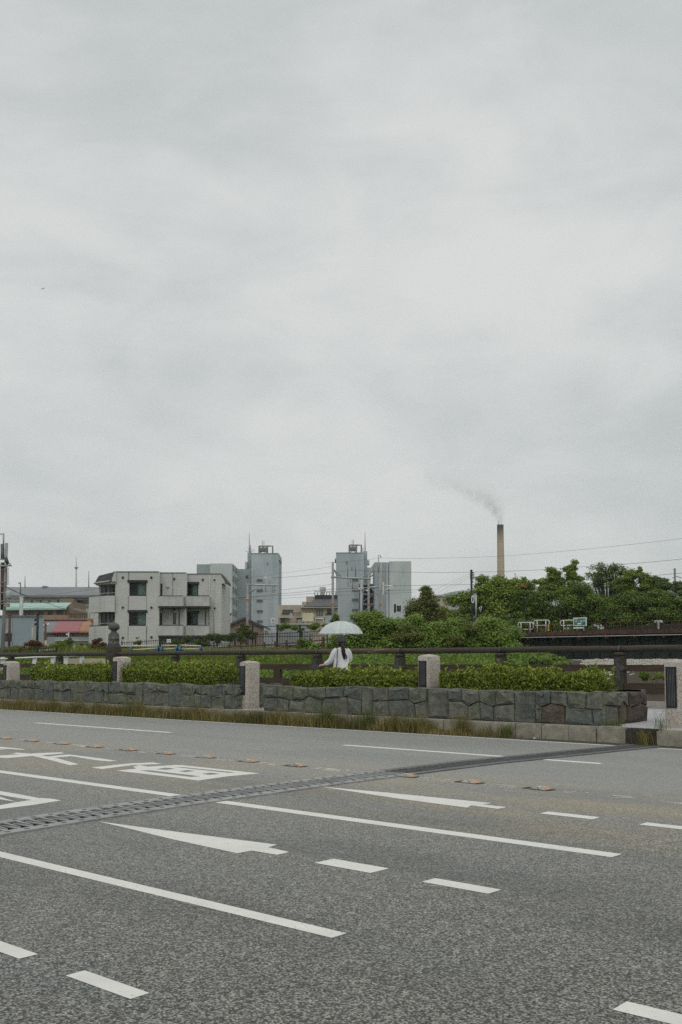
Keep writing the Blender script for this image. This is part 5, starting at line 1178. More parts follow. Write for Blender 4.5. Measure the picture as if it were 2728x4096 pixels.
bx = Site('metal_cabin', 'small blue-grey cabin beside the concrete mast left of the umbrella', 'cabin', 1322, 118, 1.7)
bx.box('wall', 'tower_blue', 1301, 2458, 1346, 2560, 0, 4, ground=True); bx.box('roof', 'trim_dark', 1300, 2455, 1347, 2458, -.1, 4.2)
wp = Site('low_shed', 'low pale roofed shed behind the overgrown fence', 'shed', 1180, 112, 1.7)
wp.box('roof', 'plaster_white', 1100, 2494, 1245, 2498, 0, 3); wp.box('wall', 'wall_grey', 1104, 2498, 1242, 2560, .1, 2.6, ground=True)
bk = Site('stone_stack', 'rounded brown concrete bin behind the fence, left of the cream tank', 'bin', 1170, 140, 1.7)
mb = MB(); x_, z_ = bk.xz(1171, 2474, 0); r0 = 15 * 140 / 4027.; mb.lathe([(r0 * .95, -3), (r0, 0), (r0 * .9, .06)], 20, (x_, r0, z_)); mb.build('bin_wall', 'wall_pink', bk.t, True); bk.extr('spout', 'wall_beige', [(1155, 2474), (1160, 2452), (1168, 2452), (1172, 2474)], 0, .6)
lw = Site('far_building', 'far pale building showing through the gap in the trees', 'building', 1770, 330, 1.6)
lw.box('wall', 'wall_beige', 1735, 2386, 1800, 2420, 0, 12, ground=True); lw.box('roof', 'wall_grey', 1733, 2384, 1802, 2387, -.4, 12.8); lw.box('roof_lift', 'wall_grey', 1752, 2379, 1764, 2385, 2, 4); lw.window(1750, 2395, 1760, 2404, -.15, fw=.15); lw.window(1772, 2395, 1782, 2404, -.15, fw=.15)

# ------------------------------------------------------------------ chimney and its smoke
cm, ct, cp_, co_ = newmat('chimney_brick')
tc_ = N(ct, 'ShaderNodeTexCoord'); sp = N(ct, 'ShaderNodeSeparateXYZ'); LK(ct, tc_.outputs['Object'], sp.inputs[0])
mpn = N(ct, 'ShaderNodeMapping'); mpn.inputs['Scale'].default_value = (.4, .4, .09); LK(ct, tc_.outputs['Object'], mpn.inputs['Vector'])
n_s = N(ct, 'ShaderNodeTexNoise', i_Scale=1.6, i_Detail=4.0); LK(ct, mpn.outputs[0], n_s.inputs['Vector'])
mpn2 = N(ct, 'ShaderNodeMapping'); mpn2.inputs['Scale'].default_value = (.05, .05, 1.4); LK(ct, tc_.outputs['Object'], mpn2.inputs['Vector'])
n_b = N(ct, 'ShaderNodeTexNoise', i_Scale=1.0, i_Detail=3.0); LK(ct, mpn2.outputs[0], n_b.inputs['Vector'])
r_b = N(ct, 'ShaderNodeValToRGB'); r_b.color_ramp.elements[0].color = (0.37, 0.29, 0.21, 1); r_b.color_ramp.elements[1].color = (0.49, 0.39, 0.29, 1); r_b.color_ramp.elements[0].position = .3; r_b.color_ramp.elements[1].position = .7; LK(ct, n_b.outputs['Fac'], r_b.inputs['Fac'])
ma = N(ct, 'ShaderNodeMath', operation='MULTIPLY_ADD'); LK(ct, n_s.outputs['Fac'], ma.inputs[0]); ma.inputs[1].default_value = 14.0; LK(ct, sp.outputs['Z'], ma.inputs[2])
mr = N(ct, 'ShaderNodeMapRange', interpolation_type='SMOOTHSTEP'); mr.inputs['From Min'].default_value = 64.0; mr.inputs['From Max'].default_value = 77.5; LK(ct, ma.outputs[0], mr.inputs['Value'])
mm = N(ct, 'ShaderNodeMix', data_type='RGBA'); LK(ct, mr.outputs[0], mm.inputs['Factor']); LK(ct, r_b.outputs[0], mm.inputs['A']); mm.inputs['B'].default_value = (0.045, 0.048, 0.055, 1); LK(ct, mm.outputs['Result'], cp_.inputs['Base Color']); cp_.inputs['Roughness'].default_value = .9
D_C = 500.0
ck = Site('chimney', 'tall tan factory chimney with soot-blackened top', 'chimney', 2001, D_C, 1.6)
x_, zt = ck.xz(2001, 2099, 0); rt, rb = 13 * D_C / 4027, 17.5 * D_C / 4027
mb = MB(); x2 = ck.xz(2006, 2500, 0)[0]
n_ = 28; prof_ = [(rb + (rt - rb) * k / 20, zt * k / 20) for k in range(21)]
mb.lathe(prof_[:-1] + [(rt, zt - .6), (rt * 1.03, zt - .5), (rt * 1.03, zt), (rt * .8, zt), (rt * .78, zt - 4)], n_)
cho = mb.build('shaft', 'chimney_brick', ck.t, True); cho.location = (x2 - 0, 0, 0)
for v in cho.data.vertices: v.co.x += (x_ - x2) * v.co.z / zt
for k in (.35, .62): 
    zz = zt * k; MB().lathe([(rb + (rt - rb) * k + .02, 0), (rb + (rt - rb) * k + .14, .1), (rb + (rt - rb) * k + .14, .4), (rb + (rt - rb) * k + .02, .5)], 28, (x2 + (x_ - x2) * k, 0, zz)).build('band', 'chimney_brick', ck.t, True)
ck.tube('lightning_rod', 'stack_frame', [(1993, 2100, 0), (1993, 2082, 0)], .1, n=4)
# smoke: a thin drifting plume
sm, stt, spp, soo = newmat('smoke'); stt.nodes.remove(spp)
vol = N(stt, 'ShaderNodeVolumePrincipled'); vol.inputs['Color'].default_value = (0.42, 0.42, 0.43, 1); vol.inputs['Anisotropy'].default_value = 0.0
LK(stt, vol.outputs[0], soo.inputs['Volume'])
tc_ = N(stt, 'ShaderNodeTexCoord'); spx = N(stt, 'ShaderNodeSeparateXYZ'); LK(stt, tc_.outputs['Object'], spx.inputs[0])
def M_(op, a, b=None, c=None):
    n = N(stt, 'ShaderNodeMath', operation=op)
    for i, v in enumerate((a, b, c)):
        if v is None: continue
        if isinstance(v, (int, float)): n.inputs[i].default_value = v
        else: LK(stt, v, n.inputs[i])
    return n.outputs[0]
zc = M_('MAXIMUM', spx.outputs['Z'], 0.0)
nzz = N(stt, 'ShaderNodeTexNoise', i_Scale=.28, i_Detail=4.0, i_Roughness=.6, i_Distortion=.6); LK(stt, tc_.outputs['Object'], nzz.inputs['Vector'])
wob = M_('MULTIPLY', M_('SUBTRACT', nzz.outputs['Fac'], .5), M_('MULTIPLY', zc, .45))
xp = M_('MULTIPLY', M_('MULTIPLY', zc, zc), -1 / 21.0)
slp = M_('SQRT', M_('ADD', M_('POWER', M_('MULTIPLY', zc, 2 / 21.0), 2.0), 1.0))
dst = M_('ADD', M_('DIVIDE', M_('SUBTRACT', spx.outputs['X'], xp), slp), wob)
wdt = M_('MULTIPLY_ADD', zc, .24, 1.05)
dd_ = M_('ADD', M_('MULTIPLY', dst, dst), M_('MULTIPLY', spx.outputs['Y'], spx.outputs['Y']))
g_s = M_('EXPONENT', M_('MULTIPLY', M_('DIVIDE', dd_, M_('MULTIPLY', wdt, wdt)), -1.0))
fade = M_('MINIMUM', M_('MAXIMUM', M_('DIVIDE', M_('SUBTRACT', 30.0, zc), 22.0), 0.0), 1.0)
cut = M_('GREATER_THAN', spx.outputs['Z'], 0.0)
nn_ = M_('MAXIMUM', M_('MULTIPLY', M_('SUBTRACT', nzz.outputs['Fac'], .33), 4.0), 0.0)
LK(stt, M_('MULTIPLY', M_('MULTIPLY', M_('MULTIPLY', M_('DIVIDE', g_s, M_('POWER', wdt, 0.95)), .27), M_('MULTIPLY', fade, cut)), nn_), vol.inputs['Density'])
cw = ck.t.location + R * x_ + Z * (zt)
smo = MB().box(-38, 4, -6, 6, -.2, 30).build('smoke', 'smoke', None); smo.location = W(ck.u0, D_C, 0) + R * ck.xz(2001, 2099, 0)[0] + Z * (ck.zb + ck.xz(2001, 2099, 0)[1] + .3); smo.rotation_euler = (0, 0, YAW)
tag(smo, 'thin grey smoke drifting left from the chimney top', 'smoke', kind='stuff')

# ------------------------------------------------------------------ distant ridge
mat('ridge', (0.055, 0.075, 0.05, 1), (0.04, 0.055, 0.04, 1), .004, .95)
mb = MB(); xs_ = list(range(1500, 3600, 30)); D_R = 4200.0
for x in xs_:
    yt = np.interp(x, [1500, 1640, 1720, 1800, 1850, 2000, 2200, 2380, 2500, 2700, 3000, 3600], [2640, 2520, 2390, 2366, 2362, 2372, 2352, 2335, 2345, 2360, 2350, 2380]) + 5 * mnoise.noise(Vector((x * .012, 0, 0)))
    u, zt_ = uz(x, yt, D_R); mb.v += [tuple(W(u, D_R - 500, 0)), tuple(W(u, D_R, zt_)), tuple(W(u, D_R + 900, 0))]
for i in range(len(xs_) - 1): mb.f += [(3 * i, 3 * i + 3, 3 * i + 4, 3 * i + 1), (3 * i + 1, 3 * i + 4, 3 * i + 5, 3 * i + 2)]
tag(mb.build('hills', 'ridge', None, True), None, kind='structure')

# ------------------------------------------------------------------ trees and shrubs
mat('bark', (0.075, 0.058, 0.043, 1), (0.04, 0.032, 0.025, 1), 3, .95, .5, 12, stretch=(1, 1, .2))
leafmat('leaf_mid', (0.086, 0.134, 0.017, 1), (0.270, 0.351, 0.057, 1), .25, .5)
leafmat('leaf_dark', (0.059, 0.101, 0.017, 1), (0.189, 0.262, 0.048, 1), .25, .5)
leafmat('leaf_pale', (0.090, 0.129, 0.037, 1), (0.225, 0.287, 0.093, 1), .3, .5)
leafmat('leaf_vine', (0.056, 0.107, 0.014, 1), (0.198, 0.292, 0.042, 1), .25, .45, (0.279, 0.366, 0.081, 1))
leafmat('leaf_brown', (0.068, 0.087, 0.019, 1), (0.194, 0.213, 0.051, 1), .2, .6)
leafmat('leaf_red', (0.075, 0.040, 0.022, 1), (0.20, 0.115, 0.055, 1), .2, .6)
leafmat('leaf_bright', (0.054, 0.094, 0.011, 1), (0.153, 0.228, 0.028, 1), .25, .5)
def lumps(lobes, d, frac=.36, k_per=16, seed=1, squash=.8):
    """lobes seen as (x, y, rx, ry) -> many smaller clumps over their surface, in (u, d, z)"""
    g = np.random.default_rng(seed); cs, rs, big = [], [], []
    for lo in lobes:
        x, y, rx, ry = lo[:4]; dd = lo[4] if len(lo) > 4 else 0
        u, z = uz(x, y, d + dd); a = rx * (d + dd) / 4027; b = ry * (d + dd) / 4027
        k = max(5, int(k_per * (a * b) ** .5 / 2.2)); v = unit(g.normal(size=(k, 3))); rr = g.uniform(.25, .95, k)[:, None]
        cs.append(np.array([u, d + dd, z]) + v * rr * np.array([a, a * squash, b])); r0 = frac * math.sqrt(a * b) * g.uniform(.5, 1.35, k)
        rs.append(np.stack([r0 * 1.15, r0, r0 * .8], 1)); big.append((u, d + dd, z, a, b))
    return np.concatenate(cs), np.concatenate(rs), big
def tree(name, label, cat, d, lobes, n, leaf, m, group=None, frac=.36, k_per=16, seed=1, x0=None, trunk=True, tw=.22, shell=.6, aspect=.6, limb=6, bias=0.5, spread=.2):
    global rng
    rng = np.random.default_rng(seed)
    cs, rs, big = lumps(lobes, d, frac, k_per, seed)
    ub_ = uz(x0, HZ, d)[0] if x0 else float(np.mean([b[0] for b in big])); zb_ = gz(ub_, d) - .1
    org = W(ub_, d, zb_); t = thing(name, label, cat, org, YAW, group)
    o0 = np.array([ub_, d, zb_]); n = int(n * 2.3); p, nr, k = blob_points(cs - o0, rs, n, shell, .3); p = p + rng.normal(size=p.shape) * rs[k] * np.array([.30, .30, .22])
    ok = p[:, 2] > .05; p, nr, k = p[ok], nr[ok], k[ok]
    per = rng.normal(0, .16, len(cs))
    tn = np.clip(rng.normal(bias, spread, len(p)) + per[k], 0, 1)
    fo = leaves('crown', p, nr, rng.uniform(leaf * .32, leaf * .78, len(p)), m, t, aspect, tn); tag(fo, None, kind='stuff')
    if trunk:
        mb = MB(); top = max(b[2] for b in big) - zb_; c0 = np.mean([b[0] for b in big]) - ub_; hgt = top * .55
        mb.tube([(0, 0, 0), (c0 * .3 + .1, 0, hgt * .5), (c0 * .7, .1, hgt)], [tw, tw * .75, tw * .55], 9)
        g = random.Random(seed)
        for j in range(limb):
            c = cs[g.randrange(len(cs))] - o0; st = g.uniform(.45, 1.0) * hgt; mb.tube([(c0 * .7 * st / hgt, .05, st), (c[0] * .55 + c0 * .3, c[1] * .5, (st + c[2]) * .52), tuple(c)], [tw * .4, tw * .25, tw * .07], 6, False)
        mb.build('trunk', 'bark', t, True)
    return t
tree('dark_tree', 'dark shrubby tree behind the low handrail at the bridge end', 'tree', 99, [(2060, 2480, 60, 45), (2090, 2510, 60, 35), (2030, 2510, 50, 40)], 5000, .34, 'leaf_dark', 'trees beyond the railway', seed=40)
G_T = 'trees beyond the railway'
tree('broadleaf_tree', 'broad dark green tree in front of the chimney foot', 'tree', 104, [(1870, 2400, 60, 62), (1930, 2362, 75, 55), (2010, 2372, 78, 60), (1975, 2430, 110, 75), (1840, 2450, 50, 55), (2065, 2420, 60, 60), (1990, 2338, 70, 30), (2060, 2342, 60, 32), (2125, 2340, 55, 32)], 18000, .42, 'leaf_mid', G_T, seed=41, x0=1950)
tree('broadleaf_tree', 'tree with two rounded tufts on top, highest of the wood', 'tree', 116, [(2215, 2290, 36, 32), (2225, 2340, 55, 45), (2295, 2268, 36, 30), (2290, 2310, 48, 40), (2255, 2370, 75, 55), (2160, 2350, 48, 38)], 8500, .42, 'leaf_mid', G_T, seed=42, x0=2262, frac=.3, k_per=22)
tree('airy_tree', 'airy pale tree with thin foliage and visible branches', 'tree', 112, [(2410, 2285, 55, 40), (2455, 2275, 50, 35), (2375, 2310, 40, 35), (2430, 2330, 65, 45), (2500, 2300, 45, 35)], 2500, .34, 'leaf_pale', G_T, seed=43, x0=2420, frac=.3, k_per=30, limb=26, tw=.42)
tree('broadleaf_tree', 'spreading tree with loose top right of the airy tree', 'tree', 108, [(2540, 2310, 50, 34), (2590, 2330, 55, 36), (2510, 2350, 60, 45), (2620, 2360, 60, 40), (2560, 2280, 26, 18)], 6500, .36, 'leaf_mid', G_T, seed=44, x0=2560, frac=.3, k_per=24, limb=12)
tree('broadleaf_tree', 'tree at the right edge with ragged pale top twigs', 'tree', 106, [(2680, 2340, 60, 30), (2730, 2350, 55, 40), (2640, 2320, 30, 16), (2780, 2340, 60, 50)], 5600, .36, 'leaf_pale', G_T, seed=45, x0=2700, frac=.3, k_per=24, limb=12, bias=.2)
tree('dark_tree', 'dark tree mass behind the white handrails', 'tree', 101, [(2110, 2378, 60, 34), (2170, 2392, 55, 34), (2130, 2420, 75, 60), (2190, 2450, 80, 60), (2110, 2490, 70, 45), (2240, 2490, 70, 45), (2170, 2520, 110, 30)], 15000, .36, 'leaf_dark', G_T, seed=46, x0=2160)
tree('dark_tree', 'dark tree mass behind the green sign', 'tree', 100, [(2320, 2400, 80, 60), (2380, 2440, 90, 60), (2330, 2490, 90, 45), (2290, 2360, 60, 40), (2340, 2515, 110, 30)], 15000, .36, 'leaf_dark', G_T, seed=47, x0=2340)
tree('dark_tree', 'dark tree under the airy tree, above the railway bridge', 'tree', 100, [(2480, 2410, 85, 60), (2540, 2450, 90, 60), (2460, 2480, 80, 45), (2560, 2395, 60, 40), (2500, 2510, 110, 30)], 15000, .36, 'leaf_dark', G_T, seed=48, x0=2500)
tree('dark_tree', 'dark tree at the right edge above the railway bridge', 'tree', 99, [(2650, 2410, 80, 55), (2720, 2440, 90, 65), (2640, 2470, 90, 50), (2760, 2390, 60, 40), (2680, 2505, 110, 30)], 15000, .36, 'leaf_dark', G_T, seed=49, x0=2690)
tree('vine_draped_tree', 'cone-shaped tree smothered in drooping brownish vines', 'tree', 77, [(1702, 2352, 20, 24), (1702, 2372, 28, 28), (1701, 2390, 36, 30), (1700, 2412, 46, 36), (1695, 2440, 56, 42), (1745, 2450, 45, 40), (1650, 2455, 32, 28), (1700, 2480, 85, 40)], 8500, .24, 'leaf_brown', None, seed=50, x0=1700, frac=.42, k_per=34, tw=.2)
tree('broadleaf_tree', 'green shrubby tree between the cone-shaped tree and the big tree', 'tree', 84, [(1770, 2440, 42, 45), (1800, 2490, 50, 40)], 3600, .28, 'leaf_mid', None, seed=51)
# thicket of kudzu on the embankment
def thicket(name, label, d, lobes, n, leaf, m, seed, bias=.5, brown=0.0):
    global rng
    rng = np.random.default_rng(seed); cs, rs, big = lumps(lobes, d, .4, 26, seed, .55)
    p, nr, k = blob_points(cs, rs, n, .75, .3); p = p + rng.normal(size=p.shape) * rs[k] * .28
    nr2 = unit(nr + np.array([0, -.5, .2])); wv = np.array(R)[None] * p[:, :1] + np.array(F)[None] * p[:, 1:2] + np.array([[0, 0, 1.0]]) * p[:, 2:3]
    nw = np.array(R)[None] * nr2[:, :1] + np.array(F)[None] * nr2[:, 1:2] + np.array([[0, 0, 1.0]]) * nr2[:, 2:3]
    per = rng.normal(0, .14, len(cs)); tn = np.clip(rng.normal(bias, .2, n) + per[k], 0, 1)
    return tag(leaves(name, wv, nw, rng.uniform(leaf * .5, leaf * 1.1, n), m, None, .85, tn, .15), label, 'shrubs', kind='stuff')
TH = [(1390, 2540, 60, 50), (1460, 2500, 70, 50), (1520, 2475, 60, 34), (1560, 2510, 80, 55), (1640, 2500, 70, 45), (1480, 2570, 90, 50), (1400, 2590, 70, 38), (1570, 2580, 90, 50), (1660, 2570, 90, 55), (1740, 2540, 80, 55), (1820, 2520, 80, 55), (1760, 2590, 90, 40), (1860, 2570, 90, 50), (1920, 2520, 70, 50), (1970, 2550, 80, 55), (2030, 2560, 60, 50), (1940, 2600, 90, 40), (2040, 2600, 50, 30), (1450, 2620, 80, 30), (1600, 2630, 90, 30), (1750, 2635, 90, 30), (1900, 2640, 90, 30), (1330, 2600, 40, 30), (1260, 2590, 50, 22)]
thicket('kudzu', 'bright green kudzu thicket covering the bank right of the woman', 63, TH, 62000, .17, 'leaf_vine', 61)
thicket('dry_vines', 'brownish dry vines mixed into the thicket', 62.3, [(1600, 2540, 50, 40), (1660, 2545, 45, 35), (1880, 2500, 35, 40), (1800, 2560, 50, 30), (1330, 2560, 30, 16)], 2600, .13, 'leaf_brown', 62)
thicket('kudzu', 'low leafy vines seen between the rails right of the woman', 50, [(1450, 2690, 100, 34), (1600, 2690, 110, 36), (1760, 2690, 110, 36), (1900, 2690, 110, 36), (1980, 2680, 60, 40), (2080, 2680, 70, 34), (2170, 2690, 70, 30), (1330, 2690, 70, 30)], 19000, .15, 'leaf_vine', 63, .4)
thicket('kudzu', 'low weeds on the slope beside the paved bank', 47, [(2020, 2660, 50, 26), (2100, 2655, 60, 26), (2180, 2662, 60, 24), (2250, 2672, 50, 20), (2120, 2690, 90, 24)], 7000, .12, 'leaf_vine', 65, .3)
thicket('kudzu', 'leafy fringe at the foot of the thicket, just above the middle rail', 58, [(x_k, 2642 + 6 * (x_k % 3), 75, 26) for x_k in range(1420, 2230, 62)], 17000, .15, 'leaf_vine', 66, .42)
thicket('kudzu', 'dark leaves hanging by the railway abutment', 66, [(2060, 2610, 40, 60), (2040, 2540, 40, 40), (2090, 2650, 40, 40)], 3500, .17, 'leaf_vine', 64, .25)
# solid core so that daylight does not shine through the thicket
mb = MB()
for i, x in enumerate(range(1330, 2081, 30)):
    yt = float(np.interp(x, [1330, 1400, 1470, 1530, 1700, 1850, 1980, 2080], [2590, 2530, 2480, 2470, 2500, 2500, 2515, 2560]))
    u, zt_ = uz(x, yt + 14, 64.5); mb.v += [tuple(W(u, 62.8, -1)), tuple(W(u, 63.4, max(zt_ - 1.2, .2))), tuple(W(u, 65.0, zt_)), tuple(W(u, 75, zt_ - .5)), tuple(W(u, 90, 1.5))]
nxs = len(range(1330, 2081, 30))
for i in range(nxs - 1):
    for j in range(4): mb.f.append((5 * i + j, 5 * i + 5 + j, 5 * i + 6 + j, 5 * i + 1 + j))
tag(mb.build('embankment', 'grass_ground', None, True), None, kind='structure')
# garden shrubs on the left
SH = 'garden shrubs on the far bank'
tree('shrub', 'ball-shaped bright green bush below the red roof', 'shrub', 66, [(265, 2580, 36, 32)], 3000, .13, 'leaf_bright', SH, .34, 40, 71, trunk=True, tw=.06)
tree('shrub', 'rust-brown bush beside the onion-topped post', 'shrub', 65, [(408, 2580, 32, 30), (380, 2592, 26, 18)], 2600, .13, 'leaf_red', SH, .3, 40, 72, tw=.05)
tree('shrub', 'long rust-coloured hedge in front of the metal shed', 'hedge', 67, [(70, 2590, 34, 20), (110, 2584, 36, 22), (150, 2580, 32, 26), (175, 2590, 22, 18)], 4500, .13, 'leaf_red', SH, .3, 34, 73, tw=.05)
tree('shrub', 'low green hedge between the round bush and the rust-brown bush', 'hedge', 68, [(320, 2585, 30, 20), (350, 2586, 30, 18), (215, 2585, 34, 20)], 3400, .13, 'leaf_mid', SH, .3, 34, 74, tw=.05)
tree('shrub', 'small upright conifer behind the black fence', 'shrub', 84, [(552, 2582, 17, 28), (552, 2560, 8, 14)], 1400, .13, 'leaf_mid', SH, .3, 34, 75, tw=.05)
tree('shrub', 'green hedge at the foot of the apartment house', 'hedge', 86, [(700, 2575, 30, 22), (750, 2562, 36, 26), (810, 2556, 40, 26), (870, 2552, 40, 28), (920, 2548, 34, 26), (960, 2552, 26, 22)], 9000, .16, 'leaf_bright', SH, .3, 34, 76, tw=.06)
tree('shrub', 'dark reddish-green bush in front of the gabled house', 'shrub', 88, [(985, 2520, 38, 28), (1005, 2535, 30, 22), (960, 2540, 24, 20)], 3600, .17, 'leaf_brown', SH, .3, 34, 77, tw=.07, bias=.3)
tree('shrub', 'leafy creeper hanging over the tall fence left of the umbrella', 'creeper', 92, [(1140, 2512, 34, 16), (1180, 2515, 40, 16), (1250, 2510, 40, 18), (1300, 2508, 34, 18), (1345, 2480, 26, 22)], 5000, .18, 'leaf_vine', SH, .34, 34, 78, tw=.05)
tree('shrub', 'round green bush behind the wooden fence near the umbrella', 'shrub', 66, [(1225, 2578, 34, 26), (1270, 2585, 30, 18)], 2400, .15, 'leaf_vine', SH, .34, 34, 79, tw=.05)
tree('shrub', 'pale grey-green bush under the railway bridge', 'shrub', 58, [(2160, 2640, 46, 26), (2200, 2650, 36, 20), (2120, 2655, 36, 16)], 2600, .12, 'leaf_pale', SH, .34, 40, 80, tw=.05)
tree('shrub', 'dark green bush on the stone bank by the last pillar', 'shrub', 40, [(2570, 2705, 42, 26), (2620, 2710, 44, 22)], 1900, .10, 'leaf_mid', SH, .34, 40, 81, tw=.04)

# ------------------------------------------------------------------ railway bridge (runs alongside the road bridge)
mat('girder', (0.040, 0.055, 0.046, 1), (0.022, 0.030, 0.026, 1), .8, .75, streak=((0.016, 0.014, 0.012, 1), .6, 1.5))
mat('rust', (0.115, 0.058, 0.042, 1), (0.055, 0.033, 0.027, 1), 2.5, .9, .3, 10)
mat('deck_dark', (0.045, 0.042, 0.040, 1), (0.03, 0.028, 0.027, 1), 2, .9)
mat('sign_green', (0.02, 0.17, 0.125, 1), (0.018, 0.14, 0.105, 1), 2, .4)
mat('sign_white', (0.75, 0.78, 0.76, 1), (0.68, 0.7, 0.69, 1), 2, .4)
mat('yellow', (0.62, 0.36, 0.05, 1), (0.5, 0.29, 0.04, 1), 2, .5)
BY = 72.0
bxz = lambda x, y, Y=BY: (on_y(x, y, Y).x, on_y(x, y, Y).z)
X0, X1 = bxz(2035, 2560)[0], bxz(2728, 2560)[0] + 14
zt_g, zb_g = bxz(2400, 2548)[1], bxz(2400, 2634)[1]
rb_ = thing('railway_bridge', 'dark green plate girder railway bridge with rusty walkway', 'bridge', (X0, BY, 0)); L_ = X1 - X0
MB().box(0, L_, 0, .06, zb_g, zt_g).build('web_plate', 'girder', rb_); MB().box(0, L_, -.22, .24, zb_g - .06, zb_g - .001).build('bottom_flange', 'girder', rb_); MB().box(0, L_, -.24, .24, zt_g + .001, zt_g + .07).build('top_flange', 'girder', rb_)
k = 0; x = .3
while x < L_:
    MB().box(x - .02, x + .02, -.16, -.002, zb_g + .002, zt_g - .002).build('stiffener', 'girder', rb_); x += 1.13
zw0, zw1 = bxz(2400, 2540)[1], bxz(2400, 2524)[1]
MB().box(0, L_, -1.05, -.98, zw0, zw1).build('walkway_side', 'rust', rb_); MB().box(0, L_, -.97, 3.2, zw0 + .02, zw0 + .10).build('deck', 'deck_dark', rb_); MB().tube([(0, -1.1, zw0 - .12), (L_, -1.1, zw0 - .12)], .035, 6).build('cable_pipe', 'galvanised', rb_)
x = .2; j = 0
while x < L_:
    MB().box(x - .025, x + .025, -1.0, -.95, zw1 - .05, zw1 + .62).build('rail_post', 'rust', rb_)
    if j % 4 == 0: MB().box(x - .06, x + .06, -1.12, -.2, zw0 - .30, zw0 + .1).build('bracket', 'rust', rb_)
    if j % 1 == 0: MB().box(x + .18, x + .26, -1.10, -1.055, zw0 + .02, zw1 - .02).build('plank_end', 'pole_rust', rb_)
    x += .57; j += 1
for dz in (.3, .6): MB().tube([(0, -.97, zw1 + dz), (L_, -.97, zw1 + dz)], .014, 5).build('rail_wire', 'pole_rust', rb_)
zp0, zp1 = bxz(2500, 2524, BY + 4.5)[1], bxz(2500, 2490, BY + 4.5)[1]
pp = MB(); pp.extr([(2.5, zp0 - .5), (L_, zp0 - .5), (L_, zp1 + .05), (L_ * .55, zp1), (4.5, zp0 + .1)], 4.4, 4.6); pp.build('far_parapet', 'deck_dark', rb_)
MB().box(0, L_, 4.3, 4.36, zb_g, zt_g).build('far_web_plate', 'girder', rb_)
for x in np.arange(.5, L_, 3.4): MB().box(x - .05, x + .05, .1, 4.3, zb_g + .2, zb_g + .35).build('cross_beam', 'girder', rb_)
mb = MB(); mb.box(-6, .25, -1.6, 7, -3, zb_g - .065); mb.box(-6, -.05, -1.6, 7, zb_g - .06, zt_g + .1); mb.build('abutment', 'deck_dark', rb_)
def loop(label, x0, y0, x1, y1, legs, Y=BY - .9):
    a, zt_ = bxz(x0, y0, Y); b, zz = bxz(x1, y1, Y); t = thing('handrail', label, 'handrail', (a, Y, zz), 0, 'white handrails on the railway bridge')
    w_, h_ = b - a, zt_ - zz; r = .16; pts_ = []
    for cx_, cz_, s0 in ((w_ - r, h_ - r, 0), (r, h_ - r, 90), (r, r, 180), (w_ - r, r, 270)):
        for q2 in range(5): an = math.radians(s0 + 22.5 * q2); pts_.append((cx_ + r * math.cos(an), 0, cz_ + r * math.sin(an)))
    MB().tube(pts_ + [pts_[0], pts_[1]], .035, 8).build('hoop', 'white_paint', t, True)
    for lx in legs: MB().tube([(w_ * lx, 0, h_ - .02), (w_ * lx, 0, zw1 - zz - .03)], .035, 8).build('leg', 'white_paint', t, True)
loop('low white tubular handrail half hidden by leaves', 2072, 2491, 2133, 2517, (.2, .8)); loop('white tubular handrail beside the yellow post', 2135, 2482, 2197, 2501, (.22, .78)); loop('white tubular handrail partly behind the green sign', 2241, 2482, 2328, 2500, (.16, .9))
a, z0 = bxz(2194, 2522, BY - .92); yp = thing('marker_post', 'short yellow post on the railway bridge walkway', 'post', (a, BY - .92, z0 - .05)); MB().box(-.045, .045, -.045, .045, 0, .46).build('shaft', 'yellow', yp); MB().lathe([(.06, 0), (.05, .05), (.01, .07)], 10, (0, 0, .461)).build('cap', 'yellow', yp, True)
a, zt_ = bxz(2293, 2471, BY - 1.2); b, zz = bxz(2346, 2503, BY - 1.2); sg = thing('green_sign', 'green sign with white border standing on the railway bridge', 'sign', (a, BY - 1.2, zz)); w_, h_ = b - a, zt_ - zz
MB().box(0, w_, 0, .05, 0, h_).build('border_plate', 'sign_white', sg); MB().box(.06, w_ - .08, -.008, -.001, .05, h_ - .07).build('sign_face', 'sign_green', sg)
lt = MB()
for (x0, y0, x1, y1) in ((.10, .80, .34, .86), (.14, .60, .30, .65), (.20, .42, .24, .72), (.14, .48, .30, .52), (.42, .40, .45, .72), (.55, .42, .58, .70), (.66, .42, .69, .70), (.58, .66, .66, .70), (.58, .54, .66, .57), (.58, .42, .66, .45), (.76, .46, .78, .74), (.82, .46, .84, .74), (.87, .46, .885, .74), (.30, .20, .62, .33), (.14, .08, .60, .12)): lt.box(x0 * w_, x1 * w_, -.014, -.009, y0 * h_, y1 * h_)
lt.build('lettering', 'sign_white', sg)
for x in (.25, .75): MB().tube([(w_ * x, .08, h_ * .6), (w_ * x, .08, zw1 - zz)], .04, 6).build('leg', 'galvanised', sg)
MB().box(0, w_ * .75, -.02, .04, -.20, -.10).build('lower_plate', 'sign_white', sg)
for x0, y0, x1, y1, lab in ((2256, 2509, 2272, 2517, 'small white plate on the walkway left of the green sign'), (2620, 2482, 2650, 2490, 'small white signal box on the far side of the railway bridge')):
    a, zt_ = bxz(x0, y0, BY - .6 if x0 < 2500 else BY + 4.3); b, zz = bxz(x1, y1, BY - .6 if x0 < 2500 else BY + 4.3); t = thing('white_box', lab, 'box', (a, BY - .6 if x0 < 2500 else BY + 4.2, zz)); MB().box(0, b - a, 0, .12, 0, zt_ - zz).build('case', 'white_paint', t); MB().box(.05, b - a - .05, -.02, -.001, .04, zt_ - zz - .05).build('door', 'plaster_white', t); MB().box((b - a) * .4, (b - a) * .6, 0, .1, -.5, -.002).build('stalk', 'galvanised', t)

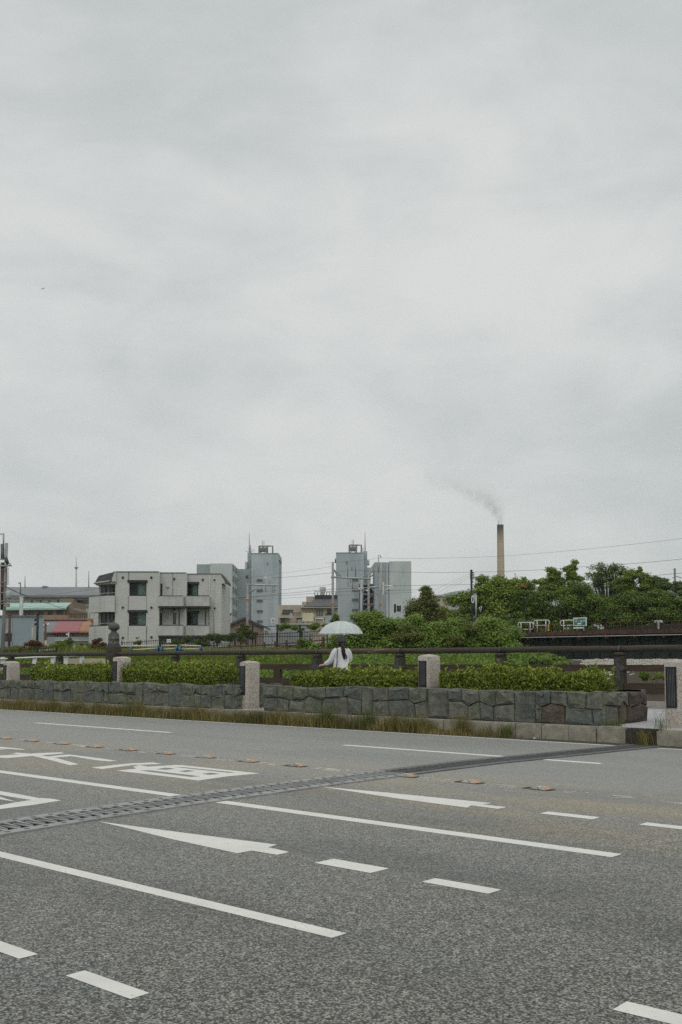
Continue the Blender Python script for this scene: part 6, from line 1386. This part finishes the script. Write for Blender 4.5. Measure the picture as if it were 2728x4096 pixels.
# stone-paved river bank under the bridge, block by block
mat('bank_stone', (0.40, 0.375, 0.32, 1), (0.24, 0.225, 0.19, 1), 3.2, .9, .4, 6)
rv = thing('paved_bank', None, None, (0, 0, 0)); rv['kind'] = 'structure'
ra = random.Random(9); c00, c01, c10, c11 = W(*[uz(2270, 2745, 44)[0], 44, uz(2270, 2745, 44)[1]]), W(*[uz(2700, 2745, 44)[0], 44, uz(2700, 2745, 44)[1]]), W(*[uz(2330, 2638, 66)[0], 66, uz(2330, 2638, 66)[1]]), W(*[uz(2700, 2638, 60)[0], 60, uz(2700, 2638, 60)[1]])
bpt = lambda u, v: c00.lerp(c01, u).lerp(c10.lerp(c11, u), v)
MB().poly([bpt(-.1, -.4) - Z * .05, bpt(1.6, -.4) - Z * .05, bpt(1.6, 1.0) - Z * .05, bpt(-.1, 1.0) - Z * .05]).build('bedding', 'soil', rv)
nrw, ncl = 14, 18
for i in range(nrw):
    for j in range(ncl):
        u0, u1 = (j + (i % 2) * .5) / ncl, (j + 1 + (i % 2) * .5) / ncl; v0, v1 = i / nrw, (i + 1) / nrw; gp_ = ra.uniform(.05, .13); hh = ra.uniform(.02, .06)
        q4 = [bpt(u0 + (u1 - u0) * gp_ * .5 + v * .0, v) for u0, u1, v in ((u0, u1, v0 + (v1 - v0) * gp_),)] + [bpt(u1 - (u1 - u0) * gp_ * .5, v0 + (v1 - v0) * gp_), bpt(u1 - (u1 - u0) * gp_ * .5, v1 - (v1 - v0) * gp_), bpt(u0 + (u1 - u0) * gp_ * .5, v1 - (v1 - v0) * gp_)]
        mb = MB(); mb.v += [tuple(p_ - Z * .1) for p_ in q4] + [tuple(p_ + Z * (hh + ra.uniform(-.015, .015))) for p_ in q4]; mb.f += [(4, 5, 6, 7), (0, 1, 5, 4), (1, 2, 6, 5), (2, 3, 7, 6), (3, 0, 4, 7)]; mb.build('stone_block', 'bank_stone', rv)

# ------------------------------------------------------------------ railway masts
def mast(label, x, d, ytop, w0=.36, group='concrete masts along the railway', bandy=None, m='pole_concrete', steps=True, name='railway_mast'):
    s = Site(name, label, 'mast', x, d, None, group); _, zt_ = s.xz(x, ytop, 0)
    MB().tube([(0, 0, -.3), (0, 0, zt_)], [w0 * .5, w0 * .42], 10).build('shaft', m, s.t, True)
    if steps:
        z_ = 1.5; k = 0
        while z_ < zt_ - .3: MB().box(-w0 * .62, w0 * .62, -.02, .02, z_, z_ + .035).build('step_bar', 'cable', s.t); z_ += .55
    if bandy: zz = s.xz(x, bandy, 0)[1]; MB().lathe([(w0 * .50, 0), (w0 * .50, .26)], 12, (0, 0, zz - .26)).build('orange_band', 'orange_band', s.t)
    return s
D_M = 118.0
ma_ = mast('concrete railway mast in front of the left tower block', 988, D_M, 2334, .34, bandy=2396)
ma_.tube('cross_beam', 'galvanised', [(982, 2338, 0), (1110, 2342, 0)], .10); ma_.tube('brace', 'galvanised', [(995, 2372, 0), (1037, 2342, 0)], .06); ma_.tube('brace', 'galvanised', [(1000, 2376, .3), (1030, 2346, .3)], .05)
for x in (1056, 1079): ma_.tube('hanger', 'galvanised', [(x, 2341, 0), (x, 2302 if x > 1060 else 2304, 0)], .045)
ma_.tube('top_bar', 'galvanised', [(1047, 2303, 0), (1080, 2302, 0)], .05)
for x, y in ((1062, 2306),): ma_.box('insulator', 'white_paint', x - 4, y, x + 4, y + 7, -.1, .2)
for x in (1045, 1062, 1091, 1099): ma_.tube('dropper', 'stack_frame', [(x, 2341, 0), (x, 2364 if x < 1080 else 2372, 0)], .035, n=5)
mbm = mast('tall concrete mast with cross beam left of the right tower block', 1331, D_M - 6, 2248, .30, bandy=2413)
mbm.tube('cross_beam', 'galvanised', [(1323, 2308, 0), (1484, 2316, 0)], .10)
for a_, b_ in (((1335, 2280), (1352, 2308)), ((1337, 2279), (1366, 2309))): mbm.tube('stay', 'stack_frame', [a_ + (0,), b_ + (0,)], .05)
for x, yt, yb in ((1391, 2262, 2308), (1407, 2266, 2280), (1422, 2262, 2308)): mbm.tube('hanger', 'stack_frame', [(x, yt, 0), (x, yb, 0)], .05, n=5)
for x, yb in ((1392, 2342), (1410, 2356), (1402, 2330)): mbm.tube('dropper', 'stack_frame', [(x, 2312, 0), (x, yb, 0)], .04, n=5)
mc = mast('concrete mast standing before the outside stairs', 1475, D_M - 2, 2286, .30, bandy=2414)
mc.tube('arm', 'galvanised', [(1480, 2350, 0), (1513, 2347, 0)], .13); mc.tube('brace', 'galvanised', [(1452, 2311, 0), (1478, 2287, 0)], .06); mc.tube('brace', 'galvanised', [(1482, 2350, 0), (1502, 2368, 0), (1516, 2384, 0)], .05)
md_ = mast('concrete mast with slim top tube before the right wing', 1522, D_M - 8, 2280, .34, bandy=2413)
md_.tube('top_tube', 'galvanised', [(1514, 2290, -.2), (1514, 2221, -.2), (1521, 2221, -.2), (1524, 2230, -.2)], .06)
md_.tube('cantilever', 'white_paint', [(1536, 2342, -.3), (1585, 2344, -.3), (1586, 2349, -.3), (1560, 2360, -.3)], .05); md_.tube('cantilever', 'white_paint', [(1536, 2363, -.3), (1570, 2346, -.3)], .05); md_.tube('bracket', 'white_paint', [(1530, 2328, -.3), (1533, 2332, -.3), (1533, 2376, -.3), (1530, 2380, -.3)], .06)
me_ = mast('thin lattice mast with white insulators below the right tower', 1446, D_M - 12, 2320, .16, m='galvanised')
me_.tube('arm', 'galvanised', [(1408, 2359, 0), (1468, 2361, 0)], .05); me_.tube('arm', 'galvanised', [(1436, 2352, 0), (1470, 2351, 0)], .04); me_.tube('second_leg', 'galvanised', [(1451, 2320, .1), (1450, 2480, .1)], .05)
for x, y in ((1437, 2354), (1451, 2352), (1468, 2361)): me_.box('insulator', 'white_paint', x - 3, y - 3, x + 3, y + 3, -.2, .2)
sp45 = Site('speed_sign', 'white railway sign with the number 45 beside the tower block', 'sign', 1091, 100); sp45.box('plate', 'sign_white', 1085, 2473, 1098, 2491, 0, .05); sp45.tube('post', 'galvanised', [(1091, 2491, .08), (1091, 2570, .08)], .04)
dg = MB(); P45 = lambda x, y: sp45.xz(x, y, -.03)
for pl in ([(1087.0, 2484.6), (1091.6, 2484.6), (1091.6, 2486.0), (1087.0, 2486.0)], [(1089.6, 2476), (1091.0, 2476), (1091.0, 2489), (1089.6, 2489)], [(1087.0, 2484.6), (1088.3, 2484.6), (1090.6, 2476), (1089.5, 2476)],
           [(1092.6, 2476), (1096.6, 2476), (1096.6, 2477.5), (1092.6, 2477.5)], [(1092.6, 2477), (1093.8, 2477), (1093.8, 2482.6), (1092.6, 2482.6)], [(1092.6, 2481.2), (1096.4, 2481.2), (1096.4, 2482.6), (1092.6, 2482.6)], [(1095.4, 2482), (1096.8, 2482), (1096.8, 2488), (1095.4, 2488)], [(1092.6, 2487.4), (1096.5, 2487.4), (1096.5, 2489), (1092.6, 2489)]): dg.extr([P45(*p_) for p_ in pl][::-1], -.012, -.002)
dg.build('lettering', 'trim_dark', sp45.t)

# utility poles and lamps
up = Site('utility_pole', 'grey utility pole with cross arms and transformer at the left edge', 'utility pole', 9, 58, None)
P0 = up.xz(9, 2172, 0); MB().tube([(0, 0, -.3), (.05, 0, P0[1] * .5), (.08, 0, P0[1])], [.11, .10, .085], 12).build('shaft', 'pole_concrete', up.t, True)
up.tube('green_sleeve', 'pole_green', [(10, 2240, 0), (10, 2176, 0)], .115); up.tube('rust_sleeve', 'pole_rust', [(8.5, 2440, 0), (9.5, 2250, 0)], .118); up.tube('top_tube', 'galvanised', [(14, 2196, -.1), (14, 2134, -.1), (4, 2136, -.1), (3, 2139, -.1)], .05)
up.box('cross_arm', 'galvanised', -25, 2260, 45, 2265, -.2, .12); up.tube('arm_brace', 'galvanised', [(14, 2281, -.2), (30, 2268, -.2)], .03); up.box('upper_arm', 'galvanised', -20, 2236, 26, 2240, -.2, .1); up.tube('switch', 'cable', [(24, 2232, -.2), (31, 2254, -.3)], .09)
for x in (-8, 2, 22, 30, 40): up.tube('insulator', 'white_paint', [(x, 2260, -.15), (x, 2252, -.15)], .05, n=6)
xx, zz = up.xz(28, 2392, -.6); MB().lathe([(.15, 0), (.17, .03), (.17, .36), (.15, .4), (.05, .42)], 16, (xx, -.3, zz)).build('transformer', 'galvanised', up.t, True); xx, zz = up.xz(22, 2428, -.5); MB().box(xx - .12, xx + .15, -.4, -.2, zz, zz + .22).build('meter_box', 'pole_concrete', up.t)
for y, xa, xb in ((2330, -4, 24), (2345, 2, 26), (2372, -2, 34), (2405, -4, 40), (2415, -8, 30)): up.tube('small_arm', 'stack_frame', [(xa, y, -.25), (xb, y, -.25)], .035, n=5)
for x in (24, 29, 34): up.tube('drop_wire', 'cable', [(x, 2270, -.3), (x + 1, 2340, -.3)], .012, n=4)
def pole(name, label, x, d, ytop, r, m, cat='pole', extra=None):
    s = Site(name, label, cat, x, d, None); zt_ = s.xz(x, ytop, 0)[1]; MB().tube([(0, 0, -.3), (0, 0, zt_)], r, 10).build('shaft', m, s.t, True); MB().lathe([(r * 1.25, 0), (r * 1.2, .06), (r * .3, .1)], 10, (0, 0, zt_)).build('cap', m, s.t, True)
    MB().lathe([(r * 2.2, -.3), (r * 2.0, .12), (r * 1.1, .16)], 10).build('base_collar', m, s.t, True)
    return s
pole('steel_pole', 'rust-brown steel pole in front of the metal shed', 35, 70, 2462, .09, 'pole_rust'); b_ = pole('steel_pole', 'black steel pole with small brackets beside the shed corner', 147, 68, 2458, .085, 'pole_black')
for y in (2476, 2494): b_.tube('bracket', 'pole_black', [(147, y, 0), (141, y + 2, 0), (141, y + 8, 0)], .06, n=6)
lp = pole('street_lamp', 'park lamp post with two white arms beside the shed', 179, 72, 2500, .07, 'pole_rust', 'lamp post'); lp.tube('lamp_head', 'white_paint', [(185, 2502, 0), (196, 2495, 0)], .06); lp.tube('lamp_head', 'white_paint', [(175, 2500, 0), (180, 2503, 0)], .06); lp.tube('lower_post', 'wall_beige', [(183, 2562, -.1), (183, 2600, -.1)], .09)
pole('bollard_post', 'thin cream post in front of the metal shed', 127, 74, 2506, .06, 'wall_beige'); rp_ = pole('railway_mast_slim', 'slim grey mast rising behind the green-roofed building', 80, 150, 2380, .30, 'galvanised', 'mast'); rp_.tube('top_tube', 'stack_frame', [(82, 2380, 0), (82, 2330, 0), (76, 2330, 0), (76, 2336, 0)], .09)
rp_.box('lattice_beam', 'galvanised', 36, 2390, 82, 2392, 0, .2); rp_.box('lattice_beam', 'galvanised', 36, 2401, 82, 2403, 0, .2)
for k in range(6): rp_.tube('lattice', 'galvanised', [(38 + k * 8, 2391 if k % 2 else 2402, .1), (46 + k * 8, 2402 if k % 2 else 2391, .1)], .06, n=4)
bp = pole('signal_pole', 'black pole with five pairs of insulators before the wood', 1889, 92, 2283, .10, 'pole_black', 'pole')
for y in (2290, 2296, 2302, 2308, 2314): bp.tube('insulator_arm', 'pole_black', [(1880, y + 3, 0), (1889, y, 0), (1897, y + 3, 0)], .045, n=5)
zs = Site('marker_sign', 'white oval railway marker with black rim in front of the wood', 'sign', 1892, 80); x_, z_ = zs.xz(1891, 2397, 0)
dsk = MB(); dsk.lathe([(.30, 0), (.30, .04)], 20); dk = dsk.build('disc', 'sign_white', zs.t); dk.location = (x_, 0, z_); dk.rotation_euler = (math.pi / 2, 0, 0); dk.scale = (.42, 1.05, 1)
d2_ = MB().lathe([(.20, .041), (.20, .055)], 20).build('oval_centre', 'pole_green', zs.t); d2_.location = (x_, 0, z_); d2_.rotation_euler = (math.pi / 2, 0, 0); d2_.scale = (.36, 1.05, 1)
zs.tube('post', 'galvanised', [(1904, 2380, .1), (1904, 2470, .1)], .07); zs.box('back_box', 'galvanised', 1896, 2374, 1906, 2390, .1, .3); zs.tube('side_stay', 'galvanised', [(1918, 2428, 0), (1922, 2452, 0), (1926, 2425, 0)], .04)
cl_ = pole('signal_post', 'thin pole with orange cables among the tree tops', 2065, 112, 2296, .06, 'galvanised', 'pole')
for k in range(3): cl_.tube('orange_cable', 'orange_band', [(2066, 2326, 0), (2085, 2334 + k * 4, -9.5), (2108, 2342 + k * 4, -10)], .018, n=5)
ft = pole('far_mast', 'distant lattice mast tip above the trees at the right edge', 2708, 150, 2276, .16, 'stack_frame', 'mast'); ft.tube('top_arm', 'stack_frame', [(2690, 2312, 0), (2708, 2306, 0), (2726, 2312, 0)], .06, n=5)
# insulator strings hanging at the corner of the right tower
st5 = Site('insulator_rack', 'black insulator rack above the thicket below the right tower', 'insulators', 1597, 95)
for k in range(4):
    st5.tube('insulator_arm', 'pole_black', [(1587, 2424 + k * 6, 0), (1596, 2427 + k * 6, 0), (1604, 2424 + k * 6, 0)], .07, n=5)
st5.tube('post', 'pole_black', [(1580, 2416, 0), (1580, 2450, 0)], .10, n=6)

# ------------------------------------------------------------------ overhead wires
def wire(label, pts_, r=.03):
    P_ = []
    for x, y, d in pts_: u, z = uz(x, y, d); P_.append(W(u, d, z))
    # fine sag between the given points
    o0 = P_[0]; Q = []
    for i in range(len(P_) - 1):
        for k in range(8):
            f_ = k / 8; q2 = P_[i].lerp(P_[i + 1], f_); Q.append(q2 - o0 - Z * (.25 * 4 * f_ * (1 - f_) * min(1, (P_[i + 1] - P_[i]).length / 40)))
    Q.append(P_[-1] - o0); o = MB().tube(Q, r * .5, 5).build('overhead_wire', 'cable', None, True, o0); tag(o, label, 'wire', 'overhead wires')
wire('topmost thin wire crossing behind the chimney', [(1300, 2252, 112), (1524, 2232, 110), (1730, 2233, 108), (2028, 2223, 105), (2728, 2154, 92), (2900, 2134, 90)], .022)
wire('thick wire crossing in front of the chimney', [(1090, 2312, 118), (1326, 2291, 112), (1407, 2280, 112), (1645, 2289, 110), (1889, 2288, 108), (2050, 2284, 106), (2340, 2266, 100), (2728, 2236, 92), (2900, 2222, 90)], .032)
wire('pale contact wire in front of the wood, level with the mast arms', [(1386, 2345, 112), (1537, 2342, 110), (1747, 2340, 108), (2050, 2332, 104), (2340, 2319, 98), (2728, 2292, 92), (2900, 2280, 90)], .035)
wire('upper contact wire left of the tall mast', [(870, 2398, 122), (1053, 2383, 120), (1126, 2374, 118), (1261, 2362, 114), (1328, 2357, 112), (1420, 2352, 112)], .035)
wire('fine wire from the left tower to the tall mast head', [(900, 2325, 130), (1113, 2293, 120), (1327, 2266, 112)], .02)
wire('feeder wire from the left mast beam to the tall mast', [(1046, 2368, 118), (1113, 2360, 118), (1215, 2350, 115), (1328, 2337, 112)], .028)
wire('lower contact wire left of the tall mast', [(780, 2395, 122), (990, 2389, 120), (1113, 2383, 118), (1240, 2374, 115), (1331, 2368, 112), (1480, 2362, 112), (1640, 2360, 110), (1720, 2356, 110)], .03)
wire('lowest wire passing in front of both tower blocks', [(780, 2400, 122), (990, 2398, 120), (1180, 2390, 116), (1331, 2382, 112), (1530, 2374, 110), (1660, 2368, 110)], .022)
for k, (x1, y1) in enumerate(((1700, 2376), (1718, 2392), (1740, 2404))): wire('fine signal wire fanning down left from the black pole, %s' % ('uppermost', 'middle one', 'lowest')[k], [(1884, 2292 + k * 8, 92), (1800, 2330 + k * 12, 95), (x1, y1, 100)], .014)
wire('slack black cable running down right from the utility pole', [(22, 2345, 58), (95, 2378, 66), (200, 2415, 80), (300, 2445, 95), (352, 2456, 102)], .035)
wire('thin cable from the utility pole across the warehouse roof', [(20, 2378, 58), (150, 2378, 90), (300, 2365, 110), (380, 2358, 118)], .025)
wire('upper cable from the utility pole to the slim mast', [(18, 2340, 58), (60, 2362, 66), (96, 2380, 74), (180, 2400, 90)], .025)
wire('long low cable in front of the green roof', [(12, 2420, 58), (100, 2422, 80), (190, 2424, 100), (290, 2420, 118)], .022)

# ------------------------------------------------------------------ fences, path, barriers on the far bank
mat('path_grey', (0.32, 0.31, 0.29, 1), (0.25, 0.24, 0.225, 1), 1, .9)
mb = MB(); row = []
for i, x in enumerate(range(150, 1381, 30)):
    d0 = float(np.interp(x, [150, 680, 1380], [64, 74, 71])); d1 = d0 + 5
    for d in (d0, d1):
        u, _ = uz(x, HZ, d); mb.v.append(tuple(W(u, d, gz(u, d) + .12)))
for i in range(len(mb.v) // 2 - 1): mb.f.append((2 * i, 2 * i + 2, 2 * i + 3, 2 * i + 1))
tag(mb.build('footpath', 'path_grey'), None, kind='structure')
def fence(name, label, pts_, hgt, m, bar=.14, rails=(0.03, .92), post_every=None, posts_at=None, br=.012, pr=.03, rr=.02, group=None):
    """pts: (x, ytop, d) along the top"""
    P_ = [W(uz(x, y, d)[0], d, uz(x, y, d)[1]) for x, y, d in pts_]; o0 = P_[0] - Z * hgt; t = thing(name, label, 'fence', o0, 0, group)
    for f_ in rails:
        MB().tube([p_ - o0 - Z * (hgt * (1 - f_)) for p_ in P_], rr, 6).build('rail', m, t)
    total = 0
    for i in range(len(P_) - 1):
        seg = P_[i + 1] - P_[i]; ln = Vector((seg.x, seg.y, 0)).length
        if bar:
            n_ = max(1, int(ln / bar)); mb = MB()
            for k in range(n_):
                q2 = P_[i].lerp(P_[i + 1], (k + .5) / n_) - o0; mb = MB(); mb.box(q2.x - br, q2.x + br, q2.y - br, q2.y + br, q2.z - hgt + .05, q2.z); mb.build('baluster', m, t)
        n_ = max(1, round(ln / (post_every or 2.0)))
        for k in range(n_ + (1 if i == len(P_) - 2 else 0)):
            q2 = P_[i].lerp(P_[i + 1], k / n_) - o0; MB().box(q2.x - pr, q2.x + pr, q2.y - pr, q2.y + pr, q2.z - hgt - .2, q2.z + .08).build('post', m, t)
    return t
fence('metal_fence', 'black metal fence with upright bars in front of the apartment house', [(487, 2567, 84), (640, 2557, 83), (800, 2547, 82), (940, 2538, 80), (1108, 2530, 77), (1310, 2519, 74)], 1.15, 'pole_black', .16, post_every=2.0)
fence('wooden_fence', 'brown two-rail fence along the path left of the woman', [(800, 2588, 72), (917, 2581, 71), (1057, 2573, 69), (1192, 2563, 67), (1345, 2548, 65)], 0.75, 'pole_rust', None, (.45, .85), 1.25, pr=.055, rr=.045)
fence('metal_fence', 'low black fence at the left edge behind the railing', [(-20, 2600, 58), (80, 2596, 59), (150, 2592, 60), (228, 2588, 61)], .7, 'pole_black', .16, post_every=1.2)
fence('tall_fence', 'tall dark frame fence carrying creepers below the tower blocks', [(1010, 2505, 94), (1110, 2503, 93), (1200, 2502, 92), (1310, 2500, 91)], 2.2, 'pole_black', None, (.1, .55, .98), 2.0, pr=.05, rr=.03)
fs_ = Site('notice_board', 'small white notice fixed to the black metal fence', 'sign', 675, 82); fs_.box('plate', 'sign_white', 667, 2557, 683, 2571, -.15, .03); fs_.box('pictogram', 'trim_dark', 670, 2561, 673, 2565, -.17, .015); fs_.box('pictogram', 'trim_dark', 677, 2561, 680, 2565, -.17, .015); fs_.box('text_line', 'wall_grey', 670, 2567, 680, 2569, -.17, .015)
mat('blue_plastic', (0.03, 0.14, 0.26, 1), (0.025, 0.11, 0.21, 1), 3, .4)
for i, (xa, xb, ya, yb) in enumerate(((525, 632, 2585, 2581), (648, 706, 2582, 2582), (722, 802, 2581, 2584))):
    t = Site('barricade', 'x', 'barricade', xa, 55, None, 'blue pipe barricades')
    t.t['label'] = ('longest pipe barrier on blue stands, beside the small conifer', 'shortest pipe barrier on blue stands, in the middle of the row', 'pipe barrier on blue stands at the right end of the row')[i]
    for x, y in ((xa, ya), (xb, yb)):
        for s_ in (-1, 1): t.tube('stand_leg', 'blue_plastic', [(x, y, 0), (x + s_ * 2.5, y + 9, .12 * s_), (x + s_ * 4.5, y + 26, .22 * s_)], [.03, .05, .06])
        t.box('stand_top', 'yellow', x - 3, y - 2, x + 3, y + 1, -.06, .12)
    t.tube('pipe', 'tank_cream', [(xa - 3, ya, 0), (xb + 3, yb, 0)], .035); t.tube('lower_pipe', 'tank_cream', [(xa, ya + 15, .0), (xb, yb + 12, .0)], .03)
gr_ = Site('guard_rail', 'white guard rail with stubby posts seen under the railing at the left', 'guard rail', 100, 47)
for x in (9, 137, 210, 262, 326): gr_.box('post', 'white_paint', x - 7, 2624 + (0 if x > 30 else 4), x + 7, 2642, 0, .16, ground=True)
gr_.tube('rail', 'white_paint', [(-20, 2637, -.05), (140, 2629, -.05), (210, 2627, -.05), (340, 2622, -.05)], .035); gr_.box('low_wall', 'wall_beige', 215, 2634, 450, 2650, .6, .2, ground=True)

# ------------------------------------------------------------------ a bird high up on the left
bd = bpy.data.objects.new('bird', None); u, z = uz(172, 1155, 90); b = MB()
b.lathe([(.004, -.16), (.03, -.10), (.045, 0), (.035, .08), (.02, .13), (.003, .17)], 10); bird = thing('bird', 'small dark bird gliding high in the sky at the left', 'bird', W(u, 90, z), YAW); bo_ = b.build('body', 'trim_dark', bird, True); bo_.rotation_euler = (math.radians(90), 0, math.radians(35))
for s_ in (-1, 1): MB().extr([(0, .01), (s_ * .12, .06), (s_ * .26, .035), (s_ * .25, .02), (s_ * .12, .03), (0, -.03)], -.04, .04).build('wing', 'trim_dark', bird).rotation_euler = (0, math.radians(-18), math.radians(-15))

bird.scale = (.65, .65, .65)
# ------------------------------------------------------------------ the damp air
if True:
    hm, ht, hp, hoo = newmat('haze'); ht.nodes.remove(hp)
    hv = N(ht, 'ShaderNodeVolumePrincipled'); hv.inputs['Color'].default_value = (0.93, 0.96, 1.0, 1); hv.inputs['Density'].default_value = 0.00013; hv.inputs['Anisotropy'].default_value = 0.0
    LK(ht, hv.outputs[0], hoo.inputs['Volume'])
    hz_ = MB().box(-4700, 300, -300, 5400, -3.3, 340).build('haze', 'haze'); tag(hz_, 'thin damp haze over the whole place', 'haze', kind='stuff')
